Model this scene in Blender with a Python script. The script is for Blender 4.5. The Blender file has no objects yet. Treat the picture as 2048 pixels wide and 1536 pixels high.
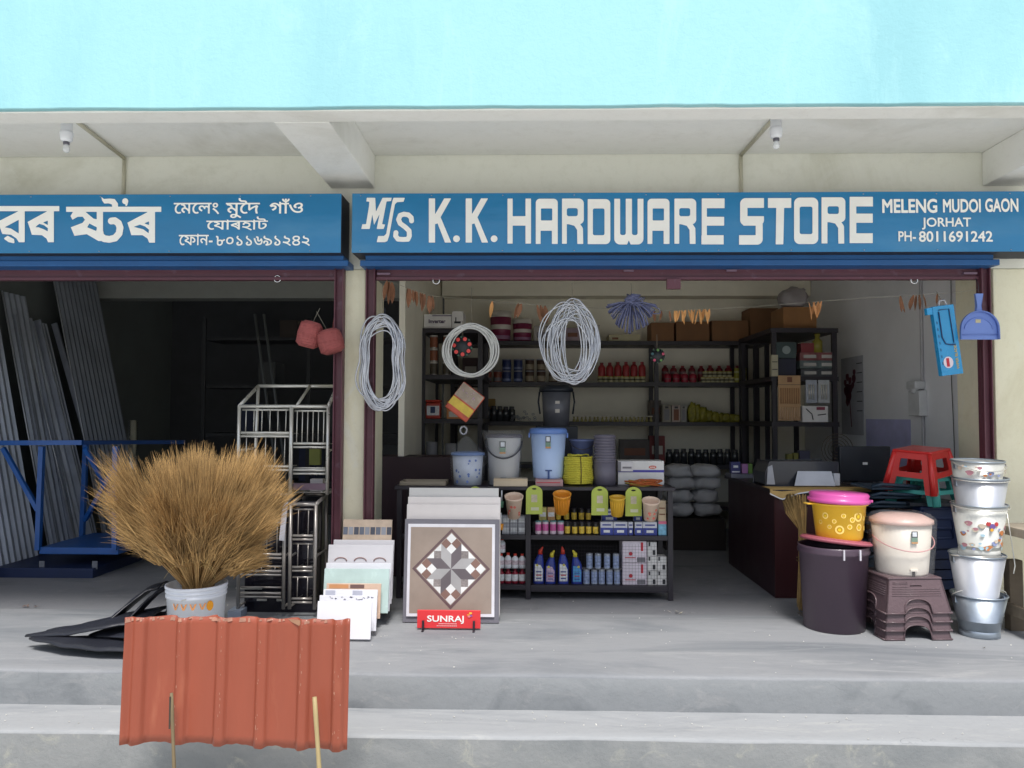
import bpy, math, random
import numpy as np
from mathutils import Vector, Matrix, noise
from mathutils.geometry import tessellate_polygon
PI = math.pi
rnd = random.Random(7)
sc = bpy.context.scene
COL = sc.collection

# ------------------------------------------------------------------ camera
CAM = Vector((0, 0, 1.2)); FPX = 1550.0
_yaw, _pitch, _roll = .0234, .0398, .0032
_f = Vector((-math.sin(_yaw)*math.cos(_pitch), math.cos(_yaw)*math.cos(_pitch), math.sin(_pitch)))
_r0 = Vector((math.cos(_yaw), math.sin(_yaw), 0)); _u0 = _r0.cross(_f)
_r = math.cos(_roll)*_r0 + math.sin(_roll)*_u0
_u = -math.sin(_roll)*_r0 + math.cos(_roll)*_u0
cd = bpy.data.cameras.new('camera'); cam = bpy.data.objects.new('camera', cd); COL.objects.link(cam)
cam.matrix_world = Matrix(((_r.x, _u.x, -_f.x, CAM.x), (_r.y, _u.y, -_f.y, CAM.y), (_r.z, _u.z, -_f.z, CAM.z), (0, 0, 0, 1)))
cd.sensor_width = 36; cd.lens = FPX/2048*36; cd.clip_start = .05; cd.clip_end = 900
sc.camera = cam

# ------------------------------------------------------------------ light: bright overcast day
SUN_EL, SUN_ROT = 63, 172
w = bpy.data.worlds.new('World'); sc.world = w; w.use_nodes = True
nt = w.node_tree; nt.nodes.clear()
sk = nt.nodes.new('ShaderNodeTexSky'); sk.sky_type = 'NISHITA'; sk.sun_disc = False
sk.sun_elevation = math.radians(SUN_EL); sk.sun_rotation = math.radians(SUN_ROT); sk.air_density = 1.0; sk.dust_density = 2.5; sk.ozone_density = 1.0
bg = nt.nodes.new('ShaderNodeBackground'); bg.inputs[1].default_value = .105
ow = nt.nodes.new('ShaderNodeOutputWorld')
hs = nt.nodes.new('ShaderNodeHueSaturation'); hs.inputs['Saturation'].default_value = .7
nt.links.new(sk.outputs[0], hs.inputs['Color']); nt.links.new(hs.outputs[0], bg.inputs[0]); nt.links.new(bg.outputs[0], ow.inputs[0])
sl = bpy.data.lights.new('sun', 'SUN'); sl.energy = 2.6; sl.angle = math.radians(14); sl.color = (1, .975, .94)
so = bpy.data.objects.new('sun', sl); COL.objects.link(so)
_az = math.radians(SUN_ROT)
so.rotation_euler = Vector((math.sin(_az)*math.cos(math.radians(SUN_EL)), math.cos(_az)*math.cos(math.radians(SUN_EL)), math.sin(math.radians(SUN_EL)))).to_track_quat('Z', 'Y').to_euler()
sc.view_settings.view_transform = 'Standard'; sc.view_settings.look = 'None'
sc.view_settings.exposure = .54; sc.view_settings.gamma = 1
sc.cycles.max_bounces = 10; sc.cycles.diffuse_bounces = 6; sc.cycles.transparent_max_bounces = 16
sc.cycles.sample_clamp_indirect = 6

# ------------------------------------------------------------------ helpers
def ray(px, py): return _f + _r*((px-1024)/FPX) - _u*((py-768)/FPX)
def at(px, py, Y):
    d = ray(px, py); return CAM + d*(Y/d.y)
def X(px, Y, py=850): return at(px, py, Y).x
def Z(py, Y, px=1024): return at(px, py, Y).z
def S(r, g, b):
    f = lambda c: (c/255/12.92) if c <= 10 else ((c/255+.055)/1.055)**2.4
    return (f(r), f(g), f(b))

MATS = {}
def M(name, col, rough=.55, metal=0, var=.12, scale=6, bump=0, bscale=60, coat=0, stretch=(1, 1, 1), island=0, objv=.07, spec=.5, bdist=.004, trans=0, dirt=None):
    if name in MATS: return MATS[name]
    m = bpy.data.materials.new(name); m.use_nodes = True; n = m.node_tree.nodes; L = m.node_tree.links
    b = n['Principled BSDF']; b.inputs['Roughness'].default_value = rough; b.inputs['Metallic'].default_value = metal
    b.inputs['Coat Weight'].default_value = coat; b.inputs['Specular IOR Level'].default_value = spec
    tc = n.new('ShaderNodeTexCoord'); mp = n.new('ShaderNodeMapping'); mp.inputs['Scale'].default_value = stretch
    L.new(tc.outputs['Object'], mp.inputs[0])
    nz = n.new('ShaderNodeTexNoise'); nz.inputs['Scale'].default_value = scale; nz.inputs['Detail'].default_value = 6; nz.inputs['Roughness'].default_value = .6
    L.new(mp.outputs[0], nz.inputs['Vector'])
    mr = n.new('ShaderNodeMapRange'); mr.inputs[1].default_value = .3; mr.inputs[2].default_value = .7
    mr.inputs[3].default_value = 1-var; mr.inputs[4].default_value = 1+var; L.new(nz.outputs[0], mr.inputs[0])
    mx = n.new('ShaderNodeVectorMath'); mx.operation = 'SCALE'; mx.inputs[0].default_value = col[:3]
    src = mr.outputs[0]
    if island:
        g = n.new('ShaderNodeNewGeometry'); mi = n.new('ShaderNodeMapRange'); mi.inputs[3].default_value = 1-island; mi.inputs[4].default_value = 1+island
        L.new(g.outputs['Random Per Island'], mi.inputs[0]); mm = n.new('ShaderNodeMath'); mm.operation = 'MULTIPLY'
        L.new(mi.outputs[0], mm.inputs[0]); L.new(src, mm.inputs[1]); src = mm.outputs[0]
    if objv:
        oi = n.new('ShaderNodeObjectInfo'); mo = n.new('ShaderNodeMapRange'); mo.inputs[3].default_value = 1-objv; mo.inputs[4].default_value = 1+objv
        L.new(oi.outputs['Random'], mo.inputs[0]); m5 = n.new('ShaderNodeMath'); m5.operation = 'MULTIPLY'; L.new(mo.outputs[0], m5.inputs[0]); L.new(src, m5.inputs[1]); src = m5.outputs[0]
    L.new(src, mx.inputs['Scale'])
    out = mx.outputs[0]
    if dirt:
        n2 = n.new('ShaderNodeTexNoise'); n2.inputs['Scale'].default_value = dirt[1]; n2.inputs['Detail'].default_value = 8; L.new(mp.outputs[0], n2.inputs['Vector'])
        m2 = n.new('ShaderNodeMapRange'); m2.inputs[1].default_value = dirt[2]; m2.inputs[2].default_value = dirt[3]; L.new(n2.outputs[0], m2.inputs[0])
        mc = n.new('ShaderNodeMix'); mc.data_type = 'RGBA'; L.new(m2.outputs[0], mc.inputs[0]); L.new(out, mc.inputs[6]); mc.inputs[7].default_value = (*dirt[0], 1)
        out = mc.outputs[2]
    L.new(out, b.inputs['Base Color'])
    r2 = n.new('ShaderNodeMapRange'); r2.inputs[3].default_value = max(0, rough-.08); r2.inputs[4].default_value = min(1, rough+.1)
    L.new(nz.outputs[0], r2.inputs[0]); L.new(r2.outputs[0], b.inputs['Roughness'])
    if bump:
        nb = n.new('ShaderNodeTexNoise'); nb.inputs['Scale'].default_value = bscale; nb.inputs['Detail'].default_value = 5; L.new(mp.outputs[0], nb.inputs['Vector'])
        bp = n.new('ShaderNodeBump'); bp.inputs['Strength'].default_value = bump; bp.inputs['Distance'].default_value = bdist
        L.new(nb.outputs[0], bp.inputs['Height']); L.new(bp.outputs[0], b.inputs['Normal'])
    if trans:
        tr = n.new('ShaderNodeBsdfTransparent'); ms = n.new('ShaderNodeMixShader'); ms.inputs[0].default_value = trans
        tr.inputs[0].default_value = (.97, .97, .97, 1)
        o = n['Material Output']; L.new(b.outputs[0], ms.inputs[1]); L.new(tr.outputs[0], ms.inputs[2]); L.new(ms.outputs[0], o.inputs[0])
    MATS[name] = m; return m

class MB:
    def __init__(s): s.v = []; s.f = []; s.mi = []; s.sm = []; s.T = None
    def _add(s, vs, fs, mi=0, sm=False):
        b = len(s.v)
        if s.T is not None: vs = [tuple(s.T @ Vector(v)) for v in vs]
        s.v += [tuple(v) for v in vs]; s.f += [tuple(b+i for i in f) for f in fs]
        s.mi += [mi]*len(fs); s.sm += [sm]*len(fs); return s
    def box(s, x0, x1, y0, y1, z0, z1, mi=0):
        return s._add([(x0, y0, z0), (x1, y0, z0), (x1, y1, z0), (x0, y1, z0), (x0, y0, z1), (x1, y0, z1), (x1, y1, z1), (x0, y1, z1)],
            [(0, 3, 2, 1), (4, 5, 6, 7), (0, 1, 5, 4), (1, 2, 6, 5), (2, 3, 7, 6), (3, 0, 4, 7)], mi)
    def quad(s, a, b, c, d, mi=0): return s._add([a, b, c, d], [(0, 1, 2, 3)], mi)
    def decal(s, x0, x1, z0, z1, y, mi=0): return s._add([(x0, y, z0), (x1, y, z0), (x1, y, z1), (x0, y, z1)], [(0, 1, 2, 3)], mi)
    def lathe(s, prof, n=28, mi=0, c=(0, 0, 0), sx=1, sy=1, a0=0, a1=2*PI, sm=True):
        full = abs(a1-a0-2*PI) < 1e-6; k = n if full else n+1; vs = []; fs = []
        for r, z in prof:
            for i in range(k):
                a = a0+(a1-a0)*i/n; vs.append((c[0]+sx*r*math.cos(a), c[1]+sy*r*math.sin(a), c[2]+z))
        for j in range(len(prof)-1):
            for i in range(n):
                i2 = (i+1) % k if full else i+1
                fs.append((j*k+i, j*k+i2, (j+1)*k+i2, (j+1)*k+i))
        return s._add(vs, fs, mi, sm)
    def tube(s, pts, r, n=6, closed=False, mi=0, caps=True):
        pts = [Vector(p) for p in pts]; m = len(pts); vs = []; fs = []; up = None
        rr = r if isinstance(r, (list, tuple)) else [r]*m
        for i, p in enumerate(pts):
            a = pts[(i-1) % m] if (closed or i > 0) else p; b = pts[(i+1) % m] if (closed or i < m-1) else p
            t = (b-a).normalized() if (b-a).length > 1e-9 else Vector((0, 0, 1))
            if up is None: up = t.orthogonal().normalized()
            up = (up - t*up.dot(t));
            up = up.normalized() if up.length > 1e-6 else t.orthogonal().normalized()
            q = t.cross(up)
            for k in range(n):
                an = 2*PI*k/n; vs.append(p + (up*math.cos(an)+q*math.sin(an))*rr[i])
        for i in range(m if closed else m-1):
            j = (i+1) % m
            for k in range(n): fs.append((i*n+k, i*n+(k+1) % n, j*n+(k+1) % n, j*n+k))
        if caps and not closed: fs += [tuple(range(n))[::-1], tuple((m-1)*n+k for k in range(n))]
        return s._add(vs, fs, mi, True)
    def bar(s, a, b, w, h=None, mi=0):
        h = h or w; a = Vector(a); b = Vector(b); t = (b-a).normalized()
        q = t.cross(Vector((0, 1, 0))); q = q.normalized() if q.length > 1e-4 else Vector((1, 0, 0)); p = t.cross(q).normalized()
        vs = []
        for c in (a, b):
            for i, j in ((-1, -1), (1, -1), (1, 1), (-1, 1)): vs.append(c+q*w/2*i+p*h/2*j)
        return s._add(vs, [(0, 1, 2, 3), (7, 6, 5, 4), (0, 4, 5, 1), (1, 5, 6, 2), (2, 6, 7, 3), (3, 7, 4, 0)], mi)
    def prism(s, loops, y0, y1, mi=0, back=True):      # loops of (x,z): outline + holes, extruded along y
        tri = tessellate_polygon([[Vector((p[0], p[1], 0)) for p in l] for l in loops]); flat = [p for l in loops for p in l]; n = len(flat)
        vs = [(p[0], y0, p[1]) for p in flat]+[(p[0], y1, p[1]) for p in flat]; fs = [t for t in tri]
        if back: fs += [tuple(i+n for i in t[::-1]) for t in tri]
        o = 0
        for l in loops:
            for i in range(len(l)): j = (i+1) % len(l); fs.append((o+i, o+j, o+j+n, o+i+n))
            o += len(l)
        return s._add(vs, fs, mi)
    def mesh(s, name, mats):
        me = bpy.data.meshes.new(name); me.from_pydata(s.v, [], s.f)
        for m in (mats if isinstance(mats, (list, tuple)) else [mats]): me.materials.append(m)
        me.polygons.foreach_set('material_index', s.mi); me.polygons.foreach_set('use_smooth', s.sm); me.update()
        return me
    def build(s, name, mats, parent=None, loc=None, bevel=0, solid=0, smooth_angle=None):
        o = bpy.data.objects.new(name, s.mesh(name, mats)); COL.objects.link(o)
        if parent: o.parent = parent
        if loc is not None: o.location = loc
        if solid:
            md = o.modifiers.new('solid', 'SOLIDIFY'); md.thickness = solid; md.offset = 0
        if bevel:
            md = o.modifiers.new('bevel', 'BEVEL'); md.width = bevel; md.segments = 2; md.limit_method = 'ANGLE'; md.angle_limit = math.radians(40)
        return o

def tag(o, label=None, cat=None, group=None, kind=None):
    if label: o['label'] = label
    if cat: o['category'] = cat
    if group: o['group'] = group
    if kind: o['kind'] = kind
    return o
def thing(name, label, cat, loc=(0, 0, 0), group=None, rz=0):
    o = bpy.data.objects.new(name, None); COL.objects.link(o); o.location = loc; o.rotation_euler = (0, 0, rz); o.empty_display_size = .05
    return tag(o, label, cat, group)
def copy_tree(o, loc=None, label=None, rz=None, parent=None):  # a thing with its parts
    c = o.copy(); COL.objects.link(c)
    if parent: c.parent = parent
    for ch in o.children: copy_tree(ch, parent=c)
    if loc is not None: c.location = loc
    if label: c['label'] = label
    if rz is not None: c.rotation_euler[2] = rz
    return c
ORD = ['first', 'second', 'third', 'fourth', 'fifth', 'sixth', 'seventh', 'eighth', 'ninth', 'tenth', 'eleventh', 'twelfth', 'thirteenth', 'fourteenth', 'fifteenth', 'sixteenth', 'seventeenth', 'eighteenth', 'nineteenth', 'twentieth']
def text_into(mb, body, x, z, h, y, mi=0, width=None, bold=.01, align='L', T=None):
    """flat print: cap height h, lower left corner (x,z) on the plane y, facing -y"""
    c = bpy.data.curves.new('t', 'FONT'); c.body = body; c.size = 1; c.offset = bold; c.resolution_u = 3
    o = bpy.data.objects.new('t', c); COL.objects.link(o); bpy.context.view_layer.update()
    me = bpy.data.meshes.new_from_object(o.evaluated_get(bpy.context.evaluated_depsgraph_get()))
    vs = [v.co.copy() for v in me.vertices]; fs = [tuple(p.vertices) for p in me.polygons]
    bpy.data.objects.remove(o); bpy.data.curves.remove(c); bpy.data.meshes.remove(me)
    if not vs: return
    x0 = min(v.x for v in vs); x1 = max(v.x for v in vs); s = h/.72
    kx = (width/(x1-x0)) if width else s
    if align == 'C': x = x-(x1-x0)*kx/2
    pts = [Vector((x+(v.x-x0)*kx, y, z+v.y*s)) for v in vs]
    if T: pts = [T(p) for p in pts]
    mb._add(pts, fs, mi)

# painted lettering: union / difference of shapes, contoured on a grid
def d_poly(P, px, py):
    d = np.full(px.shape, 1e9); sgn = np.ones(px.shape); n = len(P)
    for i in range(n):
        ax, ay = P[i]; bx, by = P[(i+1) % n]; ex, ey = bx-ax, by-ay; wx, wy = px-ax, py-ay
        t = np.clip((wx*ex+wy*ey)/(ex*ex+ey*ey+1e-12), 0, 1); d = np.minimum(d, np.hypot(wx-ex*t, wy-ey*t))
        c1 = ay <= py; c2 = by > py; c3 = ex*wy > ey*wx
        flip = (c1 & c2 & c3) | (~c1 & ~c2 & ~c3); sgn = np.where(flip, -sgn, sgn)
    return d*sgn
def d_line(P, wd, px, py):
    d = np.full(px.shape, 1e9)
    for (ax, ay), (bx, by) in zip(P[:-1], P[1:]):
        ex, ey = bx-ax, by-ay; wx, wy = px-ax, py-ay; t = np.clip((wx*ex+wy*ey)/(ex*ex+ey*ey+1e-12), 0, 1)
        d = np.minimum(d, np.hypot(wx-ex*t, wy-ey*t))
    return d-wd/2
def paint(mb, ops, step, fn, mi=0):
    """ops: ('+'|'-', 'poly'|'line'|'rect'|'disc', args); fn maps drawing coords to a 3D point"""
    xs = []; ys = []
    for o in ops:
        if o[1] in ('poly', 'line'): xs += [p[0] for p in o[2]]; ys += [p[1] for p in o[2]]
        elif o[1] == 'rect': xs += [o[2][0], o[2][2]]; ys += [o[2][1], o[2][3]]
        else: xs += [o[2][0]]; ys += [o[2][1]]
    gx = np.arange(min(xs)-60, max(xs)+60, step); gy = np.arange(min(ys)-60, max(ys)+60, step); px, py = np.meshgrid(gx, gy); F = np.full(px.shape, 1e9)
    for o in ops:
        if o[1] == 'poly': d = d_poly(o[2], px, py) - (o[3] if len(o) > 3 else 0)
        elif o[1] == 'line': d = d_line(o[2], o[3], px, py)
        elif o[1] == 'disc': d = np.hypot(px-o[2][0], py-o[2][1])-o[3]
        else:
            x0, y0, x1, y1 = o[2]; r = o[3] if len(o) > 3 else 0
            qx = np.abs(px-(x0+x1)/2)-(x1-x0)/2+r; qy = np.abs(py-(y0+y1)/2)-(y1-y0)/2+r
            d = np.hypot(np.maximum(qx, 0), np.maximum(qy, 0))+np.minimum(np.maximum(qx, qy), 0)-r
        F = np.minimum(F, d) if o[0] == '+' else np.maximum(F, -d)
    ny, nx = F.shape; ins = F < 0; full = ins[:-1, :-1] & ins[1:, :-1] & ins[:-1, 1:] & ins[1:, 1:]; anyc = ins[:-1, :-1] | ins[1:, :-1] | ins[:-1, 1:] | ins[1:, 1:]
    vs = []; fs = []
    def poly(pp):
        b = len(vs); vs.extend(fn(*p) for p in pp); fs.append(tuple(range(b, b+len(pp))))
    for j in range(ny-1):
        i = 0
        while i < nx-1:
            if full[j, i]:
                k = i
                while k < nx-1 and full[j, k]: k += 1
                poly([(gx[i], gy[j+1]), (gx[k], gy[j+1]), (gx[k], gy[j]), (gx[i], gy[j])]); i = k; continue
            if anyc[j, i]:
                cs = [(j+1, i), (j+1, i+1), (j, i+1), (j, i)]; pp = []
                for a in range(4):
                    (ja, ia), (jb, ib) = cs[a], cs[(a+1) % 4]; fa, fb = F[ja, ia], F[jb, ib]
                    if fa < 0: pp.append((gx[ia], gy[ja]))
                    if (fa < 0) != (fb < 0):
                        t = fa/(fa-fb); pp.append((gx[ia]+(gx[ib]-gx[ia])*t, gy[ja]+(gy[jb]-gy[ja])*t))
                if len(pp) > 2: poly(pp)
            i += 1
    mb._add(vs, fs, mi)

# ------------------------------------------------------------------ materials
def cement(name, col, dark, light, scale=1.0, crack=.5, stain=(.52, .68), rough=.88, streak=(.5, 2.6, 1), bump=.5):
    m = bpy.data.materials.new(name); m.use_nodes = True; n = m.node_tree.nodes; L = m.node_tree.links; b = n['Principled BSDF']; b.inputs['Roughness'].default_value = rough; b.inputs['Specular IOR Level'].default_value = .3
    tc = n.new('ShaderNodeTexCoord'); mp = n.new('ShaderNodeMapping'); mp.inputs['Scale'].default_value = streak; L.new(tc.outputs['Object'], mp.inputs[0])
    def nz(sc_, det=8, vec=None, ro=.62, dist=0):
        q = n.new('ShaderNodeTexNoise'); q.inputs['Scale'].default_value = sc_; q.inputs['Detail'].default_value = det; q.inputs['Roughness'].default_value = ro; q.inputs['Distortion'].default_value = dist; L.new((vec or mp).outputs[0], q.inputs['Vector']); return q
    def rg(src, a, c_, lo=0, hi=1):
        q = n.new('ShaderNodeMapRange'); q.inputs[1].default_value = a; q.inputs[2].default_value = c_; q.inputs[3].default_value = lo; q.inputs[4].default_value = hi; L.new(src, q.inputs[0]); return q.outputs[0]
    def mix(f, a, c_):
        q = n.new('ShaderNodeMix'); q.data_type = 'RGBA'; L.new(f, q.inputs[0])
        for i, v in ((6, a), (7, c_)):
            if isinstance(v, tuple): q.inputs[i].default_value = (*v, 1)
            else: L.new(v, q.inputs[i])
        return q.outputs[2]
    c1 = mix(rg(nz(1.1*scale, 9, dist=.6).outputs[0], *stain), col, dark)
    c2 = mix(rg(nz(2.7*scale, 10, ro=.7, dist=1.2).outputs[0], .56, .74), c1, light)
    c3 = mix(rg(nz(14*scale, 8, tc if False else mp, ro=.75).outputs[0], .5, .8, 0, .45), c2, dark)
    sp = nz(130, 2, None); c4 = mix(rg(sp.outputs[0], .64, .72, 0, .35), c3, dark)
    sp2 = nz(90, 2, None); sp2.inputs['W'].default_value if False else None
    mp2 = n.new('ShaderNodeMapping'); mp2.inputs['Scale'].default_value = (1, 1, 1); L.new(tc.outputs['Object'], mp2.inputs[0])
    dn = nz(3, 5, mp2); ad = n.new('ShaderNodeVectorMath'); ad.operation = 'MULTIPLY_ADD'; L.new(dn.outputs[1], ad.inputs[0]); ad.inputs[1].default_value = (.35, .35, .35); L.new(mp2.outputs[0], ad.inputs[2])
    vo = n.new('ShaderNodeTexVoronoi'); vo.feature = 'DISTANCE_TO_EDGE'; vo.inputs['Scale'].default_value = .75; L.new(ad.outputs[0], vo.inputs['Vector'])
    cr = rg(vo.outputs[0], .0, .0028, 1, 0); mk = rg(nz(.9, 3, mp2).outputs[0], .585, .62); mm = n.new('ShaderNodeMath'); mm.operation = 'MULTIPLY'; L.new(cr, mm.inputs[0]); L.new(mk, mm.inputs[1])
    m3 = n.new('ShaderNodeMath'); m3.operation = 'MULTIPLY'; L.new(mm.outputs[0], m3.inputs[0]); m3.inputs[1].default_value = crack
    c5 = mix(m3.outputs[0], c4, tuple(v*.3 for v in dark)); L.new(c5, b.inputs['Base Color'])
    bp = n.new('ShaderNodeBump'); bp.inputs['Strength'].default_value = bump; bp.inputs['Distance'].default_value = .006; L.new(nz(24, 8, mp2, .7).outputs[0], bp.inputs['Height']); L.new(bp.outputs[0], b.inputs['Normal'])
    MATS[name] = m; return m
cream = cement('cream_plaster', S(240, 235, 208), S(214, 205, 172), S(238, 236, 220), 1.3, .0, (.56, .76), .75, (1, 1, .7), .4)
soffit = cement('soffit_paint', S(240, 240, 235), S(214, 213, 204), S(236, 236, 232), .7, .0, (.56, .74), .8, (1, 1, 1), .4)
inner = M('inner_wall_paint', S(236, 231, 214), .8, var=.06, scale=3, bump=.2, bscale=30)
inner_r = M('grey_white_wall', S(244, 245, 249), .8, var=.06, scale=2, bump=.2, bscale=30)
dark_in = M('shaded_room_wall', S(92, 97, 96), .9, var=.1, scale=3)  # shade of the left room is put into this wall colour
turq = cement('turquoise_wall', S(158, 210, 215), S(146, 199, 206), S(170, 218, 222), .9, .0, (.5, .7), .7, (1, 1, .35), .5)
maroon = M('maroon_steel', S(92, 50, 62), .5, var=.12, scale=9, coat=.1, bump=.1, bscale=80, dirt=(S(118, 92, 104), 14, .62, .8))
black_st = M('black_steel', S(42, 38, 46), .45, var=.15, scale=10)
concrete = cement('cement_floor', S(143, 145, 148), S(118, 122, 127), S(160, 161, 162), stain=(.48, .66))
con_riser = cement('cement_riser', S(141, 144, 146), S(118, 122, 125), S(156, 156, 156), 1.6, .4, streak=(1, 1, 1.6))
con_rough = cement('stained_riser', S(136, 138, 138), S(116, 120, 122), S(160, 160, 150), 2.2, .4, (.45, .7), streak=(1, 1, 1.2), bump=1)
gravel = M('sandy_ground', S(204, 203, 198), .95, var=.2, scale=9, bump=.8, bscale=80)
sign_blue = M('sign_vinyl', S(38, 124, 176), .22, var=.10, scale=1.5, bump=.35, bscale=2.2, bdist=.03, coat=.3, objv=0, dirt=(S(80, 142, 182), 2.4, .55, .85), stretch=(.5, 1, 1.6))
hood_blue = M('hood_blue_paint', S(28, 88, 146), .45, var=.1, scale=5, bump=.1)
white_paint = M('white_sign_paint', S(248, 247, 242), .5, var=.04)
white_pl = M('white_plastic', S(226, 228, 232), .35, var=.03)
grey_pl = M('grey_plastic', S(92, 90, 100), .45)
wood = M('pale_wood', S(176, 150, 104), .7, var=.2, scale=8, stretch=(1, 1, .1))
cardb = M('brown_cardboard', S(128, 92, 62), .85, var=.1)

def struct(name, mb, mat, **k):
    o = mb.build(name, mat, **k); o['kind'] = 'structure'; return o

# ------------------------------------------------------------------ setting
YF = 4.75
def wavy_strip(y_a, z_a, y_b, z_b, x0=-9, x1=9, n=220, amp=.004, k=3, seed=0):
    mb = MB(); vs = []; fs = []
    for i in range(n+1):
        x = x0+(x1-x0)*i/n
        for j in range(k+1):
            t = j/k; e = amp*noise.noise(Vector((x*1.7, t*3+seed, 5))) + amp*.5*noise.noise(Vector((x*6, t*3+seed, 9)))
            vs.append((x, y_a+(y_b-y_a)*t+(e if j in (0, k) or 1 else 0), z_a+(z_b-z_a)*t+(e*.7)))
    for i in range(n):
        for j in range(k): fs.append((i*(k+1)+j, (i+1)*(k+1)+j, (i+1)*(k+1)+j+1, i*(k+1)+j+1))
    return mb._add(vs, fs, 0, True)
struct('ground', MB().quad((-300, -300, -.46), (300, -300, -.46), (300, 300, -.46), (-300, 300, -.46)), gravel)
mb = MB(); mb.box(-9, 9, 3.64, 9.8, -.40, -.003)
struct('floor', mb, cement('inner_cement_floor', S(130, 131, 135), S(110, 112, 116), S(144, 144, 146), 1.2, .3, streak=(1, 1.6, 1)))  # indoor cement colour darkened to deepen the shade inside
SY, TY = 3.63, 3.33
def stepblock(name, y0, y1, z0, z1, mt, mr, seed):
    mb = MB(); n = 260; vs = []; fs = []; prof = [(y1+.05, z1), (y0+.05, z1), (y0+.012, z1), (y0+.003, z1-.004), (y0, z1-.013), (y0, (z0+z1)/2), (y0, z0)]
    for i in range(n+1):
        x = -9+18*i/n
        for j, (y, z) in enumerate(prof):
            e = .006*noise.noise(Vector((x*1.3, seed, 3)))+.003*noise.noise(Vector((x*5, seed, j*.4)))
            vs.append((x, y+(e if j else 0), z+(e*.5 if 0 < j < 6 else 0)))
    k = len(prof); mis = []
    for j in range(k-1):
        for i in range(n): fs.append((i*k+j, (i+1)*k+j, (i+1)*k+j+1, i*k+j+1)); mis.append(0 if j < 4 else 1)
    mb._add(vs, fs, 0, True); mb.mi = mis
    return struct(name, mb, [mt, mr])
stepblock('floor_edge', SY, YF-.06, -.163, 0.0, concrete, con_riser, 1.3)
stepblock('step', TY, SY+.02, -.46, -.16, cement('cement_tread', S(157, 159, 161), S(136, 139, 142), S(176, 176, 174), 1.5), con_rough, 7.7)

# canopy + facade
t = thing('parapet_wall', 'long turquoise plastered wall of the canopy above both shops', 'wall', (0, 3.50, 2.60))
mb = MB(); n = 300; vs = []
for i in range(n+1):
    x = -9+18*i/n; e = .005*noise.noise(Vector((x*2.2, 1, 7)))+.003*noise.noise(Vector((x*9, 2, 7)))
    vs += [(x, .012, .008+e), (x, -.017, .008+e), (x, -.02, .012+e), (x, -.02+.003*noise.noise(Vector((x, 5, 5))), .7), (x, -.02, 3.0), (x, .012, 3.0)]
mb._add(vs, [(i*6+j, (i+1)*6+j, (i+1)*6+j+1, i*6+j+1) for i in range(n) for j in range(5)], 0, False); mb.build('plaster_face', turq, t)
MB().box(-9, 9, .014, .15, .003, .21).build('edge_beam', soffit, t, bevel=.004)
struct('canopy_slab', MB().box(-9, 9, 3.652, 4.745, 2.812, 2.95), soffit)
for k, (x0, x1) in enumerate(((X(663, 4.75, 370), X(750, 4.75, 370)), (X(1964, 4.75, 380), 3.2))):
    o = MB().box(x0, x1, 0, 1.094, -.208, 0).build('canopy_beam', soffit, loc=(0, 3.653, 2.811), bevel=.006)
    tag(o, ['cream cantilever beam under the canopy above the pillar between the shops', 'cream cantilever beam under the canopy at its right end'][k], 'beam', 'beams under the canopy')
# upper facade wall band, pillars
ft = thing('facade_wall', 'cream facade wall band above the two signboards', 'wall', (0, YF, 2.1))
MB().box(-9, 9, 0, .2, 0, .85).build('wall_band', cement('upper_wall_paint', S(236, 236, 224), S(208, 207, 190), S(232, 232, 222), .8, .0, (.56, .74), .8, (1, 1, 1), .4), ft)
for k, (x0, x1, y1, lab) in enumerate(((-1.178, -1.02, .6, 'cream plastered pillar between the two shop doorways'), (2.812, 4.4, .42, 'wide cream plastered pillar at the right end of the facade'))):
    tag(MB().box(x0, x1, 0, y1, 0, 2.098).build('wall_pillar', cream, loc=(0, YF, 0), bevel=.006), lab, 'pillar', 'pillars of the facade')
struct('roof_slab', MB().box(-9, 9, YF+.01, 10, 2.99, 3.2), soffit)
struct('ceiling', MB().box(-9, 9, YF+.21, 9.9, 2.86, 2.985), inner)
# rooms
struct('back_wall', MB().box(-.93, 4.4, 8.35, 8.5, 0, 2.855), inner)
struct('right_wall', MB().box(2.93, 3.1, YF+.43, 8.345, 0, 2.855), inner_r)
tag(MB().box(-.998, -.95, 0, 2.49, 0, 2.85).build('partition_wall', inner, loc=(0, 5.85, 0), bevel=.004), 'thin cream partition wall with its end facing the doorway', 'wall')
struct('beam_over_back_wall', MB().box(-.93, 2.92, 8.1, 8.345, 2.45, 2.855), inner)
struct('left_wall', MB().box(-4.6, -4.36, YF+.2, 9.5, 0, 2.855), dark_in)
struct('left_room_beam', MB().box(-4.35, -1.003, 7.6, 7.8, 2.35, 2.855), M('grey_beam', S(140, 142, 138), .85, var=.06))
struct('left_back_wall', MB().box(-5, -.94, 9.3, 9.5, 0, 2.855), M('unlit_wall', S(70, 72, 76), .9))  # back wall coloured dark to stand for the deep room's shade
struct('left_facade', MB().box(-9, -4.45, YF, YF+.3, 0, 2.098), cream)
struct('far_left_wall', MB().box(-9, -4.605, 6.8, 6.9, 0, 2.855), dark_in)

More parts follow.
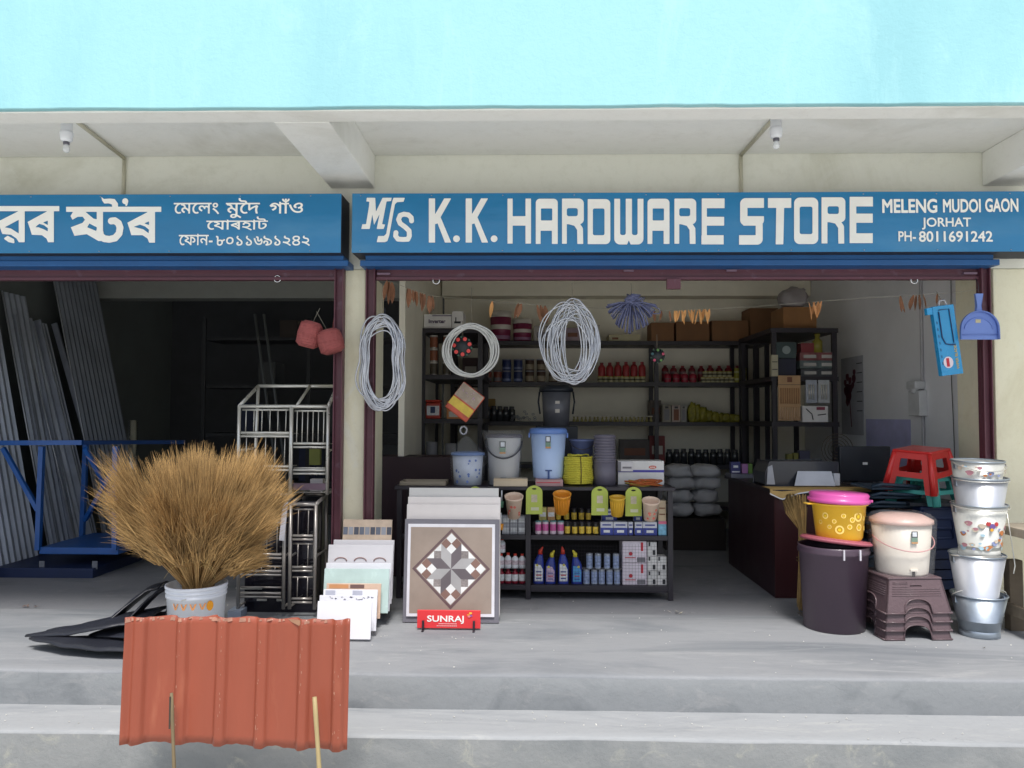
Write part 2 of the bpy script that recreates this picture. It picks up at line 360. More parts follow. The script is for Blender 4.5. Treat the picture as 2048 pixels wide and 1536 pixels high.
# door frames: maroon shutter channels and rolled shutter bottom rail
def shutter(label, x0, x1, hood0, hood1):
    t = thing('rolling_shutter', label, 'shutter', (0, YF, 0), 'rolled up shutters of the two shops')
    for x in (x0, x1):
        mb = MB(); mb.box(x-.028, x+.028, -.045, -.012, 0, 2.10); mb.box(x-.028, x-.02, -.075, -.0455, 0, 2.10); mb.box(x+.02, x+.028, -.075, -.0455, 0, 2.10)
        mb.build('guide_channel', maroon, t, bevel=.003)
    z0 = Z(562, YF); z1 = Z(531, YF)
    mb = MB(); mb.box(x0+.03, x1-.03, -.035, -.003, z0, z1); mb.box(x0+.03, x1-.03, -.05, -.0355, z0, z0+.018); mb.box(x0+.03, x1-.03, -.05, -.0355, z1-.02, z1)
    mb.build('bottom_rail', maroon, t, bevel=.002)
    zh0, zh1 = Z(532, 4.6), Z(502, 4.6)
    mb = MB(); mb.box(hood0, hood1, -.16, -.005, zh0, zh0+.035); mb.box(hood0+.03, hood1-.03, -.15, -.005, zh0+.0355, zh1+.05)
    mb.build('shutter_hood', hood_blue, t, bevel=.004)
    return t
xr0, xr1 = X(739, YF-.05), X(1974, YF-.05)
sh = shutter('rolled up maroon shutter with blue hood over the right shop doorway', xr0, xr1, X(717, 4.6), X(2005, 4.6))
for px in (765, 1945):
    MB().box(-.04, .04, -.052, -.0365, -.006, .006).build('latch_bolt', M('dull_mauve_steel', S(120, 96, 112), .5), sh, loc=(X(px, 4.7), -.012, Z(548, 4.7)))
for px in (1258, 1465): MB().box(-.03, .03, -.062, -.0505, -.006, .006).build('pull_plate', M('dull_mauve_steel', S(120, 96, 112)), sh, loc=(X(px, 4.7), 0, Z(542, 4.7)))
MB().box(-.042, .042, -.03, .0, -.045, .02).build('lock_box', maroon, sh, loc=(X(1345, 4.75), -.04, Z(567, 4.75)), bevel=.003)
shutter('rolled up maroon shutter with blue hood over the left shop doorway', -4.41, X(676, YF-.05), -4.5, X(693, 4.6))
# small metal pull rings under the rails
for px, py, lab in ((871, 566, 'shiny steel pull ring hanging under the right shutter rail, left end'), (1831, 566, 'shiny steel pull ring hanging under the right shutter rail, right end'), (552, 562, 'shiny steel pull ring hanging under the left shutter rail')):
    mb = MB(); mb.tube([(.02*math.cos(a), 0, .02*math.sin(a)) for a in np.linspace(0, 2*PI, 20, endpoint=False)], .0035, 6, True)
    tag(mb.build('pull_ring', M('bright_steel', S(225, 225, 225), .2, 1), loc=(X(px, 4.72), 4.705, Z(py-4, 4.72))), lab, 'ring', 'pull rings of the shutters')

# ------------------------------------------------------------------ signboards
YS = 4.52
def sign(name, label, px0, px1, loc_x=None):
    z0, z1 = Z(505.5, YS), Z(387, YS); x0, x1 = X(px0, YS), X(px1, YS)
    t = thing(name, label, 'signboard', ((x0+x1)/2, YS, z0), 'blue signboards above the doorways')
    hw = (x1-x0)/2
    MB().box(-hw, hw, .0, .2, 0, z1-z0).build('sign_box', M('sign_frame_dark', S(38, 44, 58), .6), t, bevel=.002)
    mb = MB(); n = 80; vs = []; fs = []
    for i in range(n+1):
        for j in range(7):
            x = -hw+2*hw*i/n; z = (z1-z0)*j/6; vs.append((x, -.0095-.0022*noise.noise(Vector((x*1.1+px0, z*6, 2))), z))
    for i in range(n):
        for j in range(6): a = i*7+j; fs.append((a, a+7, a+8, a+1))
    mb._add(vs, fs, 0, True); mb.build('sign_face', sign_blue, t)
    for k in range(int(2*hw/.42)+1):
        for zz in (.012, z1-z0-.012):
            if -1.9 < (x0+x1)/2-hw+.05+k*.42 < 3.1 or px0 < 0: MB().lathe([(0, -.0045), (.0035, -.0035), (.0045, 0)], 8).build('rivet', M('rivet_grey', S(150, 160, 172), .4, .6), t, loc=(-hw+.05+k*.42, -.011, zz)).rotation_euler = (0, 0, 0)
    return t, (x0+x1)/2, z0
YL = -.0128
s1, cx, cz = sign('signboard', 'long blue signboard with large white English lettering over the right shop', 700, 2110)
def fn_zoom(ox, oy, k, cx, cz):
    def f(u, v):
        p = at(ox+u/k, oy+v/k, YS); return (p.x-cx, YL, p.z-cz)
    return f
mb = MB(); f6 = fn_zoom(700, 385, 6.8267, cx, cz)
paint(mb, [('+', 'poly', [(235, 80), (230, 130), (270, 135), (265, 200), (225, 440), (175, 440), (160, 505), (275, 505), (310, 310), (335, 450), (410, 300), (370, 505), (465, 505), (485, 445), (445, 440), (505, 130), (565, 125), (575, 80), (450, 80), (360, 270), (350, 80)])], 6, f6)
paint(mb, [('+', 'poly', [(600, 80), (755, 80), (735, 135), (650, 140), (620, 165), (600, 270), (540, 600), (515, 670), (480, 685), (370, 685), (390, 600), (470, 600), (500, 570), (560, 240), (585, 120)])], 6, f6)
paint(mb, [('+', 'line', [(845, 395), (840, 350), (800, 312), (740, 303), (690, 320), (668, 375), (690, 430), (760, 480), (812, 530), (815, 600), (795, 645), (730, 648), (660, 643), (628, 600), (632, 555)], 66)], 6, f6)
for a, b in ((0, 0), (502, 5)):
    paint(mb, [('+', 'rect', (1080+a, 88, 1165+a, 690), 3), ('+', 'poly', [(1290+a, 88), (1385+a, 88), (1240+a, 345), (1385+a, 690), (1300+a, 690), (1200+a, 430), (1160+a, 440), (1160+a, 315)])], 6, f6)
    paint(mb, [('+', 'disc', (1457+a+b*2, 638), 46)], 6, f6)
mb.build('letters_initials', white_paint, s1)
mb = MB(); f3 = fn_zoom(700, 360, 2.9257, cx, cz); st = 2.6
paint(mb, [('+', 'rect', (922, 112, 952, 375)), ('+', 'rect', (1027, 112, 1059, 375)), ('+', 'rect', (940, 215, 1040, 270))], st, f3)
for a in (0, 652):
    paint(mb, [('+', 'rect', (1087+a, 113, 1215+a, 430), 24), ('-', 'rect', (1117+a, 170, 1183+a, 240), 5), ('-', 'rect', (1115+a, 300, 1181+a, 460)), ('-', 'rect', (1060+a, 377, 1250+a, 460))], st, f3)
for a in (0, 656):
    paint(mb, [('+', 'rect', (1240+a, 112, 1367+a, 262), 28), ('+', 'rect', (1240+a, 112, 1290+a, 200)), ('+', 'line', [(1285+a, 246), (1322+a, 256), (1345+a, 290), (1347+a, 400)], 34), ('+', 'rect', (1240+a, 112, 1268+a, 376)), ('-', 'rect', (1268+a, 168, 1332+a, 215), 12), ('-', 'rect', (1300+a, 377, 1390+a, 460))], st, f3)
paint(mb, [('+', 'rect', (1390, 115, 1522, 378), 28), ('+', 'rect', (1390, 115, 1440, 378)), ('-', 'rect', (1420, 170, 1488, 326), 10)], st, f3)
paint(mb, [('+', 'rect', (1545, 60, 1715, 380), 34), ('-', 'rect', (1520, 30, 1740, 113)), ('-', 'rect', (1579, 60, 1612, 325), 12), ('-', 'rect', (1648, 60, 1681, 325), 12), ('-', 'poly', [(1618, 384), (1630, 355), (1642, 384)])], st, f3)
g3 = fn_zoom(1400, 360, 3.1605, cx, cz); st = 2.8
paint(mb, [('+', 'rect', (8, 120, 40, 410)), ('+', 'rect', (8, 120, 152, 182)), ('+', 'rect', (8, 236, 149, 292)), ('+', 'rect', (6, 352, 146, 410))], st, g3)
paint(mb, [('+', 'rect', (250, 118, 400, 292), 36), ('+', 'rect', (330, 118, 400, 180)), ('+', 'rect', (270, 232, 392, 412), 36), ('+', 'rect', (243, 352, 330, 412)), ('-', 'rect', (296, 180, 460, 232)), ('-', 'rect', (200, 292, 348, 352))], st, g3)
paint(mb, [('+', 'rect', (425, 118, 572, 180)), ('+', 'poly', [(478, 150), (528, 150), (522, 410), (474, 410)])], st, g3)
paint(mb, [('+', 'rect', (590, 115, 742, 408), 36), ('-', 'rect', (625, 172, 706, 345), 12)], st, g3)
paint(mb, [('+', 'rect', (764, 113, 913, 270), 30), ('+', 'rect', (764, 113, 830, 220)), ('+', 'line', [(815, 252), (860, 262), (886, 300), (888, 430)], 37), ('+', 'rect', (763, 113, 800, 404)), ('-', 'rect', (801, 170, 872, 218), 12), ('-', 'rect', (830, 405, 960, 470))], st, g3)
paint(mb, [('+', 'rect', (940, 110, 982, 402)), ('+', 'rect', (940, 110, 1087, 171)), ('+', 'rect', (940, 216, 1086, 274)), ('+', 'rect', (940, 340, 1086, 402))], st, g3)
mb.build('letters_name', white_paint, s1)
def text_paint(mb, body, x, z, h, y, width, bold):
    """lettering contoured from the glyph outlines (nonzero winding), slightly emboldened, brush-like"""
    c = bpy.data.curves.new('t', 'FONT'); c.body = body; c.size = 1; c.resolution_u = 4; c.fill_mode = 'NONE'
    o = bpy.data.objects.new('t', c); COL.objects.link(o); bpy.context.view_layer.update()
    me = bpy.data.meshes.new_from_object(o.evaluated_get(bpy.context.evaluated_depsgraph_get()))
    co = np.array([v.co[:2] for v in me.vertices]); ed = np.array([e.vertices[:] for e in me.edges])
    bpy.data.objects.remove(o); bpy.data.curves.remove(c); bpy.data.meshes.remove(me)
    nx = {}
    for a, b in ed: nx.setdefault(int(a), []).append(int(b)); nx.setdefault(int(b), []).append(int(a))
    seen = set(); loops = []
    for a in range(len(co)):
        if a in seen or a not in nx: continue
        L_ = [a]; seen.add(a); cur = a; fwd = [q for q in nx[a] if q == a+1] or nx[a]; cur = fwd[0]
        while cur not in seen:
            seen.add(cur); L_.append(cur); nn = [q for q in nx[cur] if q not in seen]
            if not nn: break
            cur = nn[0]
        loops.append(co[L_])
    lo, hi = co.min(0), co.max(0); st_ = .022; gx = np.arange(lo[0]-.08, hi[0]+.08, st_); gy = np.arange(lo[1]-.08, hi[1]+.08, st_); px, py = np.meshgrid(gx, gy)
    W = np.zeros(px.shape, int); D = np.full(px.shape, 1e9)
    for P in loops:
        for (ax, ay), (bx, by) in zip(P, np.roll(P, -1, 0)):
            ex, ey = bx-ax, by-ay; wx, wy = px-ax, py-ay; t = np.clip((wx*ex+wy*ey)/(ex*ex+ey*ey+1e-12), 0, 1); D = np.minimum(D, np.hypot(wx-ex*t, wy-ey*t)); cr = ex*wy-ey*wx
            W += ((ay <= py) & (by > py) & (cr > 0)).astype(int); W -= ((ay > py) & (by <= py) & (cr < 0)).astype(int)
    F = np.where(W != 0, -D, D)-bold; s_ = h/.72; kx = width/(hi[0]-lo[0]); fn = lambda u, v: (x+(u-lo[0])*kx, y, z+v*s_)
    ins = F < 0; vs = []; fs = []; n_y, n_x = F.shape
    for j in range(n_y-1):
        for i in range(n_x-1):
            cs = [(j, i), (j, i+1), (j+1, i+1), (j+1, i)]; k = sum(ins[q] for q in cs)
            if not k: continue
            pp = []
            for a in range(4):
                A, B = cs[a], cs[(a+1) % 4]; fa, fb = F[A], F[B]
                if fa < 0: pp.append((gx[A[1]], gy[A[0]]))
                if (fa < 0) != (fb < 0): t = fa/(fa-fb); pp.append((gx[A[1]]+(gx[B[1]]-gx[A[1]])*t, gy[A[0]]+(gy[B[0]]-gy[A[0]])*t))
            if len(pp) > 2: b0 = len(vs); vs += [fn(*q) for q in pp]; fs.append(tuple(range(b0, b0+len(pp))))
    mb._add(vs, fs, 0)
def sline(mb, body, px0, px1, py0, py1, cx, cz, bold=.018, mi=0):
    z0, z1 = Z(py1, YS, px0), Z(py0, YS, px0); x0, x1 = X(px0, YS, py0), X(px1, YS, py0)
    text_paint(mb, body, x0-cx, z0-cz, z1-z0, YL, x1-x0, bold)
mb = MB(); sline(mb, 'MELENG', 1763, 1871, 399, 426, cx, cz, .03); sline(mb, 'MUDOI', 1884, 1958, 399, 425, cx, cz, .03); sline(mb, 'GAON', 1968, 2033, 398, 424, cx, cz, .03)
sline(mb, 'JORHAT', 1842, 1939, 436, 454, cx, cz, .02); sline(mb, 'PH-', 1795, 1829, 463, 483, cx, cz, .02); sline(mb, '8011691242', 1836, 1982, 463, 484, cx, cz, .02)
mb.build('letters_address', white_paint, s1)
s2, cx, cz = sign('signboard', 'long blue signboard with white Assamese lettering over the left shop', -520, 678)
mb = MB(); g = fn_zoom(0, 385, 6.0235, cx, cz); st = 5
paint(mb, [('+', 'rect', (-40, 170, 730, 232)), ('+', 'poly', [(-5, 355), (240, 232), (315, 232), (315, 605), (245, 605), (215, 560), (150, 515), (45, 505), (20, 440)]), ('-', 'poly', [(75, 425), (243, 335), (243, 500), (150, 440)]),
  ('+', 'poly', [(350, 360), (590, 230), (665, 230), (665, 605), (595, 605), (575, 560), (520, 520), (400, 515), (380, 450)]), ('-', 'poly', [(535, 368), (592, 345), (592, 398)]), ('-', 'poly', [(440, 425), (490, 383), (545, 400), (592, 435), (592, 475), (545, 450), (480, 425)])], st, g)
paint(mb, [('+', 'poly', [(80, 560), (110, 540), (175, 575), (180, 605), (125, 592)], 12)], st, g)
paint(mb, [('+', 'rect', (812, 178, 1955, 240)), ('+', 'poly', [(900, 230), (865, 290), (888, 335), (950, 300), (1010, 298), (1038, 335), (1010, 372), (868, 425), (912, 528), (1060, 508), (1200, 590), (1255, 590), (1255, 235)]),
  ('-', 'poly', [(1045, 240), (1180, 240), (1180, 330), (1140, 320)]), ('-', 'poly', [(1092, 380), (1180, 425), (1180, 472), (1065, 425)]),
  ('+', 'line', [(1215, 470), (1228, 530), (1270, 562), (1330, 570), (1400, 555), (1448, 500), (1460, 430), (1440, 375), (1395, 345), (1355, 350)], 82),
  ('+', 'poly', [(1548, 370), (1800, 238), (1880, 238), (1880, 610), (1810, 610), (1790, 560), (1730, 520), (1595, 520), (1575, 450)]), ('-', 'poly', [(1750, 378), (1808, 355), (1808, 398)]), ('-', 'poly', [(1625, 420), (1700, 393), (1760, 415), (1808, 455), (1803, 497), (1740, 450)]),
  ('+', 'poly', [(1235, 60), (1265, 85), (1330, 80), (1395, 85), (1435, 140), (1435, 190), (1370, 190), (1360, 150), (1320, 138), (1270, 140), (1245, 105)])], st, g)
paint(mb, [('+', 'disc', (1522, 112), 36), ('+', 'line', [(1546, 125), (1535, 158)], 22)], st, g)
mb.build('letters_name', white_paint, s2)
mb = MB(); sl_ = lambda b, x0, x1, y0, y1: sline(mb, b, x0, x1, y0, y1, cx, cz, .012)
sl_('\u09c7\u09ae\u09c7\u09b2\u0982', 350, 440, 404, 428); sl_('\u09ae\u09c1\u09c8\u09a6', 454, 521, 404, 428); sl_('\u0997\u09be\u0981\u0993', 541, 607, 404, 428)
sl_('\u09c7\u09af\u09be\u09f0\u09b9\u09be\u099f', 415, 537, 440, 460); sl_('\u09c7\u09ab\u09be\u09a8-', 360, 427, 468, 491); sl_('\u09ee\u09e6\u09e7\u09e7\u09ec\u09ef\u09e7\u09e8\u09ea\u09e8', 434, 621, 470, 492)
mb.build('letters_address', white_paint, s2)

# bulb holders and conduits under the canopy
for k, (px, lab) in enumerate(((134, 'left'), (1552, 'right'))):
    bx = X(px, 3.80, 240); t = thing('bulb_holder', 'white bulb holder with clear glass bulb under the %s half of the canopy' % lab, 'lamp', (bx, 3.80, 2.81), 'bulb holders under the canopy')
    mb = MB(); mb.box(-.045, .045, -.045, .045, -.03, 0); mb.lathe([(0, -.03), (.027, -.03), (.027, -.19), (.032, -.195), (.028, -.235), (.019, -.243), (0, -.243)], 20); mb.build('socket', white_pl, t, bevel=.004)
    MB().lathe([(0, -.2435), (.015, -.2435), (.015, -.256), (0, -.256)], 18).build('socket_ring', grey_pl, t)
    mb = MB(); mb.lathe([(.010, -.257), (.013, -.265), (.017, -.279), (.017, -.286), (.011, -.295), (0, -.298)], 20); mb.build('bulb', M('clear_glass', (.8, .82, .84), .1, trans=.45), t)
    cm = M('cream_conduit', S(196, 192, 172), .5)
    xw = X(248 if k == 0 else 1482, 4.74, 340); c = thing('cable_conduit', 'cream cable conduit running from the %s bulb holder down the wall' % lab, 'conduit', (bx, 3.80, 2.81), 'cable conduits under the canopy')
    pxv = 160 if k == 0 else 1545; xv = X(pxv, 4.17, 245); sl0 = (xw-xv)/(YF-.012-4.17); xs_ = xw-sl0*(YF-.012-3.83)
    MB().tube([(xs_-bx, .03, -.011), (xw-bx, YF-3.80-.012, -.011)], .011, 8).build('ceiling_run', cm, c); MB().tube([(xw-bx, YF-3.80-.012, -.011), (xw-bx, YF-3.80-.012, -.34)], .011, 8).build('wall_run', cm, c)

# ------------------------------------------------------------------ shared makers for goods
def rect(px0, py0, px1, py1, Y):
    """size and base centre of something that stands at depth Y"""
    a, b = at(px0, py1, Y), at(px1, py0, Y); return (a.x+b.x)/2, a.z, b.x-a.x, b.z-a.z
def carton(name, label, cat, px, Y, depth, mat, group=None, z=None, marks=(), tape=None, rz=0, bevel=.002):
    cx, z0, w_, h = rect(*px, Y); z0 = z if z is not None else z0
    t = thing(name, label, cat, (cx, Y+depth/2, z0), group, rz)
    MB().box(-w_/2, w_/2, -depth/2, depth/2, 0, h).build('carton_body', mat, t, bevel=bevel)
    for k, (n_, u0, v0, u1, v1, m_) in enumerate(marks):        # printed panels, fractions of the front
        MB().decal(-w_/2+u0*w_, -w_/2+u1*w_, v0*h, v1*h, -depth/2-.0012-.0006*k).build(n_, m_, t)
    if tape: MB().box(-w_/2-.001, w_/2+.001, -.02, .02, h+.0005, h+.0015).build('tape', tape, t)
    return t
def can_proto(name, r, h, body, lid, label_m, lf=(.2, .8), neck=False):
    t = thing(name, None, 'can')
    MB().lathe([(0, 0), (r*.97, 0), (r, .004), (r, h*.9), (r*.97, h*.93)], 20).build('tin', body, t)
    MB().lathe([(r*.985, h*.9), (r*1.03, h*.9), (r*1.03, h), (r*.85, h), (r*.84, h*.985), (0, h*.985)], 20).build('lid', lid, t)
    MB().lathe([(r*1.006, h*lf[0]), (r*1.006, h*lf[1])], 20).build('label_band', label_m, t); return t
def bottle_proto(name, r, h, body, cap, label_m, lf=(.15, .6), sh_=.72):
    t = thing(name, None, 'bottle')
    MB().lathe([(0, 0), (r*.92, 0), (r, .006), (r, h*(sh_-.08)), (r*.85, h*sh_), (r*.42, h*(sh_+.1)), (r*.4, h*.88)], 18).build('bottle_body', body, t)
    MB().lathe([(r*.46, h*.86), (r*.48, h), (0, h)], 14).build('cap', cap, t)
    MB().lathe([(r*1.008, h*lf[0]), (r*1.008, h*lf[1])], 18).build('label_band', label_m, t); return t
PARK = []
def row(proto, n, px0, px1, Y, z, cat, group, lab, jit=.003, first=None):
    """n copies standing side by side between two picture columns"""
    x0, x1 = X(px0, Y), X(px1, Y)
    for i in range(n):
        x = x0+(x1-x0)*(i+.5)/n
        o = copy_tree(proto, (x+rnd.uniform(-jit, jit), Y+rnd.uniform(-jit, jit)+.03, z), lab.format(ORD[i]), rnd.uniform(-.5, .5))
        o['category'] = cat; o['group'] = group; f_ = rnd.uniform(.94, 1.0); o.scale = (rnd.uniform(.97, 1.02), rnd.uniform(.97, 1.02), f_)
    if proto not in PARK: PARK.append(proto)
def bucket_shell(mb, rt, rb, h, th=.003, rim=.006, n=36, sx=1, sy=1, mi=0):
    mb.lathe([(0, .004), (rb*.96, .004), (rb, 0), (rb, .01), (rt, h-.012), (rt+rim, h-.012), (rt+rim, h), (rt-th, h), (rb-th, .014), (0, .014)], n, mi, sx=sx, sy=sy)
def bail(rt, h, drop, r=.0025, n=24, tilt=0):
    """wire handle from ear to ear; drop<0 hangs down in front"""
    pts = []
    for i in range(n+1):
        a = PI*i/n; u = math.cos(a)*(rt+.006); v = math.sin(a)
        pts.append((u, -v*abs(math.cos(tilt))*drop, h-.01+v*drop*math.sin(tilt)))
    return pts

red_cap = M('red_cap', S(205, 62, 44), .4); yellow_cap = M('yellow_cap', S(225, 210, 60), .4); maroon_pl = M('maroon_bottle', S(138, 30, 52), .35)
blue_pl = M('blue_bottle', S(28, 52, 150), .3, coat=.3); white_lab = M('white_label', S(222, 224, 226), .5, var=.16, scale=60)
red_print = M('red_print', S(190, 40, 58), .5); blue_print = M('blue_print', S(52, 66, 148), .5, var=.3, scale=60); black_print = M('black_print', S(40, 40, 46), .5)
lime = M('lime_plastic', S(176, 190, 78), .4, var=.04); orange_pl = M('orange_plastic', S(240, 160, 50), .35, var=.05); yellow_pl = M('yellow_plastic', S(232, 184, 60), .35, var=.05)
peach_pl = M('peach_plastic', S(232, 206, 184), .4, var=.04); tan_box = M('tan_box', S(200, 180, 150), .7); silver_box = M('silver_grey_box', S(176, 178, 186), .45, var=.12, scale=40)
dkred = M('dark_red_bottle', S(150, 42, 46), .4); dim_white = M('cream_lid', S(206, 200, 190), .5); brown_lab = M('brown_label', S(120, 74, 52), .6)
steel = M('galvanised_steel', S(176, 186, 196), .38, .85, var=.12, scale=9, bump=.15, bscale=25); steel_w = M('white_steel', S(206, 209, 216), .36, .6, var=.05, scale=6)
chrome = M('stainless_tube', S(214, 212, 204), .28, .6, var=.05); wire_m = M('aluminium_wire', S(196, 198, 204), .35, .75, var=.1, scale=30)
film = M('thin_clear_film', (.82, .84, .86), .18, trans=.93, bump=1, bscale=14, bdist=.02, coat=.2)

# ------------------------------------------------------------------ front counter rack
YR = 5.1; zt = Z(973, YR); zs1 = Z(1070, YR); zs0 = Z(1170, YR)
xl, xm, xr = X(800, YR), X(1057, YR), X(1340, YR)
t = thing('display_rack', 'black steel counter rack with open shelves standing across the right shop doorway', 'rack', ((xl+xr)/2, YR, 0)); ox = (xl+xr)/2
for x in (xl, xm, xr-.0):
    for y in (.012, .41): MB().box(x-ox-.016, x-ox+.016, y-.012, y+.012, 0, zt-.0225).build('post', black_st, t)
for z, nme in ((zt, 'counter_top'), (zs1, 'shelf'), (zs0, 'shelf')):
    mb = MB()
    if nme == 'shelf': mb.box(xl-ox+.017, xm-ox-.017, .0, .42, z-.03, z); mb.box(xm-ox+.017, xr-ox-.017, .0, .42, z-.03, z)
    else: mb.box(xl-ox-.03, xr-ox+.03, -.02, .44, z-.022, z)
    mb.build(nme, black_st, t, bevel=.002)
MB().box(xl-ox+.017, xm-ox-.017, .002, .02, .06, zs0-.031).build('kick_board', black_st, t); MB().box(xm-ox+.017, xr-ox-.017, .002, .02, .05, zs0-.031).build('kick_board', black_st, t)
MB().box(xl-ox, xr-ox, .425, .43, .1, zt-.03).build('back_panel', M('black_back_panel', S(26, 22, 26), .7), t)
mb = MB()
for k in range(46):
    x = xm-ox+.02+k*.0205
    if x < xr-ox-.02: mb.tube([(x, -.004, zs0), (x, -.004, zs0+.27)], .0007, 4, caps=False)
for k in range(13): mb.tube([(xm-ox+.017, -.0055, zs0+.01+k*.0205), (xr-ox-.017, -.0055, zs0+.01+k*.0205)], .0007, 4, caps=False)
for k in range(9): x = X(1008, YR)-ox+k*.02; mb.tube([(x, -.004, zs1), (x, -.004, zs1+.13)], .0008, 4, caps=False)
for k in range(6): mb.tube([(X(1008, YR)-ox, -.0055, zs1+.01+k*.022), (xm-ox-.017, -.0055, zs1+.01+k*.022)], .0008, 4, caps=False)
mb.build('wire_mesh', black_st, t)['kind'] = 'stuff'
YG = YR+.03
# upper shelf goods
for i in range(3):
    for j in range(2):
        carton('small_carton', 'silver grey small carton, %s from the left in the %s layer behind the wire mesh' % (ORD[i], ['bottom', 'top'][j]), 'box', (1008+i*15.5, 0, 1022.5+i*15.5, 18), YG, .05, silver_box, 'silver grey cartons on the counter rack', z=zs1+.0605*j, marks=(('print_band', .1, .3, .9, .7, white_lab),))
p = can_proto('spice_tube', .021, .092, M('pink_white_pack', S(216, 196, 206), .4), M('teal_lid', S(110, 150, 150), .4), M('pink_print', S(196, 90, 150), .4, var=.2, scale=50), (.25, .75))
row(p, 4, 1070, 1129, YG, zs1, 'tube', 'pink and white tubes on the counter rack', '{} pink and white tube from the left, lower row of the counter rack shelf')
p = can_proto('varnish_tin', .018, .085, M('black_tin', S(40, 38, 34), .4), black_st, M('yellow_print', S(222, 190, 70), .5, var=.5, scale=42), (.08, .62))
row(p, 5, 1129, 1198, YG, zs1, 'tin', 'black and yellow tins on the counter rack', '{} black tin with yellow print from the left, front row of the counter rack')
row(p, 5, 1110, 1186, YG+.12, zs1+.075, 'tin', 'black and yellow tins on the counter rack', '{} black tin with yellow print from the left, raised back row of the counter rack')
MB().box(X(1066, YG+.1), X(1322, YG+.1), -.06, .08, 0, .07).build('riser_block', black_st, loc=(0, YG+.15, zs1)); tag(bpy.data.objects['riser_block'], 'black riser block behind the front row of tins on the counter rack', 'riser')
for k, (a, b) in enumerate(((1078, 1093), (1095, 1110))):
    carton('tall_pack', ['pale yellow tall pack on the riser behind the pink tubes', 'orange and white tall pack beside the pale yellow pack on the riser'][k], 'pack', (a, 1012, b, 1041), YG+.1, .04, M('pack%d' % k, [S(200, 190, 110), S(206, 160, 110)][k], .5, var=.3, scale=40), z=zs1+.07, marks=(('print_band', .1, .35, .9, .65, white_lab),))
for k, (a, b, y0, zz, yy) in enumerate(((1201, 1226, 1043, 0, 0), (1227, 1255, 1043, 0, 0), (1286, 1314, 1043, 0, 0), (1257, 1266, 1046, 0, 0), (1270, 1285, 1046, 0, 0.0), (1204, 1234, 1020, .07, .1), (1268, 1284, 1022, .07, .1))):
    carton('printed_carton', 'white carton with blue print, ' + ['leftmost of the lower row at right', 'second of the lower row at right', 'below the right floral mug', 'narrow one right of the pair', 'narrow one left of the box below the floral mug', 'on the riser below the yellow mug', 'on the riser below the right green board'][k], 'box',
        (a, y0, b, y0+26), YG+yy, .06, M('white_carton', S(214, 216, 226), .5), 'blue and white cartons on the counter rack', z=zs1+zz, marks=(('print_band', .0, .0, 1, .55, blue_print), ('print_mark', .25, .18, .75, .38, white_lab), ('title_bar', .15, .72, .85, .82, blue_print)))
carton('carton', 'cyan and pink small carton at the right end of the counter rack shelf', 'box', (1317, 1042, 1333, 1070), YG, .06, M('cyan_box', S(120, 176, 204), .5, var=.3, scale=40), z=zs1, marks=(('print_band', 0, .8, 1, 1, M('pink_print2', S(214, 110, 140))),))
carton('carton', 'tan carton standing on the cyan carton at the right end of the rack', 'box', (1317, 1000, 1332, 1041), YG, .06, tan_box, z=zs1+.0925, marks=(('print_line', .1, .3, .9, .36, brown_lab), ('print_line', .1, .6, .9, .66, brown_lab)))
# hanging chopping boards and mugs
def board(px0, py0, px1, py1, lab):
    cx, z0, w_, h = rect(px0, py0, px1, py1, YR-.03); t = thing('chopping_board', lab, 'board', (cx, YR-.03, z0), 'lime green boards hanging from the counter edge')
    P = [(-w_/2, 0), (w_/2, 0)]+[(w_/2*math.cos(a), h-w_/2*.85+w_/2*.85*math.sin(a)) for a in np.linspace(0, PI, 14)]
    Hh = [(.016*math.cos(a), h-.022+.006*math.sin(a)) for a in np.linspace(0, 2*PI, 12, endpoint=False)]
    MB().prism([P, Hh[::-1]], -.004, .004).build('board', lime, t, bevel=.0015)
    MB().decal(-w_*.18, w_*.18, h*.42, h*.68, -.006).build('sticker', M('beige_sticker', S(196, 186, 160), .6, var=.15, scale=70), t)
    MB().decal(-w_*.2, w_*.28, h*.13, h*.24, -.006).build('printed_logo', M('pale_logo', S(208, 208, 176), .6), t)
for k, q in enumerate(((1052, 971, 1085, 1028), (1183, 973, 1216, 1030), (1251, 974, 1283, 1032), (938, 973, 962, 1030))):
    board(*q, ['lime green board hanging between the left floral mug and the orange mug', 'lime green board hanging left of the yellow mug', 'lime green board hanging between the yellow mug and the right floral mug', 'lime green board mostly hidden behind the white boards'][k])
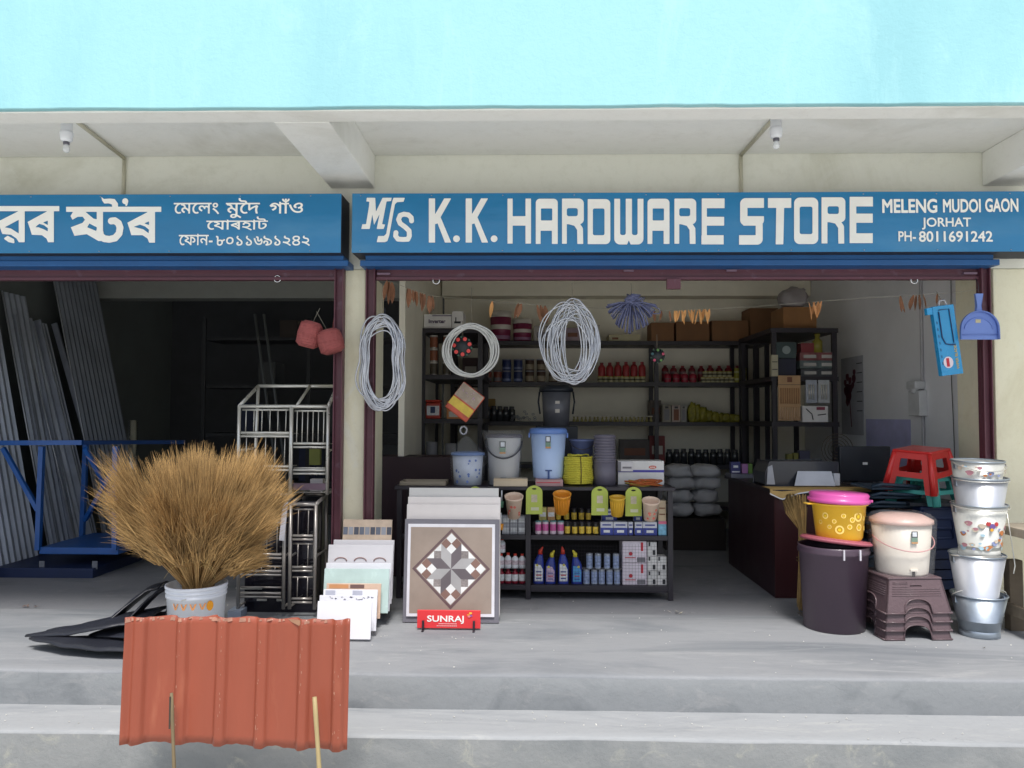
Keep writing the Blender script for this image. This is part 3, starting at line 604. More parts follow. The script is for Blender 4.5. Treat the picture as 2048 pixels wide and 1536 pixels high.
def mug(px0, py0, px1, py1, mat, lab, floral, tilt=.35):
    cx, z0, w_, h = rect(px0, py0, px1, py1, YR-.08); rt = w_/2*.96; rb = rt*.72
    t = thing('plastic_mug', lab, 'mug', (cx, YR-.08, z0), 'plastic mugs hanging from the counter edge'); t.rotation_euler = (tilt, 0, 0)
    mb = MB(); mb.lathe([(0, 0), (rb, 0), (rt*.93, h*.8), (rt, h*.82), (rt+.003, h*.9), (rt-.003, h*.9), (rt*.9, h*.78), (rb-.004, .006), (0, .006)], 24); mb.build('mug_body', mat, t)
    MB().tube([(0, rt*.95, h*.85), (0, rt+.03, h*.8), (0, rt+.032, h*.4), (0, rb+.004, h*.3)], .006, 6).build('handle', mat, t)
    if floral:
        fm = M('coral_flower', S(220, 120, 104), .5)
        for k in range(7):
            a = -PI/2+rnd.uniform(-1.1, 1.1); zz = h*rnd.uniform(.15, .62); r_ = rb+(rt*.93-rb)*zz/(h*.8)+.0015
            mb = MB(); s_ = rnd.uniform(.006, .010); vs = [(r_*math.cos(a+s_/r_*math.cos(q)), r_*math.sin(a+s_/r_*math.cos(q)), zz+s_*math.sin(q)) for q in np.linspace(0, 2*PI, 8, endpoint=False)]
            mb._add(vs, [tuple(range(8))]); mb.build('printed_flower', fm, t)
    else:
        for q in range(10):
            a = -PI+PI*q/9; mb = MB(); mb.tube([((rb+.001)*math.cos(a), (rb+.001)*math.sin(a), .006), ((rt*.93)*math.cos(a), (rt*.93)*math.sin(a), h*.72)], .0018, 5); mb.build('rib', mat, t)
mug(1009, 983, 1047, 1033, peach_pl, 'peach plastic mug with coral flowers hanging at the left of the rack', True)
mug(1105, 979, 1142, 1025, orange_pl, 'orange plastic mug hanging between two lime green boards', False)
mug(1218, 988, 1250, 1031, yellow_pl, 'yellow plastic mug hanging between the two right lime green boards', False, .2)
mug(1282, 992, 1318, 1038, peach_pl, 'peach plastic mug with coral flowers hanging at the right of the rack', True)
for k, (px, py, mm, lab) in enumerate(((1004, 985, M('green_brush', S(100, 150, 124)), 'green cleaning brush hanging at the left edge of the rack'), (1003, 1030, orange_pl, 'orange scrubber hanging under the green brush'))):
    t = thing('cleaning_brush', lab, 'brush', (X(px, YR-.04), YR-.04, Z(py+30, YR-.04)))
    mb = MB(); mb.tube([(0, 0, .0), (0, 0, .04)], [.012, .016], 8); mb.build('bristle_head', mm, t); MB().tube([(0, 0, .04), (0, 0, .11)], .005, 6).build('handle', white_pl, t)
# lower shelf goods
p = bottle_proto('cleaner_bottle', .0225, .098, white_pl, red_cap, M('maroon_white_label', S(206, 190, 196), .5, var=.35, scale=60), (.25, .55))
row(p, 4, 996, 1052, YG, zs0+.1, 'bottle', 'white bottles with red caps', '{} white bottle with red cap from the left on the rack bottom shelf', .001)
p2 = bottle_proto('cleaner_bottle', .0215, .098, maroon_pl, maroon_pl, white_lab, (.18, .62)); p2['category'] = 'bottle'
row(p2, 4, 996, 1052, YG, zs0, 'bottle', 'maroon bottles under the white ones', '{} maroon bottle with white label from the left on the rack bottom shelf', .001)
MB().box(X(994, YG), X(1054, YG), -.025, .05, 0, .0012).build('card_sheet', M('grey_card', S(120, 118, 122)), loc=(0, YG+.03, zs0+.0985)); tag(bpy.data.objects['card_sheet'], 'thin grey card sheet between the maroon and the white bottles', 'card')
carton('carton', 'small white bottle carton with green print left of the red capped bottles', 'box', (992, 1112, 1000, 1136), YG-.01, .04, white_lab, z=zs0+.1, marks=(('print_band', 0, 0, 1, .5, M('olive_print', S(150, 150, 90))),))
row(p, 1, 996, 1012, YG+.0, zs0+.2, 'bottle', 'white bottles with red caps', '{} white bottle with red cap standing above the others at the rack left')
def harpic(px, lab, capm, labm, top, flip=1, wide=1.0):
    h = Z(top, YG)-zs0; t = thing('toilet_cleaner_bottle', lab, 'bottle', (X(px, YG), YG+.03, zs0), 'blue toilet cleaner bottles')
    mb = MB(); w_ = .036*wide; prof = [(.0, 1, 0), (.03, 1, 0), (.42, 1, 0), (.55, .96, 0), (.66, .78, .1), (.74, .58, .22), (.80, .46, .3)]
    vs = []; n = 20
    for f_, k_, sx_ in prof:
        for i in range(n): a = 2*PI*i/n; vs.append((w_*k_*math.copysign(abs(math.cos(a))**.8, math.cos(a))+flip*sx_*w_, .024*k_*math.copysign(abs(math.sin(a))**.8, math.sin(a)), f_*h))
    fs = [(j*n+i, j*n+(i+1) % n, (j+1)*n+(i+1) % n, (j+1)*n+i) for j in range(len(prof)-1) for i in range(n)]+[tuple(range(n))[::-1], tuple(range((len(prof)-1)*n, len(prof)*n))]
    mb._add(vs, fs, 0, True); mb.build('bottle_body', blue_pl, t)
    c0 = Vector((flip*.3*w_, 0, h*.80)); mb = MB(); mb.tube([c0, c0+Vector((0, 0, h*.09)), c0+Vector((flip*.012, 0, h*.17)), c0+Vector((flip*.017, 0, h*.2))], [.0145, .0135, .007, .004], 12); mb.build('cap', capm, t)
    P = [(-.74*w_, .08*h), (.74*w_, .08*h), (.78*w_, .4*h), (.35*w_, .52*h), (-.7*w_, .55*h)]; mb = MB(); mb._add([(x, -.0255, z) for x, z in P], [tuple(range(5))]); mb.build('label', labm, t)
    mb = MB(); mb._add([(flip*.3*w_*-1+.008*math.cos(a), -.0262, .52*h+.008*math.sin(a)) for a in np.linspace(0, 2*PI, 12, endpoint=False)], [tuple(range(12))]); mb.build('round_mark', yellow_cap, t)
    for k in range(3): MB().decal(-.5*w_, .5*w_, (.14+.09*k)*h, (.14+.09*k+.03)*h, -.0262).build('print_line', [blue_print, red_print, blue_print][k], t)
    return t
for k, (px, tp, c_, l_, f_) in enumerate(((1078, 1095, red_cap, white_lab, 1), (1101, 1102, yellow_cap, M('pink_white_label', S(204, 180, 206), .5, var=.3, scale=60), 1), (1127, 1094, red_cap, white_lab, -.3), (1154, 1101, yellow_cap, M('sky_label', S(84, 160, 214), .5, var=.2), -1))):
    harpic(px, ['blue cleaner bottle with red cap, leftmost on the bottom shelf of the rack', 'blue cleaner bottle with yellow cap and pink label', 'blue cleaner bottle with red cap and plain white label', 'blue cleaner bottle with yellow cap and sky blue label'][k], c_, l_, tp, f_, .98)
p = can_proto('spray_can', .0205, .098, M('pale_blue_can', S(176, 188, 206), .35, var=.15, scale=40), M('silver_lid', S(190, 196, 206), .3, .5), M('blue_white_label', S(150, 166, 200), .5, var=.4, scale=55), (.1, .85)); 
row(p, 5, 1166, 1242, YG, zs0, 'can', 'pale blue cans in two layers', '{} pale blue can from the left in the bottom layer of the rack', .001)
MB().box(X(1164, YG), X(1243, YG), -.025, .05, 0, .0012).build('card_sheet', M('grey_card', S(120, 118, 122)), loc=(0, YG+.03, zs0+.0985)); tag(bpy.data.objects['card_sheet.001'], 'thin grey card sheet between the two layers of pale blue cans', 'card')
row(p, 4, 1170, 1241, YG, zs0+.1, 'can', 'pale blue cans in two layers', '{} pale blue can from the left in the upper layer of the rack', .001)
pinkw = M('white_pink_box', S(222, 212, 222), .5)
for k in range(2):
    hh = .143
    t = carton('appliance_box', ['lower', 'upper'][k] + ' white box with red dot and handle picture on the rack bottom shelf', 'box', (1245, 1080, 1293, 1123), YG, .2, pinkw, 'white boxes with a red dot', z=zs0+.1435*k, marks=(('red_bar', .76, .55, .86, .95, red_print), ('grey_print', .6, .04, .95, .26, M('grey_print', S(120, 118, 124))), ('print_line', .1, .22, .55, .26, red_print)))
    mb = MB(); mb._add([(-.025+.0125*math.cos(a), -.104, .06+.0125*math.sin(a)) for a in np.linspace(0, 2*PI, 18, endpoint=False)], [tuple(range(18))]); mb.build('red_dot', red_print, t)
for k, (a, z_) in enumerate(((1295, 0), (1314.5, 0), (1295, .0945), (1314.5, .0945), (1295, .189))):
    carton('lock_box', 'small white box with black print, ' + ['bottom left', 'bottom right', 'middle left', 'middle right', 'topmost'][k] + ' of its pile', 'box', (a, 1100, a+18.5, 1128), YG, .09, M('white_box', S(220, 218, 216), .5), 'small white boxes piled on the rack', z=zs0+z_, marks=(('corner_mark', .12, .7, .3, .98, black_print), ('product_print', .55, .08, .85, .42, black_print)))
    
# ------------------------------------------------------------------ goods on the counter
YC = YR+.12
def onbase(px, py0, py1, Y): return (X(px, Y, py1), Y, Z(py1, Y))
zc = zt+.0005
# plastic tray
t = thing('flat_tray', 'flat grey beige tray lying at the left end of the counter', 'tray', (X(850, YC-.02), YC, zc)); mb = MB(); mb.box(-.155, .15, -.09, .1, 0, .008); mb.box(-.155, -.148, -.09, .1, .0085, .026); mb.box(.143, .15, -.09, .1, .0085, .026); mb.box(-.147, .142, -.09, -.083, .0085, .026); mb.box(-.147, .142, .093, .1, .0085, .026); mb.build('tray_body', M('beige_tray', S(164, 152, 134), .5), t, bevel=.002)
# floral tub in a carrier bag
cx, z0, w_, h = rect(903, 902, 967, 968, YC); R_ = w_/2
t = thing('storage_tub', 'small white tub with blue flowers in a knotted clear bag on the counter', 'tub', (cx, YC+.02, zc))
MB().lathe([(0, 0), (R_*.86, 0), (R_*.97, h*.9), (0, h*.9)], 32).build('tub_body', M('pale_blue_white', S(206, 214, 230), .4), t)
MB().lathe([(R_*.97, h*.885), (R_*1.07, h*.885), (R_*1.07, h*.96), (R_*.6, h), (0, h*.995)], 32).build('lid', M('blue_lid', S(110, 140, 196), .35), t)
fm = M('blue_flower_print', S(90, 120, 190), .5)
for k in range(14):
    a = -PI/2+rnd.uniform(-1.2, 1.2); zz = h*rnd.uniform(.1, .8); r_ = R_*(.86+.11*zz/(h*.9))+.001; s_ = rnd.uniform(.005, .013)
    mb = MB(); mb._add([(r_*math.cos(a+s_/r_*math.cos(q)), r_*math.sin(a+s_/r_*math.cos(q)), zz+s_*math.sin(q)) for q in np.linspace(0, 2*PI, 8, endpoint=False)], [tuple(range(8))]); mb.build('printed_flower', fm, t)
mb = MB(); n = 26
pr = [(R_*1.0, .005, 0), (R_*1.1, h*.5, .03), (R_*1.13, h*.95, .06), (R_*.8, h*1.12, .2), (R_*.32, h*1.35, .35), (R_*.12, h*1.45, .3)]; vs = []
for r_, z_, am in pr:
    for i in range(n): a = 2*PI*i/n; q = r_*(1+am*noise.noise(Vector((a*3, z_*30, 1)))*1.4); vs.append((q*math.cos(a)-.012*(z_ > h), q*math.sin(a), z_))
mb._add(vs, [(j*n+i, j*n+(i+1) % n, (j+1)*n+(i+1) % n, (j+1)*n+i) for j in range(5) for i in range(n)], 0, True); mb.build('carrier_bag', film, t)
mb = MB(); mb.tube([(-.03+.022*math.cos(a), 0, h*1.5+.03+.026*math.sin(a)) for a in np.linspace(0, 2*PI, 18, endpoint=False)], .007, 6, True); mb.build('bag_handle', M('milky_film', S(196, 198, 206), .4, trans=.35), t)
# bins with stickers
def sticker(t, x, z0, z1, y, w_=.04):
    h = z1-z0; MB().decal(x-w_/2, x+w_/2, z0, z1, y).build('sticker', M('sticker_green', S(120, 150, 130), .5), t)
    MB().decal(x-w_/2, x+w_/2, z0+h*.5, z1, y-.0008).build('sticker_frame', M('sticker_dark', S(50, 54, 60), .5), t)
    MB().decal(x-w_*.34, x+w_*.34, z0+h*.58, z1-h*.06, y-.0016).build('sticker_window', M('sticker_white', S(226, 230, 236), .5), t)
    MB().decal(x-w_/2, x+w_/2, z0, z0+h*.14, y-.0008).build('sticker_stripe', M('sticker_orange', S(206, 150, 96), .5), t)
cx, z0, w_, h = rect(972, 856, 1043, 957, YC)
t = thing('plastic_bucket', 'white lidded bin with black handle wrapped in clear film on the counter', 'bin', (cx, YC+.05, zc+.0)); R_ = w_/2*.98
MB().lathe([(0, 0), (R_*.84, 0), (R_*.99, h*.93), (R_*1.03, h*.93), (R_*1.03, h*.95), (0, h*.95)], 40).build('bin_body', white_pl, t)
MB().lathe([(R_*1.06, h*.925), (R_*1.06, h*.97), (R_*.9, h*1.0), (0, h*1.01)], 40).build('lid', grey_pl, t)
MB().tube([((R_*1.05)*math.cos(a), -(R_*1.06)*abs(math.sin(a))*.99-.004, h*.86-math.sin(a)*h*.33) for a in np.linspace(0, PI, 22)], .0055, 6).build('handle', M('dark_grey_handle', S(70, 72, 80), .4), t)
sticker(t, -.005, h*.62, h*.86, -R_*1.02-.001)
MB().box(-.02, .02, -R_*.88-.012, -R_*.8, .04, .052).build('pedal', grey_pl, t)
mb = MB(); n = 34; vs = []
for z_, k_, am in ((0, .97, .02), (h*.3, 1.0, .06), (h*.7, 1.08, .05), (h*1.0, 1.2, .14), (h*1.07, 1.17, .2), (h*1.02, .9, .2)):
    for i in range(n): a = 2*PI*i/n; q = R_*k_*(1+am*noise.noise(Vector((math.cos(a)*3, math.sin(a)*3, z_*14)))); vs.append((q*math.cos(a)-(.012 if z_ > h*.8 else 0), q*math.sin(a), z_))
mb._add(vs, [(j*n+i, j*n+(i+1) % n, (j+1)*n+(i+1) % n, (j+1)*n+i) for j in range(5) for i in range(n)], 0, True); mb.build('plastic_wrap', film, t)
carton('flat_box', 'flat beige box on the counter in front of the wrapped white bin', 'box', (987, 955, 1055, 970), YC-.12, .1, M('beige_box', S(214, 196, 168), .6), z=zc, marks=(('print_line', .02, .75, .98, .95, tan_box),))
carton('flat_box', 'flat dusty pink box under the blue bin on the counter', 'box', (1071, 956, 1126, 969), YC-.1, .3, M('dusty_pink_box', S(176, 140, 140), .6), z=zc, marks=(('print_line', .04, .5, .9, .62, red_print),))
cx, z0, w_, h = rect(1058, 853, 1136, 955, YC)
zb = zc+Z(956, YC-.1)-Z(969, YC-.1)+.0005; h = h-.004
lb = M('light_blue_plastic', S(176, 198, 232), .35, var=.03); t = thing('pedal_bin', 'light blue plastic bin with darker blue rim and pedal on the counter', 'bin', (cx, YC+.07, zb)); R_ = w_/2*.95
MB().lathe([(0, 0), (R_*.8, 0), (R_*.82, .01), (R_*.97, h*.9), (0, h*.9)], 40).build('bin_body', lb, t)
MB().lathe([(R_*.97, h*.88), (R_*1.04, h*.885), (R_*1.04, h*.95), (R_*.96, h*.99), (R_*.8, h), (0, h*.985)], 40).build('lid', M('rim_blue', S(104, 138, 204), .35), t)
for s_ in (-1, 1): MB().box(s_*R_*1.04-.006, s_*R_*1.04+.006, -.012, .012, h*.8, h*.9).build('handle_ear', M('rim_blue', S(104, 138, 204)), t, bevel=.003)
sticker(t, -.004, h*.6, h*.84, -R_*.965-.003, .034)
mb = MB(); mb.box(-.022, .022, -R_*.83-.012, -R_*.78, .052, .060); mb.box(-.006, .006, -R_*.83-.012, -R_*.78, .0, .0515); mb.build('pedal', M('pedal_blue', S(52, 82, 140)), t)
# yellow rope coil
cx, z0, w_, h = rect(1126, 914, 1188, 972, YC)
t = thing('rope_coil', 'thick yellow rope wound into an upright coil on the counter', 'rope', (cx, YC+.04, zc)); R_ = w_/2-.006; nL = 15; pts = []
yr = M('yellow_rope', S(206, 196, 64), .6, bump=.5, bscale=120, var=.12, scale=20)
for L in range(nL*30+1):
    a = 2*PI*L/30; zz = .007+(h-.014)*L/(nL*30); pts.append((R_*(1+.02*math.sin(L*.37))*(.93+.07*math.sin(PI*min(1, L/(nL*15)))) *math.cos(a), R_*math.sin(a), zz))
MB().tube(pts, .0068, 7).build('rope', yr, t)
MB().tube([(.012, -R_-.008, .002), (.014, -R_-.011, h*.5), (.01, -R_-.008, h-.002), (0, -.03, h+.004), (-.02, 0, h+.006)], .003, 6).build('tie', M('dark_tie', S(90, 74, 40)), t)
MB().tube([(R_*.7*math.cos(a), R_*.5*math.sin(a)-.02, h+.003+.005*math.sin(3*a)) for a in np.linspace(0, 5, 20)], .006, 6).build('rope_end', yr, t)
# grey ribbed pots in a stack
t = None
cx, z0, w_, h = rect(1188, 922, 1233, 971, YC); gy = M('grey_pot', S(112, 108, 122), .5); R_ = w_/2
o = thing('grey_pipe_stack', 'dark grey plastic pot standing plain on the counter beside the rope coil', 'pot', (cx, YC+.05, zc)); MB().lathe([(0, 0), (R_, 0), (R_*1.0, h), (R_*.94, h), (R_*.94, .01), (0, .01)], 30).build('pot_body', gy, o); MB().lathe([(R_*1.01, h-.012), (R_*1.04, h-.01), (R_*1.04, h), (R_*.96, h+.001)], 30).build('rim', gy, o)
o.name = 'plastic_pot'
h2 = Z(872, YC)-Z(923, YC); o = thing('plastic_pot', 'stack of nested grey pots with ribbed rims, standing on the plain grey pot', 'pot', (cx+.001, YC+.05, zc+h+.001))
for k in range(9): z_ = h2*k/9; MB().lathe([(R_*.9, z_), (R_*1.0, z_+.001), (R_*1.0, z_+h2/9*.6), (R_*.9, z_+h2/9*.7), (R_*.9, z_+h2/9*.99)], 30).build('pot_rim', gy, o)
MB().lathe([(R_*.9, h2-.003), (0, h2-.03)], 30).build('inside', gy, o)
# printed white carton and orange rope
t = carton('printed_box', 'long white box with blue stripe and red oval mark on the counter', 'box', (1236, 919, 1328, 966), YC+.06, .16, M('white_box', S(220, 218, 216)), z=zc, marks=(('blue_stripe', 0, .52, 1, .62, M('violet_blue', S(74, 70, 160))),))
mb = MB(); mb._add([(.078+.026*math.cos(a), -.0825, .118+.011*math.sin(a)) for a in np.linspace(0, 2*PI, 24, endpoint=False)], [tuple(range(24))]); mb.build('oval_mark', M('orange_red', S(206, 84, 56)), t)
text_into(m_ := MB(), 'ASHA', .078, .113, .010, -.084, align='C'); m_.build('mark_text', white_paint, t)
carton('small_carton', 'small white and grey carton standing before the long white box', 'box', (1236, 914, 1266, 933), YC+.04, .018, M('pale_carton', S(210, 206, 208)), z=zc+.09, marks=(('print_band', 0, 0, .2, 1, M('grey_print', S(120, 118, 124))), ('print_line', .3, .3, .9, .5, M('grey_print', S(120, 118, 124)))))
om = M('orange_rope', S(176, 92, 44), .7, island=.35); 
t = thing('rope_heap', 'flat heap of thin orange brown rope on the counter before the white box', 'rope', (X(1288, YC-.06), YC-.05, zc))
for k in range(16):
    cxk, cyk = rnd.uniform(-.04, .04), rnd.uniform(-.015, .015); a_, b_ = rnd.uniform(.06, .1), rnd.uniform(.02, .04); zz = .006+.0022*k; ph = rnd.uniform(0, 6)
    MB().tube([(cxk+a_*math.cos(q), cyk+b_*math.sin(q), zz+.006*math.sin(2*q+ph)) for q in np.linspace(0, 2*PI, 26, endpoint=False)], .0035, 5, True).build('rope_loop', om if k % 4 else M('yellow_green_rope', S(170, 150, 60), .7), t)
# dim bucket behind
t = thing('plastic_bucket', 'small dusty blue bucket standing behind the yellow rope coil', 'bucket', (X(1163, YR+.35), YR+.33, zc)); mb = MB(); bucket_shell(mb, .082, .06, Z(878, YR+.35)-zc); mb.build('bucket_body', M('dusty_blue', S(104, 116, 160), .5), t)
MB().tube([(-.085*math.cos(a), -.085*math.sin(a), Z(880, YR+.35)-zc-.06*math.sin(a)) for a in np.linspace(0, PI, 18)], .003, 6).build('handle', grey_pl, t)

# ------------------------------------------------------------------ racks at the back of the right shop
def rack(label, x0, x1, y0, y1, zs, posts_x, posts_y):
    t = thing('steel_rack', label, 'rack', ((x0+x1)/2, y0, 0), 'black steel racks inside the right shop'); ox = (x0+x1)/2; top = zs[-1]
    for x in posts_x:
        for y in posts_y: MB().box(x-ox-.02, x-ox+.02, y-y0-.018, y-y0+.018, 0, top-.041).build('post', black_st, t)
    for z in zs: MB().box(x0-ox-.022, x1-ox+.022, -.02, y1-y0+.02, z-.04, z).build('shelf', black_st, t)
    return t
YB = 7.9
zb = [Z(y, YB) for y in (1010, 928, 843, 764, 682)]; zbs = [zb[0], zb[1], zb[2], zb[3], zb[4]]
rack('long black steel rack along the back wall of the right shop', X(905, YB), X(1535, YB), YB, 8.28, zbs, [X(905, YB), X(968, YB), X(1313, YB), X(1483, YB), X(1512, YB), X(1535, YB)], [YB+.0, 8.25])
YE = 6.8
zl = [Z(y, YE) for y in (925, 838, 750, 657)]
rack('black steel rack on the left side with its narrow end facing the door', X(842, YE), X(962, YE), YE, 7.8, zl, [X(845, YE), X(960, YE)], [YE, 7.78])
zr = [Z(y, YE) for y in (945, 842, 752, 656)]
rack('black steel rack along the right wall with its narrow end facing the door', X(1547, YE), X(1672, YE), YE, 7.8, zr, [X(1549, YE), X(1670, YE)], [YE, 7.78])

# paint buckets and boxes on top
for k, (a, y0, b, y1, lab) in enumerate(((978, 620, 1023, 682, 'maroon and white paint bucket, left and taller of two on the back rack'), (1024, 636, 1065, 682, 'maroon and white paint bucket, right of two on the back rack'))):
    cx, z0, w_, h = rect(a, y0, b, y1, YB); R_ = w_/2; z0 = zbs[4]
    t = thing('paint_bucket', lab, 'bucket', (cx, YB+.14, z0), 'paint buckets on top of the back rack')
    MB().lathe([(0, 0), (R_*.86, 0), (R_*.95, h*.84), (0, h*.84)], 26).build('bucket_body', M('maroon_print', S(130, 40, 76), .4), t)
    MB().lathe([(R_*.965, h*.80), (R_, h*.82), (R_, h), (R_*.9, h*1.0), (0, h*.99)], 26).build('lid', dim_white, t)
    MB().lathe([(R_*.925, h*.40), (R_*.945, h*.55)], 26).build('label_band', dim_white, t); MB().lathe([(R_*.885, h*.08), (R_*.9, h*.2)], 26).build('label_band', M('mauve_band', S(150, 110, 140), .5), t)
carton('carton', 'low white carton beside the paint buckets on the back rack', 'box', (1068, 650, 1130, 681), YB+.05, .25, M('dull_white_box', S(172, 166, 160), .6), z=zbs[4], marks=(('print_band', .1, .25, .6, .6, M('grey_print', S(120, 118, 124))),))
carton('carton', 'low pale box with dark corners under the blue rope bundle on the back rack', 'box', (1218, 668, 1280, 682), YB+.05, .25, M('yellowish_box', S(180, 172, 140), .6), z=zbs[4], marks=(('print_line', .1, .3, .3, .6, brown_lab),))
for k, (a, y0, b) in enumerate(((1303, 644, 1348), (1353, 642, 1419), (1424, 640, 1497), (1500, 615, 1556))):
    carton('cardboard_box', ['small brown cardboard box', 'medium brown cardboard box', 'wide brown cardboard box', 'tall brown cardboard box'][k] + ' in the row on top of the back rack', 'box', (a, y0, b, 682), YB+.03, .3, cardb, 'brown cardboard boxes on the racks', z=zbs[4], tape=M('tape_brown', S(150, 120, 84), .4), rz=rnd.uniform(-.03, .03))
carton('cardboard_box', 'tan cardboard box on top of the right rack', 'box', (1567, 611, 1633, 656), YE+.1, .35, M('tan_cardboard', S(140, 100, 62), .85), 'brown cardboard boxes on the racks', z=zr[3], tape=M('tape_brown', S(150, 120, 84)))
def blob(name, label, cat, px, Y, mat, z=None, amp=.25, squash=1, group=None, seed=0, depth=.7):
    cx, z0, w_, h = rect(*px, Y); z0 = z if z is not None else z0; mb = MB(); n, m = 22, 12; vs = []
    for j in range(m+1):
        ph = PI*j/m
        for i in range(n):
            a = 2*PI*i/n; d = Vector((math.sin(ph)*math.cos(a), math.sin(ph)*math.sin(a), -math.cos(ph)))
            d = Vector([math.copysign(abs(q)**.75, q) for q in d])*(1+amp*noise.noise(d*1.8+Vector((seed, 0, 0)))+amp*.4*noise.noise(d*5+Vector((seed, 3, 0))))
            vs.append((d.x*w_/2, d.y*w_/2*depth, max(0, h/2+d.z*h/2)))
    mb._add(vs, [(j*n+i, j*n+(i+1) % n, (j+1)*n+(i+1) % n, (j+1)*n+i) for j in range(m) for i in range(n)], 0, True)
    return tag(mb.build(name, mat, loc=(cx, Y+w_/2*depth, z0)), label, cat, group)
blob('plastic_bag', 'crumpled whitish plastic bag on the tan box of the right rack', 'bag', (1566, 572, 1622, 612), YE+.12, M('dull_plastic', S(140, 134, 134), .5), z=zr[3]+Z(611, YE+.1)-Z(656, YE+.1)+.002, amp=.3)
t = carton('inverter_box', 'white box printed with a word and a small fan picture on the left rack', 'box', (848, 626, 903, 655), YE+.02, .3, M('white_box', S(220, 218, 216)), z=zl[3], marks=(('top_line', .3, .86, 1, .93, M('mauve_line', S(110, 96, 120))),))
mb = MB(); text_into(mb, 'Inverter', -.08, .05, .034, -.153, width=.15, bold=.03); mb.build('box_text', M('purple_ink', S(70, 56, 84)), t)
t = carton('carton', 'small white box with a dark boat-like print beside the inverter box', 'box', (904, 620, 926, 655), YE+.02, .3, M('white_box', S(220, 218, 216)), z=zl[3], marks=(('product_print', .2, .3, .8, .42, black_print), ('product_print', .3, .42, .4, .65, black_print)))
# tins on the left rack
pt = can_proto('wood_stain_tin', .034, .118, M('tin_silver', S(150, 146, 140), .35, .6), dim_white, M('rust_label', S(134, 78, 52), .55, var=.3, scale=30), (.1, .85)); PARK.append(pt)
pt2 = can_proto('wood_stain_tin', .034, .118, M('tin_silver', S(150, 146, 140)), dim_white, M('dark_olive_label', S(70, 62, 48), .55, var=.4, scale=30), (.1, .85)); PARK.append(pt2)
for c in range(2):
    for r_ in range(3):
        q = copy_tree(pt if r_ > 0 else pt2, (X(866+c*26, YE+.06), YE+.07, zl[2]+.1185*r_), ['bottom', 'middle', 'top'][r_]+' tin with pale lid in the '+['left', 'right'][c]+' stack on the left rack', rnd.uniform(0, 3)); q['category'] = 'tin'; q['group'] = 'stain tins on the left rack'
# back rack second shelf
pc = can_proto('paint_can', .046, .118, M('dark_blue_can', S(30, 44, 92), .4), M('grey_lid', S(150, 150, 160), .4), M('blue_can_label', S(120, 132, 170), .5, var=.4, scale=18), (.12, .3)); PARK.append(pc)
pb = can_proto('paint_can', .046, .118, M('dark_brown_can', S(66, 44, 34), .4), M('grey_lid', S(150, 150, 160)), M('cream_can_label', S(150, 138, 118), .5, var=.4, scale=18), (.1, .55)); PARK.append(pb)
prd = can_proto('paint_can', .042, .118, M('rust_can', S(120, 56, 40), .4), M('grey_lid', S(150, 150, 160)), M('grey_can_label', S(110, 104, 108), .5), (.1, .4)); PARK.append(prd)
for k in range(2):
    for r_ in range(2):
        for pr_, x_, nm in ((pc, 1013+k*23, 'blue'), (pb, 1059+k*23, 'brown')):
            q = copy_tree(pr_, (X(x_, YB+.06), YB+.06, zbs[3]+.119*r_), '%s paint can, %s %s of its two by two pile on the back rack' % (nm, ['lower', 'upper'][r_], ['left', 'right'][k]), rnd.uniform(0, 3)); q['category'] = 'can'; q['group'] = 'small paint cans on the back rack'
    q = copy_tree(prd, (X(975+k*20, YB+.06), YB+.06, zbs[3]), 'rust red paint can on the back rack, %s of two behind the wire ring' % ['left', 'right'][k]); q['category'] = 'can'; q['group'] = 'small paint cans on the back rack'
q = copy_tree(pb, (X(1106, YB+.06), YB+.06, zbs[3]), 'single brown paint can right of the brown pile on the back rack'); q['category'] = 'can'; q['group'] = 'small paint cans on the back rack'
pr = bottle_proto('red_bottle', .038, .215, dkred, M('pinkish_cap', S(150, 70, 74), .4), M('dull_pink_label', S(164, 120, 118), .5, var=.5, scale=20), (.05, .25), .8); PARK.append(pr)
row(pr, 6, 1196, 1294, YB+.02, zbs[3], 'bottle', 'red bottles on the middle back shelf', '{} red bottle from the left on the left half of the back rack')
row(pr, 1, 1150, 1175, YB+.02, zbs[3], 'bottle', 'red bottles on the middle back shelf', '{} red bottle seen through the wire coil on the back rack')
pr2 = bottle_proto('red_bottle', .036, .165, M('deep_red_bottle', S(120, 32, 40), .4), M('pinkish_cap', S(150, 70, 74)), M('dull_grey_label', S(120, 96, 100), .5, var=.5, scale=20), (.45, .62), .8); PARK.append(pr2)
row(pr2, 9, 1322, 1486, YB+.14, zbs[3]+.02, 'bottle', 'dark red bottles at the right of the back shelf', '{} dark red bottle from the left in the back row of the right half')
pr3 = bottle_proto('red_bottle', .036, .105, M('crimson_bottle', S(150, 28, 52), .4), M('pale_cap', S(170, 130, 130), .4), M('dull_grey_label', S(120, 96, 100)), (.3, .4), .8); PARK.append(pr3)
row(pr3, 4, 1328, 1396, YB+.0, zbs[3], 'bottle', 'short crimson bottles in front on the back shelf', '{} short crimson bottle from the left on the back rack')
py = can_proto('filler_pot', .028, .058, M('pale_pot', S(170, 164, 130), .5), M('mustard_lid', S(176, 160, 60), .5), M('black_stripe_label', S(60, 58, 40), .5, var=.6, scale=40), (.3, .6)); PARK.append(py)
row(py, 7, 1404, 1470, YB, zbs[3], 'pot', 'small pots with mustard lids on the back rack', '{} small mustard lidded pot from the left, bottom row', .001)
row(py, 6, 1408, 1466, YB, zbs[3]+.0585, 'pot', 'small pots with mustard lids on the back rack', '{} small mustard lidded pot from the left, top row', .001)
pg = can_proto('filler_pot', .03, .075, M('olive_pot', S(140, 136, 40), .5), M('olive_lid', S(150, 150, 70), .5), M('pale_pot_label', S(170, 168, 120), .5, var=.3, scale=40), (.3, .6)); PARK.append(pg)
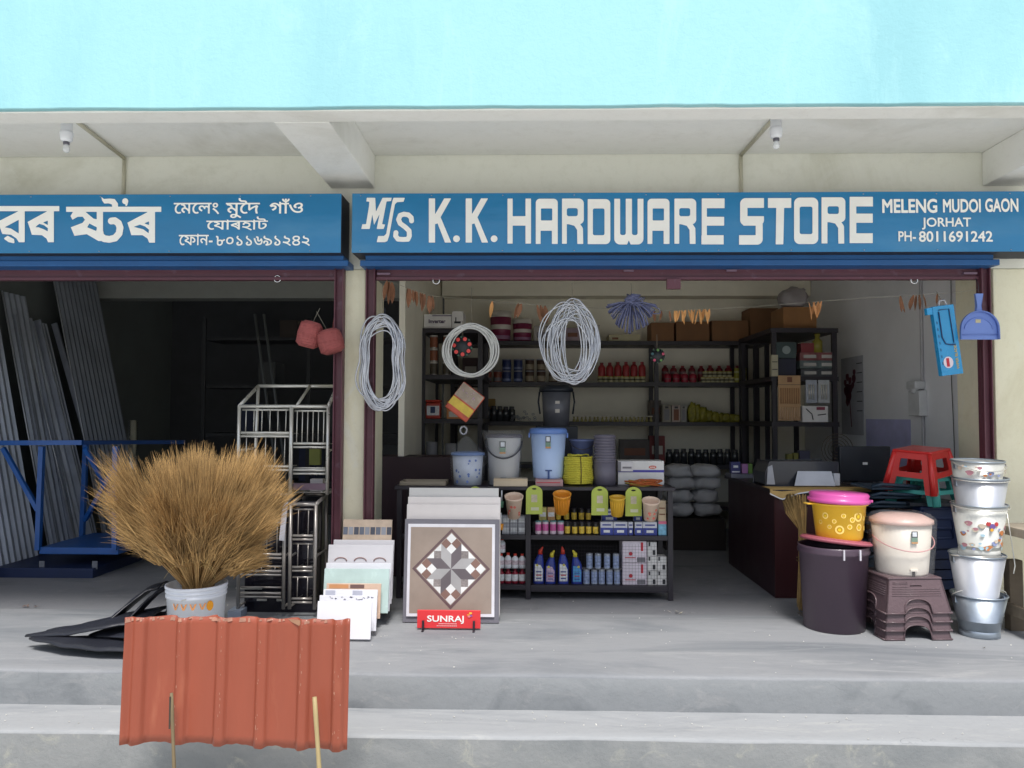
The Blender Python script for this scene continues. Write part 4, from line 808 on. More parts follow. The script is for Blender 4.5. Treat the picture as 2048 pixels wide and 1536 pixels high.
row(pg, 2, 1470, 1496, YB, zbs[3], 'pot', 'olive pots at the end of the back shelf', '{} olive pot from the left, bottom row', .001); row(pg, 2, 1470, 1496, YB, zbs[3]+.0755, 'pot', 'olive pots at the end of the back shelf', '{} olive pot from the left, top row', .001)
# third shelf
def tap_proto(seed):
    r2 = random.Random(seed); t = thing('brass_fitting', None, 'fitting'); m_ = M('pale_brass', S(176, 166, 110), .4, .4, var=.2, scale=30)
    MB().lathe([(0, 0), (.016, 0), (.016, .02), (.008, .028), (.008, .045), (.013, .05), (0, .055)], 10).build('valve_body', m_, t)
    MB().tube([(0, 0, .03), (0, -.02, .034), (0, -.034, .015)], .006, 6).build('spout', m_, t); MB().box(-.02, .02, -.004, .004, .0555, .062).build('handle', dim_white, t); return t
pf = tap_proto(1); PARK.append(pf)
row(pf, 20, 1144, 1306, YB-.0, zbs[2], 'fitting', 'small brass fittings on the third back shelf', '{} small brass fitting from the left on the third shelf of the back rack', .006)
for k, (a, b) in enumerate(((1325, 1342), (1344, 1361), (1362, 1373))):
    carton('upright_pack', '%s upright pack of three on the third back shelf' % ['plain beige', 'white and brown', 'narrow pale'][k], 'pack', (a, 808, b, 842), YB, .1, M('pack_beige%d' % k, [S(150, 144, 128), S(176, 160, 150), S(150, 148, 140)][k], .6), 'upright packs on the third back shelf', z=zbs[2], marks=(('print_band', .2, .1, .8, .75, [M('grey_print', S(120, 118, 124)), brown_lab, M('grey_print', S(120, 118, 124))][k]), ('print_mark', .3, .8, .7, .92, black_print)))
for k in range(9):
    a = 1377+k*11.5+rnd.uniform(-2, 2); hh = [38, 34, 30, 24, 20, 18, 18, 16, 15][k]
    blob('paint_pouch', '%s olive yellow pouch from the left on the third back shelf' % ORD[k], 'pouch', (a, 842-hh, a+17, 842), YB+.02*(k % 2), M('olive_pouch', S(130, 124, 34), .5, var=.5, scale=30), z=zbs[2], amp=.35, group='olive yellow pouches on the third back shelf', seed=k*3)
def jar_proto(r, h, glass, lid):
    t = thing('glass_jar', None, 'jar'); MB().lathe([(0, 0), (r, 0), (r, h*.75), (r*.7, h*.84)], 14).build('jar_body', glass, t); MB().lathe([(r*.75, h*.84), (r*.75, h), (0, h)], 14).build('lid', lid, t); return t
pj = jar_proto(.035, .16, M('smoky_jar', S(60, 62, 66), .15, spec=.8, var=.3, scale=15), M('dark_lid', S(70, 70, 74), .4)); PARK.append(pj)
row(pj, 5, 968, 1030, YB+.05, zbs[2], 'jar', 'smoky jars on the third back shelf', '{} smoky jar from the left on the third back shelf')
row(pj, 10, 1332, 1478, YB+.05, zbs[1], 'jar', 'smoky jars on the fourth back shelf', '{} smoky jar from the left on the fourth back shelf')
mb = MB()
for k in range(26):
    a, b = rnd.uniform(-.13, .13), rnd.uniform(-.03, .03); z_ = abs(rnd.gauss(0, .035)); mb.tube([(a+.014*math.cos(q), b, z_+.014+.014*math.sin(q)*.6) for q in np.linspace(0, 2*PI, 9, endpoint=False)], .003, 4, True)
tag(mb.build('metal_hooks', M('dull_metal', S(150, 152, 158), .3, .8), loc=(X(1045, YB), YB+.03, zbs[2])), 'loose heap of small metal rings on the third back shelf', 'hardware', kind='stuff')
t = thing('paint_tin', 'red paint tin with white and blue label on the left rack', 'tin', (X(865, YE), YE+.08, zl[1])); h = Z(800, YE)-Z(838, YE)
MB().box(-.065, .065, -.06, .06, 0, h*.86).build('tin', M('red_tin', S(176, 52, 36), .4), t, bevel=.012); MB().box(-.067, .067, -.062, .062, h*.865, h).build('lid', M('red_tin', S(176, 52, 36)), t, bevel=.01)
MB().decal(-.055, .055, h*.18, h*.68, -.0605).build('label', white_lab, t); MB().decal(-.022, .02, h*.3, h*.64, -.0612).build('print_mark', M('navy_print', S(44, 58, 96)), t)
carton('carton', 'orange and cream packet behind the hanging snack bag on the left rack', 'packet', (893, 802, 925, 838), YE, .08, M('orange_pack', S(186, 120, 60), .5), z=zl[1], marks=(('print_band', .15, .1, .8, .4, dim_white), ('print_mark', .2, .5, .6, .85, M('gold_print', S(200, 170, 80)))))
for k, (a, b, y0) in enumerate(((850, 872, 885), (888, 910, 888))):
    cx, z0, w_, h = rect(a, y0, b, 925, YE); t = thing('paper_roll', ['white roll standing at the left on the low shelf of the left rack', 'white roll standing behind the floral tub on the left rack'][k], 'roll', (cx, YE+.08, zl[0]), 'white rolls on the left rack'); MB().lathe([(0, 0), (w_/2, 0), (w_/2, h), (w_/4, h), (w_/4, h-.02), (0, h-.02)], 20).build('roll_body', M('dull_white', S(150, 150, 154), .7), t)
# cement sacks
k = 0
for r_, (y1, n_) in enumerate(((1035, 2), (1008, 2), (982, 2), (958, 2))):
    for c in range(n_):
        a = 1338+c*53+(r_ % 2)*(-4); blob('cement_sack', 'grey cement sack, %s of the %s layer of the pile at the back' % (['left', 'right'][c], ['bottom', 'second', 'third', 'top'][r_]), 'sack', (a, y1-28, a+56, y1), 7.0, M('sack_cloth', S(178, 178, 180), .8, bump=.4, bscale=20), amp=.22, group='grey cement sacks piled at the back', seed=k, depth=1.2); k += 1
MB().box(X(1330, 7.0), X(1450, 7.0), 0, .5, 0, Z(1035, 7.0)-.002).build('wooden_pallet', M('dark_wood', S(48, 40, 36), .8), loc=(0, 7.0, 0)); tag(bpy.data.objects['wooden_pallet'], 'dark low wooden platform under the grey cement sacks', 'platform')
# more stock crammed on the back rack
for k, (a, y0, b, sh, dy_, c_, lab) in enumerate(((1132, 655, 1160, 4, .05, S(150, 130, 140), 'mauve carton on the back rack behind the large wire coil'), (1162, 648, 1200, 4, .1, S(176, 170, 160), 'pale carton on the back rack behind the large wire coil'),
  (1300, 800, 1322, 2, .2, S(100, 90, 84), 'dim brown carton beside the upright packs'), (1150, 888, 1186, 1, .1, S(90, 86, 92), 'dim grey carton on the fourth back shelf behind the ribbed pots'), (1240, 880, 1300, 1, .12, S(84, 78, 76), 'wide dim carton on the fourth back shelf'), (1300, 872, 1330, 1, .1, S(120, 50, 50), 'dark red narrow carton on the fourth back shelf'),
  (985, 880, 1030, 1, .1, S(110, 104, 96), 'dim beige carton on the fourth back shelf behind the white bin'), (925, 715, 958, 3, .1, S(80, 60, 60), 'dark carton on the left part of the back rack'), (968, 798, 990, 2, .22, S(150, 120, 60), 'ochre carton behind the smoky jars'))):
    carton('stock_carton', lab, 'box', (a, y0, b, [0, 928, 843, 764, 682][sh]), YB+dy_, .15, M('stock%d' % k, c_, .6, var=.2, scale=8), 'cartons of stock on the back rack', z=zbs[sh], marks=(('print_band', .15, .35, .85, .65, dim_white if k % 2 else brown_lab),), rz=rnd.uniform(-.06, .06))
row(py, 9, 1196, 1292, YB-.07, zbs[3], 'pot', 'small pots before the red bottles', '{} small pot from the left before the red bottles', .002)
row(pb, 2, 1240, 1290, YB+.1, zbs[1], 'can', 'brown paint cans on the fourth back shelf', '{} brown paint can on the fourth back shelf', .004) if False else None
# items on the right rack
t = carton('round_print_box', 'dark teal box with a pale disc on the right rack top shelf', 'box', (1553, 672, 1592, 704), YE-.03, .1, M('dark_teal', S(54, 70, 72), .5))
t.location.z = zr[2]+.16; mb = MB(); mb._add([(.0+.036*math.cos(a), -.0525, .07+.036*math.sin(a)) for a in np.linspace(0, 2*PI, 20, endpoint=False)], [tuple(range(20))]); mb.build('pale_disc', M('pale_teal', S(140, 152, 152)), t)
carton('carton', 'tall dark blue carton under the teal box on the right rack', 'box', (1555, 704, 1592, 751), YE+.03, .2, M('navy_box', S(32, 34, 56), .5), z=zr[2])
carton('upright_pack', 'cream printed pack with three lines at the left edge of the right rack', 'pack', (1543, 708, 1556, 751), YE-.04, .05, M('cream_pack', S(170, 164, 140), .5), z=zr[2], marks=(('print_line', .1, .3, .9, .34, black_print), ('print_line', .1, .65, .9, .69, black_print)))
for k, (a, y0, b, y1) in enumerate(((1600, 704, 1672, 720), (1600, 720, 1672, 736), (1602, 736, 1670, 751))):
    carton('fitting_box', 'flat %s box with glossy fitting, %s of the pile on the right rack' % (['red and silver', 'teal grey', 'dark grey'][k], ['top', 'middle', 'bottom'][k]), 'box', (a, y0, b, y1), YE-.0, .2, M('fit%d' % k, [S(120, 70, 72), S(84, 96, 98), S(62, 66, 72)][k], .35, var=.4, scale=14), 'flat boxes piled on the right rack', z=zr[2]+[.141, .0705, 0][k], marks=(('shiny_print', .1, .3, .45, .7, M('shiny_print', S(190, 188, 184), .25, .5)), ('shiny_print', .6, .3, .9, .7, M('shiny_print', S(190, 188, 184)))))
carton('carton', 'dark red box on the flat fitting boxes of the right rack', 'box', (1602, 684, 1628, 703), YE+.03, .1, M('dark_red_box', S(130, 50, 56), .5), z=zr[2]+.213)
p_ = thing('yellow_bottle', 'yellow green bottle standing on the flat boxes of the right rack', 'bottle', (X(1641, YE), YE+.05, zr[2]+.213)); MB().lathe([(0, 0), (.042, 0), (.042, .1), (.02, .125), (.02, .15)], 16).build('bottle_body', M('olive_yellow', S(140, 132, 50), .4), p_); MB().lathe([(.023, .148), (.023, .165), (0, .165)], 12).build('cap', M('olive_yellow', S(140, 132, 50)), p_)
YH = YE-.06
t = carton('brush_card', 'tan display card with rows of thin brushes hanging on the right rack', 'card', (1557, 751, 1601, 812), YH, .01, M('tan_card', S(184, 148, 108), .6), marks=(('card_line', 0, .69, 1, .705, black_print), ('print_mark', .4, .78, .62, .95, brown_lab)))
for k in range(9): MB().tube([(-.075+.019*k, -.009, .02), (-.075+.019*k, -.009, .155)], .004, 5).build('brush', M('brush_wood', S(158, 112, 72), .6), t)
t = carton('brush_card', 'lower tan display card with thin brushes on the right rack', 'card', (1557, 812, 1601, 841), YH, .01, M('tan_card', S(184, 148, 108)))
for k in range(9): MB().tube([(-.08+.02*k, -.009, .008), (-.08+.02*k+.004, -.009, .115)], .0045, 5).build('brush', M('brush_pale', S(200, 170, 140), .6), t)
for k, (a, b) in enumerate(((1612, 1634), (1637, 1659))):
    t = carton('blister_pack', '%s silver blister pack with tools hanging on the right rack' % ['left dim', 'right bright'][k], 'pack', (a, 760, b, 806), YH, .008, M('blister%d' % k, [S(166, 172, 184), S(176, 180, 184)][k], .35, var=.15, scale=30), 'silver blister packs on the right rack')
    for q in range(3): MB().tube([(-.022+.02*q, -.008, .03), (-.022+.02*q, -.008, .16)], .005, 5).build('tool', chrome, t)
t = carton('bracket_box', 'white box with two dark bracket drawings and red oval on the right rack', 'box', (1605, 808, 1656, 840), YH, .12, M('white_box', S(220, 218, 216)), z=zr[1]+.0, marks=(('red_oval', .55, .75, .88, .95, M('dull_red', S(140, 60, 80))),))
for pts in (((-.08, .115), (-.03, .07), (-.02, .02)), ((.02, .06), (.09, .07))): mb = MB(); mb.tube([(x, -.064, z) for x, z in pts], .004, 5); mb.build('bracket_print', black_print, t)
for k, (a, y0, w_, m_) in enumerate(((1575, 905, 10, M('olive_small', S(130, 126, 60))), (1588, 903, 9, M('olive_small', S(130, 126, 60))), (1600, 898, 20, M('grey_blue_small', S(84, 84, 104))))):
    carton('small_pack', '%s small pack behind the printer on the right rack low shelf' % ['left olive', 'middle olive', 'grey blue'][k], 'pack', (a, y0, a+w_, 945), YE-.02, .06, m_, z=zr[0])
# calendar, papers, conduit and switch boxes on the right wall (x = 2.93)
def wall_rect(px0, py0, px1, py1, xw=2.925):
    def hit(px, py): d = ray(px, py); return CAM+d*(xw/d.x)
    a, b = hit(px0, py0), hit(px1, py1); c = hit(px0, py1); return a.y, b.y, c.z, a.z
def wallboard(name, label, cat, px, mat, th=.003, group=None):
    y0, y1, z0, z1 = wall_rect(*px); zc0 = hitz(px[0], px[3]); t = thing(name, label, cat, (2.927, y0, z0), group)
    MB().box(-th, 0, y1-y0, 0, 0, z1-z0).build('sheet', mat, t); return t, y1-y0, z1-z0
def hitz(px, py): d = ray(px, py); return (CAM+d*(2.925/d.x)).z
t, dy, hh = wallboard('wall_calendar', 'white wall calendar with dark red flower picture on the right wall', 'calendar', (1682, 718, 1728, 868), M('calendar_paper', S(176, 178, 186), .7))
fr = M('dark_rose', S(96, 40, 60), .6)
for u, v, s_ in ((.3, .75, .035), (.2, .68, .03), (.42, .7, .035), (.3, .6, .05), (.45, .6, .04), (.22, .57, .04), (.35, .5, .06), (.3, .43, .04), (.6, .72, .04), (.62, .8, .03), (.55, .64, .03)):
    mb = MB(); mb._add([(-.0045, dy*u+s_*.9*math.cos(a)*1.2, hh*v+s_*math.sin(a)*(1+.2*math.sin(3*a))) for a in np.linspace(0, 2*PI, 12, endpoint=False)], [tuple(range(12))]); mb.build('flower_print', fr, t)
MB().tube([(-.005, dy*.4, hh*.45), (-.005, dy*.48, hh*.1)], .004, 4).build('stem_print', fr, t)
for q in range(6): MB().box(-.0045, -.0035, dy*.96, dy*.72, hh*(.3+.12*q), hh*(.3+.12*q)+.008).build('date_line', black_print, t)
wallboard('wall_paper', 'lilac sheet of paper taped low on the right wall beside the calendar', 'poster', (1732, 838, 1822, 925), M('lilac_paper', S(186, 186, 226), .7))
yc_ = lambda px: (CAM+ray(px, 800)*(2.925/ray(px, 800).x)).y
t = thing('wall_conduit', 'grey white conduit pipe running down the right wall to the switch boxes', 'conduit', (2.915, yc_(1848), 0)); MB().tube([(0, 0, hitz(1848, 785)), (0, 0, 2.85)], .012, 8).build('pipe', M('grey_white_pvc', S(176, 176, 180), .5), t); MB().tube([(0, 0, .5), (0, 0, hitz(1848, 832))], .012, 8).build('pipe', M('grey_white_pvc', S(176, 176, 180)), t)
t = thing('switch_box', 'white switch board with small socket above it on the right wall', 'switch', (2.93, yc_(1848), hitz(1840, 832)))
MB().box(-.06, 0, .13, -.04, 0, .19).build('switch_plate', M('pvc_white', S(206, 208, 210), .4), t, bevel=.006); MB().box(-.08, 0, .12, -.02, .2, .26).build('socket', M('pvc_white', S(206, 208, 210)), t, bevel=.01); MB().lathe([(0, -.1), (.028, -.1), (.032, -.04), (0, -.04)], 14).build('plug', M('pvc_white', S(206, 208, 210)), t, loc=(-.05, .04, .27))
for px, lab in ((1908, 'thin black cable hanging down the right wall by the doorway'),):
    y_ = yc_(px); tag(MB().tube([(2.915, y_+.01*math.sin(z*5), z) for z in np.linspace(.4, 2.3, 30)], .003, 5).build('black_cable', M('dark_cable', S(50, 50, 58), .5)), lab, 'cable')

# ------------------------------------------------------------------ desk with printer and monitor
xd0 = 1.62; yd = 5.2; hd = Z(976, yd)
t = thing('wooden_desk', 'dark maroon wooden desk standing inside the right shop', 'desk', (xd0, yd, 0)); dm = M('maroon_laminate', S(58, 24, 28), .4, var=.2, scale=4, stretch=(2, 2, .3), coat=.2)
MB().box(0, .95, 0, .025, 0, hd-.026).build('front_panel', dm, t); MB().box(.0, .025, .0255, 1.2, 0, hd-.026).build('side_panel', M('maroon_side', S(48, 26, 34), .45), t); MB().box(-.02, .98, -.02, 1.25, hd-.025, hd).build('desk_top', M('dark_top', S(38, 30, 36), .4), t, bevel=.003)
MB().box(.93, .95, .0255, 1.2, 0, hd-.026).build('side_panel', dm, t)
# cloth sheet over desk edge
mb = MB(); n = 40; vs = []
for i in range(n+1):
    u = i/n; x = -.035+u*.66; dz = .035*max(0, 1-abs(u-.12)/.16)+.012*math.sin(u*9)+.012
    vs += [(x, .16, .002+.004), (x, -.015, .006+.002*math.sin(u*14)), (x, -.026, .001-dz*.6), (x-.004, -.03, -dz), (x-.004, -.031, -dz-.008)]
mb._add(vs, [(i*5+j, (i+1)*5+j, (i+1)*5+j+1, i*5+j+1) for i in range(n) for j in range(4)], 0, True); mb.mi = [1 if k % 4 == 3 else 0 for k in range(len(mb.f))]
tag(mb.build('table_cloth', [M('yellow_cloth', S(190, 156, 96), .7, var=.1, scale=14), white_pl], loc=(xd0, yd, hd)), 'yellow plastic cloth with white hem hanging over the desk front edge', 'tablecloth')
# printer
cx, z0, w_, h = rect(1538, 928, 1682, 974, yd+.14); t = thing('desk_printer', 'black and white printer with white paper tray on the desk', 'printer', (cx, yd+.3, hd+.008), )
mb = MB(); P = [(-w_/2, 0), (w_/2, 0), (w_/2, h), (-w_/2+.03, h), (-w_/2, h*.55)]; mb.prism([P], -.1, .2); mb.build('printer_body', M('black_printer', S(44, 48, 58), .3, coat=.3), t, bevel=.008)
mb = MB(); mb._add([(-.075, -.17, .005), (.2, -.17, .005), (.2, -.102, h*.62), (-.03, -.102, h*.62)], [(0, 1, 2, 3)]); mb.build('paper_tray', M('printer_white', S(206, 210, 220), .4), t, solid=.006)
MB().box(.205, .245, -.14, -.101, .004, h*.55).build('side_flap', M('printer_white', S(206, 210, 220)), t, bevel=.004)
mb = MB(); mb._add([(-w_/2-.004, -.125, .01), (-w_/2+.05, -.135, .01), (-w_/2+.04, -.105, h*.9), (-w_/2+.01, -.105, h*.8)], [(0, 1, 2, 3)]); mb.build('film_wrap', M('milky_film', S(196, 198, 206)), t)
cx, z0, w_, h = rect(1680, 896, 1781, 966, yd+.3); t = thing('computer_monitor', 'black computer monitor seen from behind with a white tag on the desk', 'monitor', (cx, yd+.3, hd)); MB().box(-w_/2, w_/2, 0, .04, .03, h+.03).build('screen_back', M('black_plastic', S(28, 34, 44), .45), t, bevel=.006)
MB().box(-.05, .05, .0, .1, 0, .03).build('stand', black_st, t); MB().decal(-.018, .016, h*.6, h*.67, -.0015).build('white_tag', white_lab, t)
MB().tube([(-w_/2-.14, -.1, .09), (-w_/2-.08, -.12, .08), (-w_/2-.03, -.13, .03), (-w_/2+.06, -.12, .015), (-w_/2+.1, -.1, .012)], .004, 5).build('cable', black_st, t)
for k, (a, y0, b, y1, m_, lab) in enumerate(((1462, 921, 1481, 944, M('indigo_box', S(60, 62, 116), .4), 'indigo small carton with white frame on the far end of the desk'), (1484, 927, 1496, 946, M('violet_box', S(160, 110, 160), .5), 'violet small carton beside the indigo one on the desk'), (1497, 927, 1505, 946, M('green_box', S(96, 130, 60), .5), 'narrow green carton beside the violet one on the desk'))):
    o = carton('small_carton', lab, 'box', (a, y0, b, y1), yd+1.0, .05, m_, z=hd+.03, marks=(('print_band', .1, .1, .9, .2, white_lab), ('print_mark', .25, .5, .75, .7, white_lab)) if k == 0 else ())
tag(MB().box(-.05, .17, -.06, .12, 0, .029).build('book', M('grey_book', S(110, 112, 124), .5), loc=(X(1470, yd+1), yd+.99, hd+.0005)), 'grey closed book under the small cartons on the desk', 'book')
# plants-like clutter behind monitor
t = thing('round_fan', 'small dark table fan with round tan guard behind the monitor', 'fan', (X(1672, 6.3), 6.3, hd-.2)); MB().lathe([(0, 0), (.07, 0), (.07, .015), (.012, .02), (.012, .36)], 16).build('stand', black_st, t)
mb = MB()
for q in range(5): mb.tube([(.025*(q+1)*math.cos(a), -.02, .42+.025*(q+1)*math.sin(a)) for a in np.linspace(0, 2*PI, 20, endpoint=False)], .003, 4, True)
mb.build('guard', M('dull_tan', S(96, 84, 66), .6), t)

# the dark-lidded grey bin high in the middle, on a tall black stand behind the counter
cx, z0, w_, h = rect(1083, 772, 1142, 852, 6.1); t = thing('lidded_bin', 'tall grey bin with black lid standing behind the light blue bin', 'bin', (cx, 6.1, z0)); R_ = w_/2
MB().lathe([(0, 0), (R_*.86, 0), (R_*.98, h*.88), (0, h*.88)], 36).build('bin_body', M('graphite', S(104, 106, 114), .4, .2), t); MB().lathe([(R_*1.0, h*.84), (R_*1.16, h*.86), (R_*1.16, h*.92), (R_*1.0, h*1.0), (R_*.5, h*1.04), (0, h*1.04)], 36).build('lid', M('black_plastic', S(28, 34, 44)), t)
for s_ in (-1, 1): MB().tube([(s_*R_*1.14, 0, h*.85), (s_*R_*1.22, -.02, h*.6), (s_*R_*1.1, -.04, h*.3)], .007, 6).build('handle', M('black_plastic', S(28, 34, 44)), t)
MB().decal(-.012, .022, h*.55, h*.62, -R_-.002).build('label', dim_white, t); MB().decal(-.012, .022, h*.33, h*.42, -R_*.96-.004).build('label', dim_white, t)
tag(MB().box(-.16, .16, -.14, .2, 0, z0-.001).build('tall_crate', M('black_plastic', S(28, 34, 44)), loc=(cx, 6.1, 0)), 'tall black crate carrying the grey bin behind the counter', 'crate')
t = thing('low_bench', 'dark maroon low cabinet behind the left end of the counter', 'cabinet', (X(800, 5.75), 5.7, 0)); MB().box(-.18, .42, .08, .4, 0, Z(915, 5.75)).build('cabinet_body', M('dark_maroon', S(50, 28, 36), .5), t, bevel=.004)

# ------------------------------------------------------------------ things hanging in the doorway
def coil(label, cx, cy, a, b, n, Y, seed, pinch=0, r=.0035, drift=.1, kink=1, shape=2.0, name='wire_coil', mat=None, spread=.02, tie=True):
    r2 = random.Random(seed); t = thing(name, label, 'cable', (X(cx, Y, cy), Y, Z(cy, Y, cx)), 'coils of wire hanging in the doorway')
    ph = [r2.uniform(0, 6) for _ in range(6)]
    for L in range(n):
        sa, sb = a*(1-r2.random()*drift), b*(1-r2.random()*drift*.6); dx, dz = r2.uniform(-1, 1)*a*drift*.45, -(b-sb)*r2.uniform(-.3, .9); p1, p2, p3 = r2.uniform(0, 6), r2.uniform(0, 6), r2.uniform(-.12, .12)*kink; yy = (L-n/2)*spread/n
        pts = []
        for i in range(56):
            q = 2*PI*i/56; x = math.cos(q); z = math.sin(q); pw = 1-pinch*math.exp(-((z-.05)/.35)**2)
            x_ = dx+sa*x*pw*(1+.05*kink*math.sin(2*q+p1))+p3*sb*z*.35; z_ = dz+sb*z*(1+.03*kink*math.sin(3*q+p2)); pts.append((x_, yy+.008*math.sin(2*q+p1), z_))
        MB().tube(pts, r*(1+r2.uniform(-.1, .15)), 6, True).build('wire_loop', mat or wire_m, t)
    if tie: MB().tube([(.012*math.cos(q), .02*math.sin(q), b*.93+.004*math.sin(q)) for q in np.linspace(0, 2*PI, 12, endpoint=False)], .0025, 5, True).build('tie', M('dark_tie', S(90, 74, 40)), t)
    return t
YW = 4.62
m1 = FPX/YW
coil('silver wire coil pinched at the middle hanging before the pillar', 762, 724, 50/m1, 95/m1, 20, YW, 3, pinch=.2, drift=.34, kink=1.5, r=.0046)
coil('white cable coil wound into a neat round ring in the doorway', 941, 700, 54/m1, 54/m1, 22, YW, 5, drift=.2, kink=.3, r=.0038, spread=.04, mat=M('white_cable', S(190, 190, 186), .5))
coil('large silver wire coil hanging in the middle of the doorway', 1144, 684, 53/m1, 84/m1, 28, YW, 8, drift=.55, kink=1.7, r=.0034)
for k, (px, y0, y1, lab) in enumerate(((762, 600, 634, 'pillar coil'), (941, 575, 652, 'round ring'), (1144, 566, 602, 'large coil'))):
    tag(MB().tube([(X(px, YW), YW, Z(y0 if k else 566, YW)), (X(px, YW)+.003, YW, Z(y1, YW))], .0016, 5).build('hanging_string', M('string', S(120, 110, 96), .8)), 'thin string holding the %s' % lab, 'string', 'strings in the doorway')
# blue-grey rope bundle
Yb = 4.66; t = thing('rope_bundle', 'blue grey rope bundle fanned out and knotted on a string in the doorway', 'rope', (X(1262, Yb, 605), Yb, Z(608, Yb, 1262)), 'coils of wire hanging in the doorway')
rb = M('blue_grey_rope', S(92, 96, 128), .6, var=.15, scale=30, bump=.3, bscale=150); mB = FPX/Yb
for k in range(25):
    a = -PI*.02-PI*.96*(k+rnd.uniform(-.4, .4))/24; L = (.92+.12*rnd.random())*(58 if abs(math.cos(a)) < .75 else 46)/mB
    ex, ez = math.cos(a)*46/mB*(1+.1*rnd.random()), math.sin(a)*L; yy = rnd.uniform(-.03, .02)
    MB().tube([(0, yy, .005), (ex*.45, yy-.015, ez*.2+.008), (ex*.85, yy-.02, ez*.62), (ex, yy-.01, ez*.96), (ex*.93, yy+.008, ez), (ex*.7, yy+.012, ez*.6), (.0, yy+.01, 0)], .0042, 5).build('rope_loop', rb, t)
for k in range(7): MB().tube([(rnd.uniform(-.03, .05)+.03*math.cos(q), -.03+rnd.uniform(-.004, .004), .01+rnd.uniform(-.01, .03)+.02*math.sin(q)) for q in np.linspace(0, 2*PI, 14, endpoint=False)], .005, 5, True).build('knot_loop', rb, t)
MB().tube([(.04, 0, .0), (.12, -.01, -.01), (.17, 0, -.03), (.175, 0, -.055), (.14, 0, -.06), (.11, 0, -.05)], .0035, 5).build('loose_end', rb, t)
MB().tube([(0, 0, .02), (.004, 0, .08), (0, 0, .125)], .0018, 5).build('string', M('string', S(120, 110, 96)), t)
# hanging discs with coloured lights
def reel(px, py, r_, lab, cols, Y, n):
    t = thing('hanging_reel', lab, 'reel', (X(px, Y, py), Y, Z(py, Y, px))); MB().lathe([(0, 0), (r_, 0), (r_, .03), (0, .03)], 24).build('reel_disc', M('black_reel', S(30, 36, 40), .5), t).rotation_euler = (PI/2, 0, 0)
    for k in range(n):
        a = 2*PI*k/n+.3; mb = MB(); c = (r_*.78*math.cos(a), -.036, r_*.78*math.sin(a)); mb._add([(c[0]+r_*.2*math.cos(q), c[1], c[2]+r_*.2*math.sin(q)) for q in np.linspace(0, 2*PI, 9, endpoint=False)], [tuple(range(9))]); mb.build('coloured_tab', cols[k % len(cols)], t)
        mb = MB(); a += PI/n; c = (r_*.95*math.cos(a), -.0345, r_*.95*math.sin(a)); mb._add([(c[0]+r_*.11*math.cos(q), c[1], c[2]+r_*.11*math.sin(q)) for q in np.linspace(0, 2*PI, 7, endpoint=False)], [tuple(range(7))]); mb.build('small_tab', M('dark_green_tab', S(52, 84, 66), .5), t)
    MB().tube([(0, -.0, r_), (0, 0, r_+.1)], .002, 5).build('string', M('string', S(120, 110, 96)), t)
rt_ = M('red_tab', S(214, 66, 60), .4)
reel(925, 694, .062, 'black reel with a ring of bright red tabs behind the round cable ring', [rt_], 4.75, 7)
reel(1314, 712, .05, 'dark reel with green and pink tabs hanging before the back rack', [M('pink_tab', S(180, 70, 96)), M('green_tab', S(90, 130, 70)), M('teal_tab', S(50, 90, 96))], 5.4, 5)
# hanging snack bag (printed wholesale bag)
t = thing('printed_bag', 'red and yellow printed plastic bag hanging corner up before the left rack', 'bag', (X(930, 4.9, 800), 4.9, Z(804, 4.9, 930))); s_ = .1; T = Matrix.Rotation(math.radians(37), 4, 'Y')
mb = MB(); mb.T = T; mb.box(-s_*.85, s_*.85, -.012, .012, -s_, s_); mb.build('bag_body', M('red_orange_film', S(176, 70, 44), .35, var=.35, scale=14, bump=.6, bscale=20), t, bevel=.008)
for k, (z0_, z1_, m_) in enumerate(((-s_*.65, -s_*.1, M('yellow_print2', S(206, 176, 60), .35, var=.2, scale=20)), (-.0, s_*.95, M('clear_grey_window', S(150, 134, 118), .25, var=.3, scale=14)))):
    mb = MB(); mb.T = T; mb.decal(-s_*.82, s_*.8, z0_, z1_, -.0135-.001*k); mb.build('printed_panel', m_, t)
for k in range(8):
    mb = MB(); mb.T = T; a = rnd.uniform(-.05, .05); b = rnd.uniform(.01, .08); mb.tube([(a, -.017, b), (a+rnd.uniform(-.02, .02), -.017, b+rnd.uniform(-.02, .02))], .0025, 4); mb.build('pale_print', M('pale_mauve', S(190, 160, 176)), t)
MB().tube([(0, 0, .14), (0, 0, .2)], .002, 5).build('string', M('string', S(120, 110, 96)), t)
# leaf garland on a sagging string
def cat_(x): return None
pk = [(771, 560), (860, 592), (1100, 612), (1330, 622), (1500, 614), (1700, 598), (1900, 586), (1965, 578)]
Yg = 4.72; t = thing('leaf_garland', 'string of dry orange brown leaves sagging across the right doorway', 'garland', (X(771, Yg), Yg, Z(560, Yg))); o3 = t.location
def gp(px):
    for (a, ya), (b, yb) in zip(pk[:-1], pk[1:]):
        if a <= px <= b: return at(px, ya+(yb-ya)*(px-a)/(b-a), Yg)-o3
MB().tube([gp(px) for px in np.linspace(771, 1965, 60)], .0011, 4).build('string', M('pale_string', S(150, 144, 130), .8), t)
leafm = M('dry_leaf', S(170, 118, 72), .75, var=.25, scale=20, island=.3, bump=.4, bscale=60); leafd = M('dark_dry_leaf', S(130, 88, 62), .8, var=.25, scale=20, bump=.4, bscale=60); leafo = M('orange_dry_leaf', S(196, 142, 84), .7, var=.2, scale=20)
lv = []
